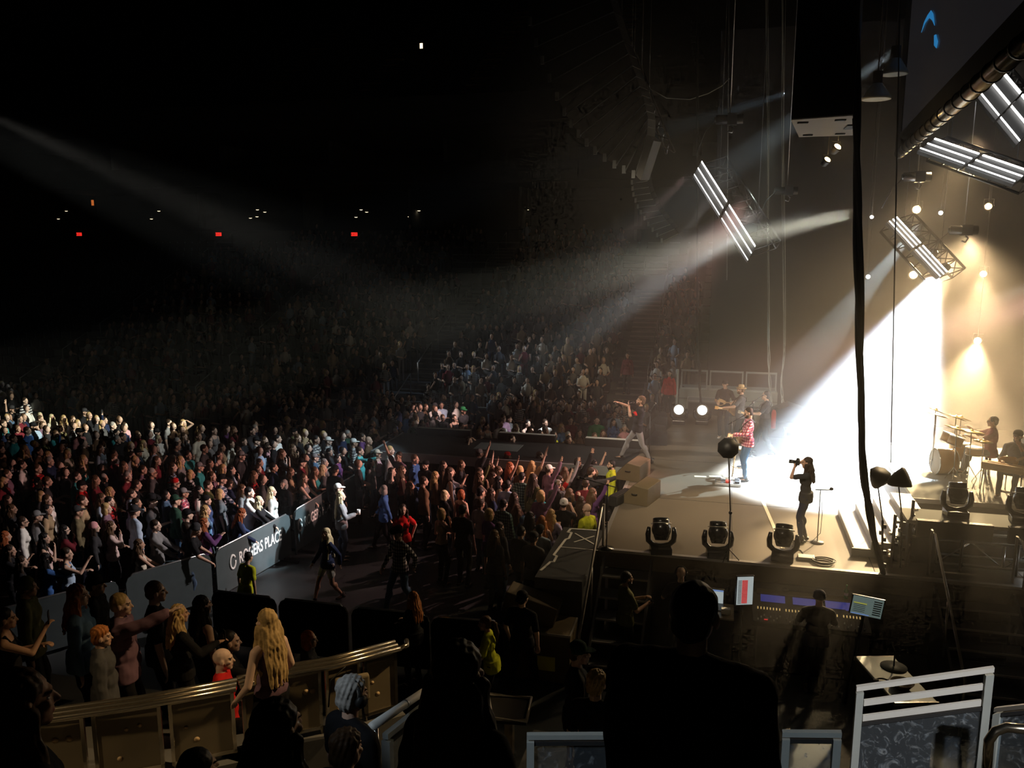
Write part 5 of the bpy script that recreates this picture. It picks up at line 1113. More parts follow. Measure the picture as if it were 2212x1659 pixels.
# white tube and glass along the way down
A = atd(803,1570,4.9); B = atd(930,1484,6.4); o = A.copy(); t = thing('handrail_tube','thick pale round handrail lit white above the glass panels','handrail',o)
MB().tube([(0,0,0),B-o],.028,12).build('tube','white_paint',t); MB().tube([(B-o)*.5-(B-o).normalized()*.02,(B-o)*.5+(B-o).normalized()*.02],.031,12).build('joint','aluminium',t)
for s_ in (.05,.95): MB().cyl((B-o)*s_,(B-o)*s_+Vector((.0,0,-1.6)),.016).build('bracket','aluminium',t)
def gpanel(a, b, h, lab, top='pale_frame', fw_=.05, glass='glass', bars=0, nm='glass_barrier', zb=None):
    a = Vector(a); b = Vector(b); d = b-a; L_ = math.hypot(d.x,d.y); sl_ = d.z; t = thing(nm, lab, 'glass panel', a, math.atan2(d.y,d.x), 'framed glass panels of the near stand')
    def sk(x): return sl_*x/L_
    def bar(x0,x1,z0,z1,y=.03): 
        m=MB(); m.add([(x0,-y,z0+sk(x0)),(x1,-y,z0+sk(x1)),(x1,y,z0+sk(x1)),(x0,y,z0+sk(x0)),(x0,-y,z1+sk(x0)),(x1,-y,z1+sk(x1)),(x1,y,z1+sk(x1)),(x0,y,z1+sk(x0))],[(0,3,2,1),(4,5,6,7),(0,1,5,4),(1,2,6,5),(2,3,7,6),(3,0,4,7)]); return m
    bar(0,L_,-fw_*.7,0,.02).build('top_bar',top,t); bar(0,fw_,-h,-fw_).build('post','pale_frame',t); bar(L_-fw_,L_,-h,-fw_).build('post','pale_frame',t)
    y0 = -fw_
    for k in range(bars): bar(fw_+.01,L_-fw_-.01,y0-.135,y0-.08,.012).build('white_bar','white_paint',t); y0 -= .145
    bar(fw_,L_-fw_,y0-.03,y0,.02).build('inner_frame','matte_dark',t); bar(fw_,L_-fw_,-h,y0-.03,.006).build('glass_pane',glass,t); return t
gpanel(atd(1850,1482,7.2), atd(2147,1440,6.9)+Vector((0,0,0)), 1.35, 'tall gate panel with two white bars above scratched glass', 'white_paint', .06, bars=2)
gpanel(atd(1690,1579,5.6), atd(1818,1580,5.5), 1.1, 'short scratched glass panel beyond the big silhouette\'s shoulder')
gpanel(atd(1138,1585,5.7), atd(1335,1584,5.7), 1.1, 'scratched glass panel with pale top bar between the two big silhouettes')
gpanel(atd(832,1585,5.3), atd(918,1517,5.9), 1.1, 'pale framed glass panel under the white handrail, nearest the grey-haired viewer', fw_=.055); gpanel(atd(890,1545,6.2), atd(960,1488,6.9), 1.1, 'second pale framed glass panel under the white handrail')
gpanel(atd(2150,1528,6.4), atd(2290,1512,6.0), 1.3, 'gate panel with a gold-lit top bar cut by the picture corner', 'edge_metal')
p = [atd(2130,1680,5.2),atd(2136,1600,5.2),atd(2150,1580,5.2),atd(2175,1571,5.2),atd(2240,1578,5.1)]; o = p[0]; tag(MB().tube([q-o for q in p],.03,10).build('bent_handrail','rail_steel',None,loc=o),'bent pipe handrail in the bottom picture corner','handrail')
zt = 3.05; q = [onz(*c,zt) for c in ((1055,1499),(1148,1508),(1137,1557),(1062,1552))]; o = Vector((sum(p.x for p in q)/4,sum(p.y for p in q)/4,1.5)); t = thing('tray_table','small black tray table with a gold-lit pale rim','table',o); q=[p-o for p in q]
m = MB(); m.tube(q,.02,6,True); m.build('rim','edge_metal',t); hexa(MB(),[p-Vector((0,0,.05)) for p in q]+[p-Vector((0,0,.02)) for p in q]).build('tray','black',t); c = sum(q,Vector())/4
MB().bx((c.x-.04,c.y-.04,0),(c.x+.04,c.y+.04,c.z-.05)).bx((c.x-.25,c.y-.2,0),(c.x+.25,c.y+.2,.03)).build('leg','panel_tan',t)
# ================================================================ THE PEOPLE OF THE PICTURE
HATM = {'black': 'cloth_black', 'white': 'cloth_white', 'grey': 'cloth_grey', 'red': 'cloth_red', 'green': 'cloth_green', 'pink': 'cloth_pink', 'charcoal': 'cloth_charcoal', 'straw': 'straw', 'cream': 'cloth_cream', 'camo': 'camo', 'navy': 'cloth_navy', 'olive': 'cloth_olive', 'darkgreen': 'cloth_dark green', 'brown': 'cloth_brown'}
TK = {'T': 'tee', 'L': 'long', 'J': 'jacket', 'K': 'tank', 'S': 'sleeves'}
HK = {'s': 'short', 'l': 'long', 'w': 'wavy', 'b': 'bob', 'p': 'ponytail', 'u': 'bun', 'x': 'bald', 't': 'tousled', 'v': 'verylong'}
HC = {'k': 'black', 'd': 'dark brown', 'n': 'brown', 'y': 'blond', 'Y': 'pale blond', 'r': 'red', 'g': 'grey', 'G': 'ginger'}
CROWD = []; USED = set()
def lab16(s): assert 4 <= len(s.split()) <= 16, s; return s
def add(px, py, sx, pose, top, hair, hat, lab, ground=0, h=None, rz=None, pants=None, group=None, xyz=None, fig='stand', handle=None, **kw):
    random.seed(int(px*7+py*13)); h = h or ((1.71 if sx == 'f' else 1.84) + random.uniform(-.05, .06))
    p = xyz or place(px, py, ground, h)
    if group in (G_FRONT, G_MID) and 14.2 < p.y < 19.3: p.x = min(p.x, -10.42 + (p.y-14.35)*.06)
    rz = face(p, SING + Vector((random.uniform(-1, 1), random.uniform(-1.5, 1.5), 0))) + random.uniform(-.25, .25) if rz is None else rz
    hat_ = None if not hat else (hat.split(':')[0], HATM[hat.split(':')[1]])
    t, B = person(lab16(lab), p, rz, h, sx, pose, fig, (TK[top[0]], top[2:]), pants or random.choice(('denim', 'black', 'charcoal', 'denim')), (HK[hair[0]], HC[hair[-1]]), hat_, group=group, **kw)
    CROWD.append((t, handle or None)); USED.add(lab); return t, B
def cup_at(t, B, lab, k=1, m_='white_paint', nm='plastic_cup'):
    w_ = wpt(t, B.W[k] + (B.W[k]-B.E[k]).normalized()*.07 + Vector((0, .02, -.03))); o = thing(nm, lab, 'cup', w_)
    MB().lathe((0,0,0), [(.032,0),(.042,.12),(.040,.12),(.030,.01)], 14).build('cup_body', m_, o); return o
def phone_at(t, B, lab, k=1, lit=True, up=.04):
    w_ = wpt(t, B.W[k] + (B.W[k]-B.E[k]).normalized()*.09 + Vector((0, .0, up))); o = thing('mobile_phone', lab, 'phone', w_, t.rotation_euler.z)
    MB().box((0,0,.0), (.072,.010,.145)).build('case', 'black', o, bevel=.004); MB().box((0,-.006,.0), (.064,.002,.132)).build('screen', 'phone_screen' if lit else 'glass_dark', o); return o
G_FRONT = 'people at the front barriers'; G_BACK = 'people in the pale light at the back of the floor'; G_MID = 'people in the middle of the floor crowd'; G_OPEN = 'people on the open floor'; G_STAGE = 'people packed before the stage'; G_FAR = 'people beyond the runway'
L1 = '''299 1177 f rail K:cream w:n - person in cream tank top holding the plain barrier with both hands
334 1136 m rail L:grey s:d - large person in grey zip top, hands on the barrier beside the cream tank top
289 1106 m stand L:pale_blue s:d fedora:charcoal person in brimmed grey hat and pale blue shirt behind the grey zip top
238 1137 f chin L:pale_pink w:n - person in pale pink wrap cardigan near the plain barrier
165 1106 m stand L:camouflage s:d cap:charcoal person in camouflage hoodie and dark cap
202 1140 f stand J:charcoal l:d beanie:pink person in bright pink beanie beside the pink cardigan
137 1146 f chin J:maroon l:k - person in maroon scarf and glasses left of the camouflage hoodie
94 1164 f chin K:pale_pink w:k - person in pale pink top with one hand at the neck
98 1208 f phone L:blue l:k - person in bright blue denim shirt looking at a phone
142 1197 f phone K:pale_blue s:d - person in pale blue tank top holding a card
47 1128 f stand L:white p:d - person in white shirt and glasses near the picture edge
78 1116 m stand T:grey s:d cap:grey person in grey cap and grey t-shirt near the picture edge
175 1050 m stand J:red s:d cap:black person in bright red sweatshirt in the dark crowd
235 1084 m stand L:red_plaid s:k - person in dark red plaid shirt behind the pink beanie
294 1087 f chin L:black p:d - person in black top with lit face behind the brimmed grey hat
294 1048 m stand L:black s:d - person in black shirt with grey scarf above the crowd middle
377 1044 m stand T:black s:d cap_back:red person in backwards red cap and glasses
395 1066 m stand S:pink_plaid s:d cap:grey person in grey cap and red white plaid shirt
377 1082 m stand L:dark_green s:d cap:darkgreen person in dark green sweatshirt and cap
357 1070 f stand L:denim_blue b:k - person in denim shirt with pink-lit face beside the green cap
448 1049 m stand T:olive s:d - person in olive t-shirt with lit profile beside the blue plaid shirt
478 1036 m rail S:blue_plaid s:k cap:black person in black cap and rolled blue plaid shirt leaning forward
428 1060 f stand T:white v:k - person in white top with very long black hair
443 1103 f stand L:denim_blue w:y - person in denim jacket with wavy blond hair near the barrier end
403 1113 m stand T:black s:k cap:black person in black cap and black shirt behind the grey beanie
403 1143 m lean T:black s:d beanie:charcoal person in charcoal beanie bending over the plain barrier
440 1131 f clap L:purple w:r - smiling person in purple shirt clapping behind the barrier
519 1110 f lean L:navy w:r - person in navy sleeves leaning on the nearer lettered barrier
537 1064 m rail L:white s:k - brightly lit person in white shirt behind the nearer lettered barrier
547 1027 f stand L:red_plaid l:n - person in bright red plaid shirt behind the white lit shirt
481 1012 f stand T:charcoal l:y - person with blond hair in charcoal top behind the blue plaid shirt
496 1046 f clap L:navy p:d - person in navy top with a hand before a pink-lit face
327 1083 m cup T:dark_grey s:d cowboy:black person in black wide-brimmed hat holding a cup
327 1022 m stand L:dark_grey s:g - person in dark grey shirt and glasses in the dim middle
223 1033 f stand L:black s:g - person in black with grey hair in the dim middle
284 985 m stand T:grey s:d - person in pale grey t-shirt turned away in the dim middle
372 992 f stand J:grey s:g - person in grey hooded top in the dim middle
405 984 m stand T:teal s:d - person in teal t-shirt in the dim middle
342 949 f stand L:white b:Y - person in white sweater standing out in the back rows
253 950 m stand J:black s:g - person in open black jacket brightly lit in the back rows
264 944 m stand T:black s:d - person in black t-shirt just behind the open black jacket
296 939 f stand J:maroon s:n - person in maroon jacket with hood in the back rows
309 959 f stand T:cream w:y - person in cream top right of the maroon jacket
220 958 f stand J:white l:n - person in white jacket over green in the back rows
170 934 m stand T:floral s:d cap:black person in black cap and patterned shirt in the back rows
133 952 f raise L:blue s:y - person in blue denim shirt raising one arm in the back rows
58 931 m stand T:blue s:n - person in blue t-shirt in the pale back rows
53 866 m stand T:striped s:d - tall person in striped shirt highest of the pale back rows
25 884 m raise T:black s:d cap:charcoal person in dark cap with one bare arm raised in the back rows
86 898 f stand K:cream b:Y - person in cream top with pale hair behind the blue t-shirt
111 902 f stand T:cream l:Y - person in cream shirt with pale hair in the topmost lit row
137 904 f stand K:tan w:y - person in tan top with long fair hair in the topmost lit row
157 906 f stand L:white l:n - person in white shirt with brown hair in the topmost lit row
167 914 f stand K:grey w:y - person in grey tank top in the topmost lit row
91 918 f stand L:mauve b:n - person in mauve top with round lit face in the back rows
28 948 m stand T:teal s:n - person in teal t-shirt at the picture edge of the back rows
8 915 f raise K:white b:y - person in white top at the very edge of the back rows
47 960 m stand L:navy s:d cap:black person in black cap in the second lit row
96 953 f phone T:olive b:n - person in olive shirt holding hands at the chin, back rows
182 890 m stand L:black s:d cap:charcoal person in dark cap behind the pale back rows
225 908 f raise L:navy s:d - person in navy holding a lit phone high above the back rows
243 920 m stand J:black s:g - person in black jacket with pale collar, alone in a dark gap
268 920 m stand L:pink s:d - person in pink shirt beside the pale collared jacket
364 914 m stand T:grey s:d - person in grey t-shirt with white-lit profile, top rows
395 914 f hands_head K:brown w:y - person with fair hair holding arms above the head, top rows
430 928 f stand T:olive w:y - person in olive top with fair curls, top rows
428 943 m stand T:cream s:n - person in cream t-shirt below the fair curls, top rows
382 954 m stand L:charcoal s:g - person in charcoal with eyeglasses glinting, upper middle
478 967 f stand K:tan l:d - person in tan tank top looking up, upper middle
499 959 f stand T:cream l:d - person in cream top with chin raised, upper middle
527 954 f stand L:black s:d - person in black with white-lit face, upper middle
553 953 m point T:dark_grey s:d cap:black person in black cap and dark grey shirt pointing an arm up
578 964 f cross T:pink l:d - person in pink shirt and glasses beside the pointing arm
599 948 m stand T:white s:k - person in white shirt behind the pink shirt
604 981 f chin T:black v:g - person in black top with very long fair grey hair
632 968 f chin L:brown l:n - person with big lit face and brown jacket behind the barrier
635 934 m stand J:olive s:d cap_back:black person in olive jacket and black cap
682 950 m stand L:grey_plaid s:k - person in dark plaid shirt in the dim upper middle
708 953 m cross L:grey_plaid s:d cap:white person in white grey plaid shirt and pale cap, arms folded
725 935 f stand J:charcoal l:k - person in charcoal jacket above the pale cap
743 929 f raise L:black l:k - person in black with one hand raised by the face
763 957 m stand L:grey_plaid s:d cap:white person in white cowboy-like cap and plaid, beside the runway tip
795 952 m stand T:brown x:d - person in brown shirt with bare head near the runway tip
801 928 m stand T:olive s:d - person in olive t-shirt above the bare head
776 975 m point L:turquoise s:d - person in turquoise shirt reaching an arm forward
814 980 f stand K:pink p:d cap:cream person in pink tank top and cream cap, standing tall
842 973 m stand J:white s:y - person in white and blue hooded jacket by the runway
862 986 m raise T:mauve s:d - person in mauve t-shirt with a finger raised
895 992 m stand T:blue s:n - person in blue t-shirt with pink-lit face by the runway
920 1005 m cross J:black s:d cap_back:black bearded person in black jacket facing the camera, hands clasped
867 1016 f stand K:maroon w:n - person in maroon tank top with wavy hair from behind
700 1000 f stand L:grey w:g - person with big grey curls behind the farther lettered barrier
728 991 f stand L:purple b:k - person in purple top beside the big grey curls
773 1019 f stand J:dark_grey v:Y - person in dark grey jacket with very long pale hair, side on
627 1020 f cup L:tan l:n - person in tan top and glasses holding a drink behind the barrier
614 1046 f stand L:black b:g - person in black cardigan with white-lit face facing the camera
586 1062 f stand J:white w:Y - person with blazing white-lit fair hair, farther of the two
596 1086 f rail L:black w:Y - person in black cardigan with blazing fair hair at the barrier
665 1034 f rail K:grey l:n - person in grey tank top leaning on the farther barrier
679 1018 f cup K:teal l:n - person in teal strap top with a drink beside the grey tank
440 970 m stand T:dark_grey s:d - person in dark grey t-shirt with dim face, upper middle
520 985 m stand L:charcoal s:d cap:grey person in grey cap and charcoal top in the dim centre
560 1000 f stand L:maroon l:d - person in maroon top between the pointing arm and red plaid
590 1010 m stand L:navy s:k - person in navy shirt behind the white-lit fair hair
650 1000 m stand L:maroon s:d cap:black person in maroon top and black cap before the big grey curls
10 1160 f stand L:mauve l:r - person in mauve floral top at the picture edge
20 1190 f phone T:black l:d - person in black top with an arm out at the picture edge
45 1215 f stand L:black v:d - person in black with very long brown hair below the white shirt'''
L2 = '''829 1056 f walk J:blue b:g - person in blue jacket walking across the open floor
870 1098 f walk T:red w:d - person in bright red t-shirt with wavy brown hair
960 1070 f stand J:black b:Y - person in black jacket with pale bobbed hair
996 1068 f stand K:maroon b:r - person in maroon top with one long bare arm hanging
999 1103 m stand T:black s:k - broad person in black t-shirt seen from behind, hands low
953 1110 f chin K:tan b:y - person in tan top with fair hair turned to the black t-shirt
862 1150 m walk L:grey_plaid s:d cowboy:black person in black wide hat, grey plaid shirt and jeans walking
705 1150 f walk L:navy v:Y - person in navy top and white shorts walking with very long fair hair
735 1072 f cup J:grey v:Y - person in grey top with long pink-blond hair holding out a white cup
729 1056 m stand T:black s:d cap:white person in white cap hidden behind the long pink-blond hair
723 1016 m stand L:black s:d cap_back:black broad person in black with a black cap, back turned, by the barrier
885 1050 f stand L:black l:n - person in black top in the dark behind the bright red t-shirt
940 1028 f stand L:brown w:y - person in brown top with fair waves before the runway
973 1020 f phone T:grey l:n - person in grey top with brown hair held back, before the runway
996 1003 f stand L:charcoal w:n - person in charcoal top looking up before the runway
1035 980 m raise T:dark_grey s:d cap:grey person in grey cap reaching a bare arm over the runway
1060 1010 f raiseboth T:brown l:n - person in brown with both hands up against the runway
1096 986 f point T:red l:n cap:red person in red cap stretching an arm to the runway
1101 1008 f raise K:charcoal w:r - person with auburn waves and an arm raised to the runway
1149 1005 f raise T:tan w:y - person in tan top with fair waves and raised arm
1123 1016 f stand L:brown b:y - person in brown top with short fair hair between raised arms
1149 1031 f stand T:white w:y - person in white top with long fair waves from behind
1185 1015 m raise L:mauve s:d cap:white person in white cap and mauve shirt with hand up
1208 1037 f raise T:red l:d - person in red t-shirt raising an arm by the wing
1220 1019 f raise L:grey l:n - person in pale grey sleeve reaching up near the stage front
1247 1000 m raise J:black s:k - person in black jacket with arm highest by the stage front
1281 1000 f raise T:charcoal l:k - person with bent arm overhead closest to the singer
1165 985 f raise T:black l:d - person in black t-shirt with a thin arm straight up
1127 1031 m stand L:green_plaid s:k - person in dark green plaid shirt from behind
1096 1049 m stand L:pale_blue s:k - person in pale blue shirt from behind
1064 1030 f stand K:dark_grey l:d - person in dark grey strap top in the packed front
1076 1017 f stand T:maroon l:n - person in maroon t-shirt with lit profile in the packed front
1035 1020 f raise L:olive l:d - person in olive with bottle hand up in the packed front
1276 1020 m point J:charcoal s:d - person in charcoal jacket reaching towards the speaker wedge
1265 1046 m rail L:maroon s:d - person in maroon leaning at the stage front barrier
1218 1089 m phone T:black s:d beanie:white person in white patterned knit hat and black shirt holding a phone
1230 1066 f phone T:black l:n - person in black t-shirt and long brown hair behind the white knit hat
1203 1064 f clap K:pink l:k - person in pink with hands at a pink-lit face
1168 1068 f stand L:teal b:k - person in teal shirt with short black hair
1116 1100 f chin J:denim_blue w:n - person in bright denim jacket with wavy brown hair
1087 1090 m stand L:green_plaid s:k - person in dark plaid beside the bright denim jacket
1144 1117 f stand L:dark_grey l:k - person in dark grey sweater behind the orange-lit tan top
1170 1126 f rail K:orange l:G - person in orange-tan top with long ginger hair by the wing
1190 1112 f clap L:lavender w:y - person in lavender top clapping beside the wing platform
1152 1163 m stand T:dark_grey s:d cap:charcoal broad person in dark grey t-shirt and cap below the wing
1110 1075 f stand L:black l:d - person in black in the shade behind the bright denim jacket
1060 1065 f stand L:navy l:d - person in navy in the shade of the packed front
1078 1140 f stand L:charcoal l:d - person in charcoal in the dark before the bright denim jacket
1125 1150 m stand L:black s:k - person in black beside the broad grey t-shirt and cap
1037 1065 m stand L:charcoal s:k - person in charcoal between the open floor and packed front
914 1040 m stand L:brown s:d - person in brown in the dark behind the pale bobbed hair
845 1020 f hands_head K:black l:d - person in black strap top bending both arms to the head'''
L3 = '''897 877 f stand K:tan b:n - person in tan strap top, farthest pink-lit row beyond the runway
920 880 f stand T:brown b:n - person in brown t-shirt beside the tan strap top beyond the runway
939 878 m chin T:white s:d cap:charcoal person in white t-shirt and dark cap beyond the runway
953 875 m cross L:pale_blue s:k - person in pale blue shirt bending forward beyond the runway
984 876 f stand T:black p:d - person in black beside the green cap beyond the runway
1000 887 m cross T:charcoal s:d cap:green person in bright green cap beyond the runway
877 896 m stand J:blue s:g - person in bright blue jacket with white hair beyond the runway
897 900 f stand T:white w:Y - person in white top with pale hair beyond the runway
911 915 f stand L:lavender l:d - person in lavender top seated-looking before the runway end
921 905 f cup T:pink b:n - person in pink shirt holding a cup beyond the runway
940 898 m stand L:grey s:k cap:black person in grey shirt and black cap beyond the runway
956 903 f stand J:charcoal s:n - person in charcoal jacket with red glasses beyond the runway
981 903 f cross K:black p:d - person in black tank top, arms crossed beyond the runway
979 932 f stand K:pale_pink b:y - person in pale pink with short fair hair at the runway edge
996 922 m stand L:pink s:d - person in pink sweater side on, at the runway edge
1016 918 m cross T:black s:d cap:black bearded person in black t-shirt and black cap at the runway edge
1012 952 f hands_head T:red l:d - person in red with both hands at the face at the runway edge
1036 948 f stand T:charcoal s:k - person in charcoal turned away at the runway edge
888 914 f stand L:dark_green b:k - person in dark green sweater beyond the runway tip
1051 921 f stand K:white p:k - white-lit bare-shouldered person nearest the dark cap beyond the runway
1081 915 m stand T:white s:d - white-lit person in white t-shirt, second in the bright strip
1087 903 m stand L:mauve s:d - person in mauve right behind the white-lit t-shirt
1099 905 f stand L:dark_grey s:d - person in dark grey standing behind the bright strip
1114 924 f stand J:white w:Y - white-lit person in white jacket with blazing fair hair
1144 930 f cup L:black l:n - white-lit person in black holding a cup in the bright strip
1177 914 m stand J:white s:d - white-lit bearded person in white jacket, tallest of the bright strip
1213 925 f phone L:cream w:y - white-lit person filming with a phone at the end of the strip
1084 936 f stand K:red l:d - person in red top laughing at the runway edge
1166 938 m stand L:black s:k - person in black directly before the white-lit bearded person
1195 940 m stand T:yellow s:k - person in dull yellow vest facing the crowd at the runway
1289 908 m stand J:green s:k - person in white-striped green jacket beyond the runway
1325 912 f stand L:blue l:k - person in pale striped blue top beyond the runway near the stage
1327 895 m stand T:pale_blue s:d - person in pale blue shirt with back to the aisle stairs
1313 893 m stand L:navy s:d cap:navy person in navy cap beside the aisle stairs
1349 925 f stand T:pink s:g - person with pink-lit face right beside the singer's knee
1331 948 f lean L:pink w:n - person in pink bending over the runway edge near the singer
1303 936 f stand L:black l:n - person in black in the shade beyond the last light box
1284 943 f stand L:maroon l:n - person in maroon in the shade beyond the last light box
1252 935 f stand T:brown w:d - person in brown in the dark end of the bright strip
1228 950 m stand L:floral l:d - person in patterned shirt at the runway gap
1105 948 m stand T:charcoal s:d - person in charcoal at the runway edge before the white jacket
1263 905 f stand L:charcoal s:n - dim person in charcoal behind the strip, near the boards
1232 908 m stand L:maroon s:d - dim person in maroon behind the filming phone'''
def run_list(txt, group, ground=0):
    for line in txt.split('\n'):
        w_ = line.split(); k = 6
        px, py, sx, pose, top, hair = w_[:6]; px, py = float(px), float(py)
        hat = None if w_[6] == '-' else w_[6].replace('cap_back', 'cap back'); lab = ' '.join(w_[7:])
        lab = lab.replace(' left of the camouflage', ' beside the camouflage').replace(' right of the maroon', ' beside the maroon')
        kw = {}
        if 'bearded' in lab: kw['beard'] = 'dark brown'
        if 'glasses' in lab: kw['extra'] = (('glasses', 'black'),)
        top = top.replace('_', ' ')
        if top[2:] not in ('red plaid',) and False: pass
        g = group(px, py); g_ = g
        if 'white shorts' in lab: kw.update(shorts=True, pants='white')
        if 'walking' in lab and 'shorts' in lab: kw['rz'] = 2.6
        if px == 862: kw.update(rz=2.7, pants='denim blue')
        if px in (735, 829, 870): kw['rz'] = {735: -1.1, 829: 2.2, 870: -2.6}[px]
        if px in (999, 723, 1152, 1149, 1127, 1096): kw['rz'] = -.25
        if 'facing the camera' in lab: kw['rz'] = 2.9
        if 'across' in lab: kw['rz'] = 1.9
        low = not (('floor' in lab and 'open' in lab) or pose == 'walk' or px in (735, 999, 996, 953, 960, 723, 1152) or g == G_OPEN)
        t, B = add(px, py, sx, pose, top, hair, hat, lab, ground, group=g, fig='walk' if pose == 'walk' else 'stand', **kw)
        if px == 225: phone_at(t, B, 'lit phone held high above the pale back rows')
        if px == 735: cup_at(t, B, 'white cup held out by the person with pink-blond hair')
        if px == 98: phone_at(t, B, 'phone held by the person in bright blue denim', 1, False)
        if px == 327 and py == 1083: cup_at(t, B, 'clear cup held by the person in the black wide-brimmed hat', 1, 'cloth_grey')
        if px == 627: cup_at(t, B, 'amber drink held by the person in tan and glasses', 1, 'honey_wood')
        if px == 679: cup_at(t, B, 'amber drink held by the person in the teal strap top', 1, 'honey_wood')
        if px == 1213: phone_at(t, B, 'phone filming at the end of the bright strip beyond the runway', 1, True)
        if px == 1218: phone_at(t, B, 'dark phone held by the person in the white knit hat', 1, False)
        if px == 1144 and py < 1000: cup_at(t, B, 'white cup in the bright strip beyond the runway')
def g1(x, y): return G_BACK if y < 962 and x < 545 else (G_FRONT if y > 1095 or (x > 480 and y > 1020) else G_MID)
def g2(x, y): return G_OPEN if x < 1010 and y > 1040 else G_STAGE
run_list(L1, g1); run_list(L2, g2); run_list(L3, lambda x, y: G_FAR)
# the rest of the floor crowd, each told by clothes and by who stands next to them
HAND = [(t.location.copy(), t['label']) for t, _ in CROWD]
def short(lab):
    s = lab.split(' with ')[0].split(' holding ')[0]
    for cut in (' near ', ' behind ', ' beside ', ' in the ', ' beyond ', ' above ', ' at the ', ' standing ', ' leaning ', ' before ', ' by the ', ' from ', ' between ', ' turned ', ' looking ', ' raising ', ' right ', ' just ', ' below ', ',', ' reaching ', ' bending ', ' facing ', ' pointing ', ' walking ', ' stretching ', ' side '): s = s.split(cut)[0]
    return s
SH = {}
for t, _ in CROWD: SH.setdefault(short(t['label']), []).append(t.location.copy())
ANCH = [(k, v[0]) for k, v in SH.items() if len(v) == 1 and 4 <= len(k.split()) <= 8]
FCOL = ['black','charcoal','dark grey','navy','grey','maroon','brown','olive','black','charcoal','denim blue','white','cream','red plaid','blue plaid','grey plaid','teal','purple','dark green','tan','mauve','pale blue']
FHAIR = [('s','d'),('s','k'),('l','d'),('l','n'),('w','n'),('b','y'),('w','y'),('l','k'),('s','n'),('s','g'),('p','d')]
KN = {'T': 't-shirt', 'L': 'long-sleeved top', 'J': 'jacket', 'K': 'sleeveless top'}
PN = {'stand': 'arms down', 'cross': 'arms crossed', 'chin': 'one hand at the chin', 'clap': 'clapping', 'raise': 'one arm raised', 'cup': 'one hand forward'}
def occupied(p, r): return any((p.x-q.x)**2+(p.y-q.y)**2 < r*r for q in OCC)
OCC = [t.location.copy() for t, _ in CROWD]
def fill(poly, n, r, seed, group, poses=('stand','stand','stand','cross','chin','clap')):
    rnd = random.Random(seed); xs = [p[0] for p in poly]; ys = [p[1] for p in poly]; made = 0
    for _ in range(n*60):
        if made >= n: break
        px = rnd.uniform(min(xs), max(xs)); py = rnd.uniform(min(ys), max(ys)); c = False
        for i in range(len(poly)):
            x1, y1 = poly[i]; x2, y2 = poly[i-1]
            if (y1 > py) != (y2 > py) and px < (x2-x1)*(py-y1)/(y2-y1)+x1: c = not c
        if not c: continue
        h = rnd.uniform(1.66, 1.9); p = place(px, py, 0, h)
        if occupied(p, r) or (p.x > -9.9 and 21 < p.y < 24.1) or (group == G_MID and 14.2 < p.y < 19.3 and p.x > -10.35): continue
        near = sorted(ANCH, key=lambda a: (a[1]-p).length)[:4]; done = False
        for _try in range(30):
            k = rnd.choice('TTLLJK' ); col = rnd.choice(FCOL); pose = rnd.choice(poses); a = rnd.choice(near); d = p-a[1]
            if k == 'K' and 'plaid' in col: continue
            rel_ = 'stage side of' if d.x > abs(d.y)*.6 else ('behind' if d.y > 0 else 'in front of') if abs(d.y) > abs(d.x)*.6 else 'hall side of'
            if rel_ == 'stage side of' or rel_ == 'hall side of': rel_ = 'on the '+rel_
            lab = 'person in %s %s, %s, %s %s' % (col, KN[k], PN[pose], rel_, a[0]); 
            key = (k, col, a[0])
            if key in USED: continue
            if len(lab.split()) > 16: lab = 'person in %s %s, %s %s' % (col, KN[k], rel_, a[0])
            if len(lab.split()) > 16 or lab in USED: continue
            USED.add(key); USED.add(lab); done = True; break
        if not done: continue
        hr = rnd.choice(FHAIR); sx = 'm' if hr[0] == 's' else 'f'; hat = None
        if sx == 'm' and rnd.random() < .3: hat = rnd.choice(('cap:black','cap:charcoal','cap:grey','cap back:black'))
        add(px, py, sx, pose, k+':'+col, hr[0]+':'+hr[1], hat, lab, 0, h, group=group, xyz=p); OCC.append(p); made += 1
    return made
Z1 = [(0,905),(60,885),(180,905),(330,925),(540,945),(540,985),(300,985),(0,975)]; Z2 = [(0,975),(540,985),(560,1040),(500,1100),(300,1130),(0,1120)]; Z3 = [(440,925),(860,905),(870,960),(800,1000),(700,1040),(560,1060),(540,985)]
fill(Z1, 22, .55, 11, G_BACK); fill(Z2, 42, .55, 12, G_MID); fill(Z3, 22, .55, 13, G_MID)
fill([(940,1000),(1290,985),(1290,1075),(1210,1110),(1150,1160),(1060,1160),(1020,1060)], 14, .5, 14, G_STAGE, ('stand','stand','raise','chin'))
fill([(880,925),(1000,895),(1340,915),(1330,950),(1100,945),(880,925)], 6, .5, 15, G_FAR)
REST = []
def rest(poly, n, r, seed):
    rnd = random.Random(seed)
    for _ in range(n*40):
        if n <= 0: break
        px = rnd.uniform(min(p[0] for p in poly), max(p[0] for p in poly)); py = rnd.uniform(min(p[1] for p in poly), max(p[1] for p in poly)); c = False
        for i in range(len(poly)):
            x1, y1 = poly[i]; x2, y2 = poly[i-1]
            if (y1 > py) != (y2 > py) and px < (x2-x1)*(py-y1)/(y2-y1)+x1: c = not c
        p = place(px, py, 0, 1.7)
        if c and not occupied(p, r) and not (p.x > -9.9 and 21 < p.y < 24.3) and not (14 < p.y < 19.5 and p.x > -10.5): OCC.append(p); REST.append((p.x, p.y, 0, True)); n -= 1
rest(Z1, 26, .5, 21); rest([(0,975),(540,985),(540,1030),(0,1040)], 30, .5, 22); rest(Z3, 26, .5, 23)
print('COUNT', len(CROWD))
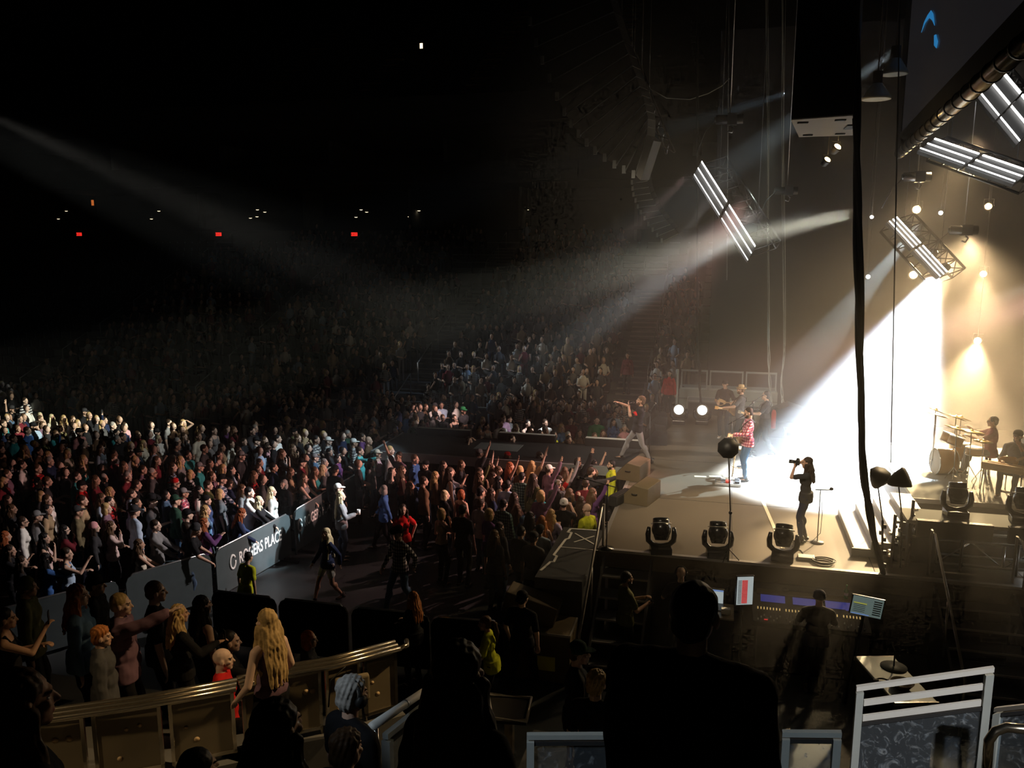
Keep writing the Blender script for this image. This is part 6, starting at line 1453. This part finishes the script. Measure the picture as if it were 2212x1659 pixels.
# ---------------------------------------------------------------- performers
def guitar(lab, t, c, u, n, body='honey_wood', name='guitar', bass=False, strap=True):
    """c, u (along the neck), n (face normal) are given in the player's own frame"""
    k = t.scale[0]; Rz = Matrix.Rotation(t.rotation_euler.z, 3, 'Z'); o = wpt(t, c); u = (Rz @ Vector(u)).normalized(); n = Rz @ Vector(n); n = (n-u*n.dot(u)).normalized(); v = n.cross(u); R = Matrix((u, v, n)).transposed()
    g = thing(name, lab, 'guitar', o)
    out = []
    for i in range(28):
        a = 2*PI*i/28; r = .19 + .022*math.cos(2*a) + .035*math.cos(a)*-1; out.append((r*math.cos(a)*1.05, r*math.sin(a)*(.86 + .12*math.cos(3*a))))
    MB().prism(out, -.028, .028, R).build('body', body, g, bevel=.01)
    MB().prism([(x*.5-.02, y*.42-.06) for x, y in out], .028, .032, R).build('pickguard', 'black_gloss', g)
    L_ = .62 if bass else .5
    MB().box(R@Vector((.16+L_/2, 0, .03)), (L_, .05, .024), R).build('neck', 'pale_wood', g); MB().box(R@Vector((.16+L_+.07, .0, .025)), (.15, .085, .018), R).build('headstock', body, g)
    m = MB()
    for j in range(3): m.cyl(R@Vector((.13+L_+.04*j, .05, .025)), R@Vector((.13+L_+.04*j, .075, .025)), .009, None, 6)
    m.build('tuning_pegs', 'chrome', g)
    m = MB()
    for j in (-1.5, -.5, .5, 1.5): m.tube([R@Vector((-.1, j*.011, .05)), R@Vector((.16+L_, j*.009, .048))], .0016, 4)
    m.build('strings', 'chrome', g); MB().box(R@Vector((-.1, 0, .042)), (.02, .09, .02), R).build('bridge', 'chrome', g)
    if strap:
        i_ = Matrix.Rotation(-t.rotation_euler.z, 3, 'Z'); S_ = lambda p: wpt(t, p)-o
        MB().tube([R@Vector((-.19,0,0)), S_((.20,.02,1.12)), S_((.15,-.13,1.3)), S_((-.02,-.14,1.42)), S_((-.13,-.02,1.50)), S_((-.13,.12,1.40)), R@Vector((.18,.05,0))], .014, 6).build('strap', 'case_black', g)
    return g
P_ = {}
def star(px, py, lab, sx, rz, top, hair, hat=None, ground=SZ, h=1.82, feet=None, **kw):
    kw.setdefault('voxel', .0095); p = onz(*feet, ground) if feet else place(px, py, ground, h); kw.setdefault('pose', 'stand'); pose = kw.pop('pose'); legs = kw.pop('legs', 'stand'); pants = kw.pop('pants', 'black')
    hat_ = None if not hat else (hat.split(':')[0], HATM[hat.split(':')[1]])
    return person(lab16(lab), p, rz, h, sx, pose, legs, (TK[top[0]], top[2:]), pants, (HK[hair[0]], HC[hair[-1]]), hat_, **kw)
s1, B1 = star(1385, 864, 'person singing in dark shirt and grey jeans, striding at the stage front', 'm', 1.75, 'T:black', 't:n', h=1.86, legs='wide', pants='grey', R=(.20,.52,1.52), L=(-.05,.25,1.47), hand='relax', poleR=(.6,.1,-1), poleL=(-.5,.35,-1), head=(0,8), beard='brown', feet=(1376,999), lean=-6)
w_ = wpt(s1, B1.W[-1] + Vector((.02,-.02,.07))); mth = wpt(s1, B1.hp((0,.13,-.06))); d = (mth-w_).normalized(); mi = thing('microphone', 'black handheld microphone at the singer\'s mouth', 'microphone', w_); MB().cyl(-d*.06, d*.1, .014, .018).build('handle', 'black', mi); MB().ell(d*.115, (.026,)*3).build('grille', 'chrome', mi)
MB().add(*(lambda m: (m.v, m.f, True))(MB().tube([B1.E[-1].lerp(B1.S[-1],.35), B1.E[-1].lerp(B1.S[-1],.62)], [.056,.062], 12))).build('sleeve_band', 'cloth_red', s1)
s2, B2 = star(1612, 893, 'bearded person in pink and white plaid shirt and blue jeans playing a pale guitar', 'm', 1.75, 'L:pink plaid', 's:k', h=1.86, legs='stand', pants='denim blue', R=(.14,.26,1.06), L=(-.32,.38,1.18), hand='grip', beard='black', feet=(1611,1038), head=(0,-12))
guitar('pale guitar held by the bearded person in plaid', s2, (.0,.20,1.06), (-.8,.45,.22), (.35,.9,.1), 'pale_wood')
s3, B3 = star(1602, 842, 'person in tan hat and grey t-shirt playing guitar behind the plaid shirt', 'm', 1.45, 'T:dark grey', 's:n', 'fedora:straw', h=1.82, R=(.14,.26,1.06), L=(-.34,.40,1.16), hand='grip', beard='brown', pants='black')
guitar('honey coloured guitar of the person in the tan hat', s3, (.0,.20,1.04), (-.8,.5,.2), (.35,.9,.1), 'honey_wood')
s4, B4 = star(1641, 866, 'person in black t-shirt and trousers playing bass, closest to the bright beam', 'm', 1.5, 'T:black', 's:k', h=1.86, legs='walk', R=(.14,.26,1.04), L=(-.36,.40,1.18), hand='grip', head=(0,4), feet=(1649,984))
guitar('dark bass guitar with long neck held by the player in black', s4, (.0,.20,1.03), (-.8,.5,.28), (.35,.9,.1), 'wood_box', 'bass_guitar', True)
mic_stand(1622, 985, SZ, 'microphone stand between the tan hat and the bass player', (.15,.05,.1), 1.55)
s5, B5 = star(1567, 830, 'person in black with a pale scarf and white shoes playing a mandolin, farthest back', 'm', PI-.25, 'T:black', 's:k', 'cap:black', h=1.8, R=(.14,.28,1.12), L=(-.30,.30,1.16), hand='grip', shoe='shoe_white')
guitar('small pale mandolin of the farthest player', s5, (.02,.20,1.12), (-1,.1,.08), (0,1,.15), 'pale_wood', 'mandolin').scale = (.62, .62, .62)
s6, B6 = star(1738, 1003, 'person in black holding a camera to the eye, in silhouette on the stage', 'f', 1.35, 'T:charcoal', 'w:d', h=1.74, R=(.07,.19,1.58), L=(-.06,.24,1.55), hand='grip', poleR=(1,-.2,.3), poleL=(-.7,.1,-.8), feet=(1735,1170), pants='navy')
cp = wpt(s6, B6.hp((0,.17,.0))); ca = thing('camera', 'black camera with long lens held up by the photographer', 'camera', cp, s6.rotation_euler.z); MB().bx((-.075,-.03,-.05),(.075,.04,.055)).bx((-.025,-.02,.05),(.025,.03,.085)).build('body', 'black', ca, bevel=.006); MB().cyl((0,.04,0),(0,.17,0),.036,.042).build('lens', 'black_gloss', ca)
dr, BD = star(2077, 925, 'person in maroon shirt and glasses drumming behind the cymbals', 'm', 1.45, 'T:maroon', 's:k', ground=RZ, h=1.86, legs='sit', R=(.20,.42,.98), L=(-.16,.45,.86), hand='grip', extra=(('glasses','black'),), pants='charcoal', feet=None)
dr.location = Vector((6.05, 20.75, RZ))
for i, k in enumerate((1, -1)):
    a = wpt(dr, BD.W[k]+Vector((0,.08,-.02))); b = a+Vector((-.33,-.02+.1*i,.08)); ds = MB().cyl((0,0,0), b-a, .009, .006, 6).build('drumstick', 'pale_wood', None, loc=a); tag(ds, ['drumstick over the nearer cymbals', 'drumstick over the farther drums'][i], 'drumstick', 'drumsticks')
MB_ = thing('drum_stool', 'round black stool under the drummer', 'stool', dr.location+Vector((0,0,0))); MB().lathe((0,0,.44),[(.17,0),(.18,.05),(.16,.08)],18).build('seat','black',MB_); MB().cyl((0,0,0),(0,0,.44),.03).build('pole','chrome',MB_)
st, BS = star(2118, 968, 'seated person in black cap and grey work shirt with a guitar on the lap', 'm', 2.6, 'S:grey', 's:k', 'cap:black', ground=RZ, h=1.86, legs='sit', R=(.16,.30,.70), L=(-.10,.26,1.06), hand='grip', beard='dark brown', pants='charcoal')
st.location = Vector((6.12, 19.3, RZ)); guitar('sunburst guitar on the lap of the capped player', st, (.04,.26,.68), (-.8,.15,.5), (.1,1,.1), 'honey_wood', strap=False)
t = thing('chair', 'black chair under the capped seated player', 'chair', st.location, st.rotation_euler.z); MB().bx((-.22,-.22,.42),(.22,.22,.47)).build('seat','black',t); MB().bx((-.2,-.24,.47),(.2,-.2,.85)).build('backrest','black',t)
for x in (-.19,.19):
    for y in (-.19,.19): MB().cyl((x,y,0),(x,y,.43),.014).build('leg','chrome',t)
# ---------------------------------------------------------------- crew and guards on the floor
G_CREW = None
e1, BE = star(1770, 1292, 'person in dark shirt and knit cap standing at the mixing console, back turned', 'm', -.05, 'L:charcoal', 'x:k', 'beanie:navy', ground=0, h=1.84, R=(.22,.42,1.15), L=(-.24,.40,1.15), hand='relax', build=1.1)
e2, _ = star(1352, 1250, 'person in olive t-shirt holding a radio in front of the stage stairs', 'm', -1.1, 'T:olive', 's:k', ground=0, h=1.84, R=(.12,.34,1.20), L=(-.06,.34,1.24), hand='grip', beard='black', feet=None)
e3, _ = star(1128, 1290, 'person in black t-shirt and backwards cap walking towards the box speaker', 'm', -.25, 'T:black', 's:k', 'cap back:black', ground=0, h=1.86, build=1.1, legs='walk')
e4, _ = star(1062, 1347, 'person in bright yellow shirt with ponytail leaning beside the dark barriers', 'f', 1.7, 'T:yellow', 'p:n', ground=0, h=1.74, R=(.10,.36,1.05), L=(-.12,.36,1.02), lean=8)
e5, _ = star(1471, 1240, 'bald person wearing a headset bent over the laptop', 'm', .1, 'T:black', 'x:k', ground=0, h=1.86, R=(.16,.40,1.10), L=(-.22,.36,1.16), extra=(('headphones','black'),))
e6, _ = star(527, 1207, 'person in yellow vest and dark hair crouched under the lettered barrier', 'm', -.3, 'T:yellow', 's:k', ground=0, h=1.55, lean=10)
e7, _ = star(893, 1293, 'person in black with long ginger hair before the dark covered barriers', 'f', 1.2, 'J:black', 'l:G', ground=0, h=1.72, R=(.08,.26,1.15), L=(-.08,.3,1.1))
e8, _ = star(1304, 1103, 'bald person in yellow vest below the stage lip by the wing', 'm', 1.0, 'T:yellow', 'x:k', ground=0, h=1.86)
e9, _ = star(1346, 1006, 'bearded person in yellow tucked under the stage front by the singer', 'm', 1.9, 'J:yellow', 's:k', ground=0, h=1.8, beard='black')
for o_ in (e8, e9): o_.location.x = min(o_.location.x, -2.75)
e10, _ = star(1247, 1412, 'person in dark green cap and black t-shirt with back print, side on', 'm', -1.35, 'T:black', 's:n', 'cap:darkgreen', ground=1.5, h=1.86, build=1.05)
e11, _ = star(1287, 1480, 'person with fair faded haircut and black t-shirt, back turned', 'm', -.15, 'T:black', 't:y', ground=1.5, h=1.92)
text_mesh('SECURITY', .07, 'back_print', 'lettering', e10, .001, (-.02,-.155,1.30), (PI/2,0,0)) if 0 else None
ra = thing('two_way_radio', 'black radio held by the crew member in olive', 'radio', wpt(e2, Body('stand','m',R=(.12,.34,1.20)).W[1]+Vector((-.02,.09,0)))); MB().bx((-.025,-.015,-.05),(.025,.015,.06)).cyl((.012,0,.06),(.012,0,.14),.005).build('body','black',ra)
# two people on the lit aisle steps
def on_far(px, py, h, frac=.925):
    best = None
    for i in range(400):
        Y = 30.7+i*.045; p = ony(px, py, Y); k = int((Y-RY0)/RD); g_ = RZ0+k*RH; e = abs(p.z - (g_+h*frac))
        if best is None or e < best[0]: best = (e, Vector((p.x, Y, g_)))
    return best[1]
for px, py, sx, top, hr, lab in ((1356,772,'f','J:maroon','l:k','person in maroon sleeves standing in the middle of the lit aisle stairs'),(1398,812,'f','J:red','l:d','person in red jacket leaning on the pale corner post by the stairs')):
    p = on_far(px, py, 1.7); 
    person(lab, p if px < 1390 else Vector((-1.9, 30.3, 1.15)), 2.9, 1.7, sx, 'stand', 'stand', (TK[top[0]], top[2:]), 'black', (HK[hr[0]], HC[hr[-1]]))
t = C.objects.get('far_platform'); MB().bx((-.62-1.6,29.9,0),(-1.6,30.7,1.15)).build('side_step','concrete',t)
# ---------------------------------------------------------------- people of the near stand
def near(px, py, d, lab, sx, rz, top, hair, hat=None, sit=False, grp='people in the near stand', voxel=.009, **kw):
    p = atd(px, py, d); g_ = ground_at(p.y); f = .673 if sit else .925; h = (p.z-g_)/f
    hh = max(1.5, min(1.98, h))
    if g_+.03 < p.z-hh*f: sbox('step_block', (p.x-.3, p.y-.28, g_-.1), (p.x+.3, p.y+.3, p.z-hh*f), 'concrete')
    print('NEAR', px, py, round(p.x,2), round(p.y,2), 'ground', g_, 'h', round(h,2))
    p.z = p.z-hh*f; kw.setdefault('pose','stand'); pose = kw.pop('pose'); hat_ = None if not hat else (hat.split(':')[0], HATM[hat.split(':')[1]])
    return person(lab16(lab), p, rz, hh, sx, pose, 'sit' if sit else 'stand', (TK[top[0]], top[2:]), kw.pop('pants','black'), (HK[hair[0]], HC[hair[-1]]), hat_, group=grp, voxel=voxel, **kw)
NS = [near(55,1270,9.4,'person in olive knit beanie and dark jacket near the picture edge','m',-1.0,'J:olive','s:n','beanie:olive'),
 near(8,1338,8.0,'bare-shouldered person holding up a phone at the picture edge','f',-.9,'K:black','u:k',pose='phone'),
 near(165,1287,9.0,'person with reddish long waves and denim collar','f',-1.1,'J:denim blue','w:r'),
 near(203,1264,10.2,'person in black hat and jacket behind the reddish waves','m',-1.1,'J:black','s:k','cap:black'),
 near(258,1307,8.8,'person in loose mauve shirt thrusting an arm towards the stage','m',-1.15,'J:mauve','s:y',R=(.16,.62,1.62),L=(-.25,.05,.86),hand='open'),
 near(333,1280,9.8,'dark-shirted person beyond the thrust arm','m',-.9,'T:black','s:n'),
 near(384,1328,9.0,'person with long fair waves and black top holding a lit phone','f',-.7,'L:black','w:y',R=(.16,.40,1.22),L=(-.2,.05,.9),hand='grip'),
 near(434,1310,9.7,'person with long dark hair between the fair waves and the barriers','f',-.5,'K:black','l:k'),
 near(216,1377,8.0,'person with short ginger hair and dark jacket','m',-1.0,'J:dark grey','t:G'),
 near(478,1426,8.6,'bald person in red t-shirt low behind the rail','m',-1.1,'T:red','x:k',sit=True,beard=None),
 near(493,1388,9.6,'small dark-haired person looking at a phone beyond the bald head','f',-1.0,'T:black','s:k',sit=True,pose='phone'),
 near(665,1382,10.2,'person in striped dark sleeve turned towards the stage','f',-1.2,'J:charcoal','b:r'),
 near(578,1345,6.9,'person with long fair hair and sleeveless mauve top facing away from the stage','f',1.2,'K:mauve','v:y',R=(.24,.20,.95),L=(-.24,.16,.95)),
 near(757,1505,4.5,'grey-haired person in black t-shirt and ear defenders by the white handrail','m',-.5,'T:black','t:g',extra=(('headphones','black'),)),
 near(745,1625,4.1,'brown-haired person lowest in front of the ear defenders','m',-.3,'L:charcoal','t:n'),
 near(422,1668,3.7,'dark-haired person whose crown just shows at the bottom edge','f',-.4,'L:black','b:k'),
 near(1498,1335,3.2,'big broad silhouetted person with short hair blocking the view of the rack','m',-.2,'J:black','s:k',build=1.25,voxel=.008),
 near(985,1462,3.1,'silhouetted person with long straight hair between rail and stairs','f',-.25,'L:black','v:d',voxel=.008),
 near(592,1580,2.7,'silhouetted person with rounded long dark hair before the rail','f',-.3,'L:black','v:k',voxel=.008),
 near(38,1520,2.7,'silhouetted person with long brown hair in the bottom corner','f',-.6,'L:black','v:n',voxel=.008)]
phone_at(NS[1][0], NS[1][1], 'phone with dim screen held at the picture edge', 1, False); phone_at(NS[6][0], NS[6][1], 'lit phone held by the person with fair waves', 1, False); phone_at(NS[10][0], NS[10][1], 'small lit phone beyond the bald head', 1, True)
# ---------------------------------------------------------------- the far stand's crowd, countless in the dark
def mass(name, lab, spots, seed):
    random.seed(seed); m = MB(); mats = ['cloth_charcoal','cloth_black','cloth_navy','cloth_grey','cloth_white','cloth_maroon','cloth_tan','cloth_pale blue','cloth_brown','plaid_grey','skin_0','skin_3','hair_dark brown','hair_black','hair_blond','hair_brown','cloth_dark grey']
    for (x, y, z, st_) in spots:
        hgt = z + (1.0 if st_ else .62) + random.uniform(-.05,.06); c = random.choice((0,1,0,1,2,3,4,5,6,7,8,9,16,16)); R = rotz(random.uniform(-.4,.4)+math.atan2(-(SING.x-x), SING.y-y)); X = Vector((x, y, 0))
        def P(a, b, h_): return X + R @ Vector((a, b, 0)) + Vector((0, 0, hgt+h_))
        m.cur = c; m.ell(P(0,0,.26), (.19,.12,.30), R, 8, 6); sh = random.random()
        for k in (1,-1):
            e = P(k*.24,.06,.16); w2 = P(k*(.05 if sh < .3 else .18), .26, .10 if sh < .8 else .45); m.cur = c; m.tube([P(k*.17,0,.42), e], [.055,.045], 6); m.cur = 10; m.tube([e, w2], [.04,.03], 6); m.ell(w2, (.035,.05,.03), R, 6, 4)
        m.cur = c if st_ else 0
        for k in (1,-1): m.tube([P(k*.09,0,.0), P(k*.10,.0 if st_ else .40,-.45 if st_ else -.02), P(k*.10,.0 if st_ else .42,-.95 if st_ else -.45)], [.09,.06,.045], 6)
        m.cur = random.choice((10,11)); m.ell(P(0,.02,.68), (.075,.09,.11), R, 8, 6); m.tube([P(0,0,.5),P(0,0,.62)],.045,6); m.ell(P(0,.115,.67), (.013,.02,.02), R, 5, 4); m.cur = random.choice((12,12,13,14,15)); m.ell(P(0,-.025,.72), (.085,.095,.10), R, 8, 6)
        if random.random() < .45: m.ell(P(0,-.06,.58), (.09,.06,.17), R, 8, 5)
    m.cur = 0; tag(m.build(name, mats), lab, 'crowd', kind='stuff')
random.seed(77); sp = []
for k in range(NR-1):
    y = RY0+(k+.45)*RD; z = RZ0+k*RH; x = -30 if k < 17 else -26
    while x < -1.2:
        if all(abs(x-a) > .9 for a in AX) and not (42.2 < y < 46.5 and abs(x+13.2) < 1.9) and random.random() < .86 and not (k > 13 and x > -5.5) and not (x > -2.9 and k > 12): sp.append((x, y+random.uniform(-.05,.05), z, random.random() < .35))
        x += .56
mass('seated_crowd', 'dim crowd filling the far stand rows', sp, 5)
sp = [(random.uniform(-29,-9), random.uniform(25.2,29.4), 0, True) for _ in range(230)] + [(random.uniform(-8.5,-2.5), random.uniform(28.0,29.7), 0, True) for _ in range(45)]
sp = [s_ for s_ in sp if not occupied(Vector(s_[:3]), .5)] + REST
mass('standing_crowd', 'dark standing crowd at the back of the floor', sp, 6)
bpy.data.scenes.remove(WS)
# ================================================================ HAZE
def hall_haze():
    o = MB().bx((-45.5, 12.7, .03), (14.5, 42, 13.3)).build('haze'); m = bpy.data.materials.new('haze'); m.use_nodes = True; nt = m.node_tree; N = nt.nodes; L = nt.links
    N.remove(N['Principled BSDF']); v = N.new('ShaderNodeVolumeScatter'); v.inputs['Color'].default_value = (1, .97, .94, 1); v.inputs['Anisotropy'].default_value = .3; L.new(v.outputs[0], N['Material Output'].inputs['Volume'])
    tc = N.new('ShaderNodeTexCoord'); sx = N.new('ShaderNodeSeparateXYZ'); L.new(tc.outputs['Object'], sx.inputs[0])
    r = N.new('ShaderNodeMapRange'); r.interpolation_type = 'SMOOTHSTEP'; r.inputs['From Min'].default_value = -5.5; r.inputs['From Max'].default_value = 3.0; r.inputs['To Min'].default_value = .0032; r.inputs['To Max'].default_value = .026
    L.new(sx.outputs[0], r.inputs['Value'])
    nz = N.new('ShaderNodeTexNoise'); nz.inputs['Scale'].default_value = .22; nz.inputs['Detail'].default_value = 2; nz.inputs['Distortion'].default_value = .8; L.new(tc.outputs['Object'], nz.inputs['Vector'])
    q = N.new('ShaderNodeMapRange'); q.inputs['From Min'].default_value = .3; q.inputs['From Max'].default_value = .7; q.inputs['To Min'].default_value = .35; q.inputs['To Max'].default_value = 1.7; L.new(nz.outputs['Fac'], q.inputs['Value'])
    k = N.new('ShaderNodeMath'); k.operation = 'MULTIPLY'; L.new(r.outputs[0], k.inputs[0]); L.new(q.outputs[0], k.inputs[1]); zr = N.new('ShaderNodeMapRange'); zr.interpolation_type = 'SMOOTHSTEP'; zr.inputs['From Min'].default_value = 6.5; zr.inputs['From Max'].default_value = 12.5; zr.inputs['To Min'].default_value = 1; zr.inputs['To Max'].default_value = .3; L.new(sx.outputs[2], zr.inputs['Value'])
    k2 = N.new('ShaderNodeMath'); k2.operation = 'MULTIPLY'; L.new(k.outputs[0], k2.inputs[0]); L.new(zr.outputs[0], k2.inputs[1]); L.new(k2.outputs[0], v.inputs['Density'])
    o.data.materials.append(m); tag(o, 'thin drifting stage haze, densest over the stage', 'haze', kind='stuff')
hall_haze()
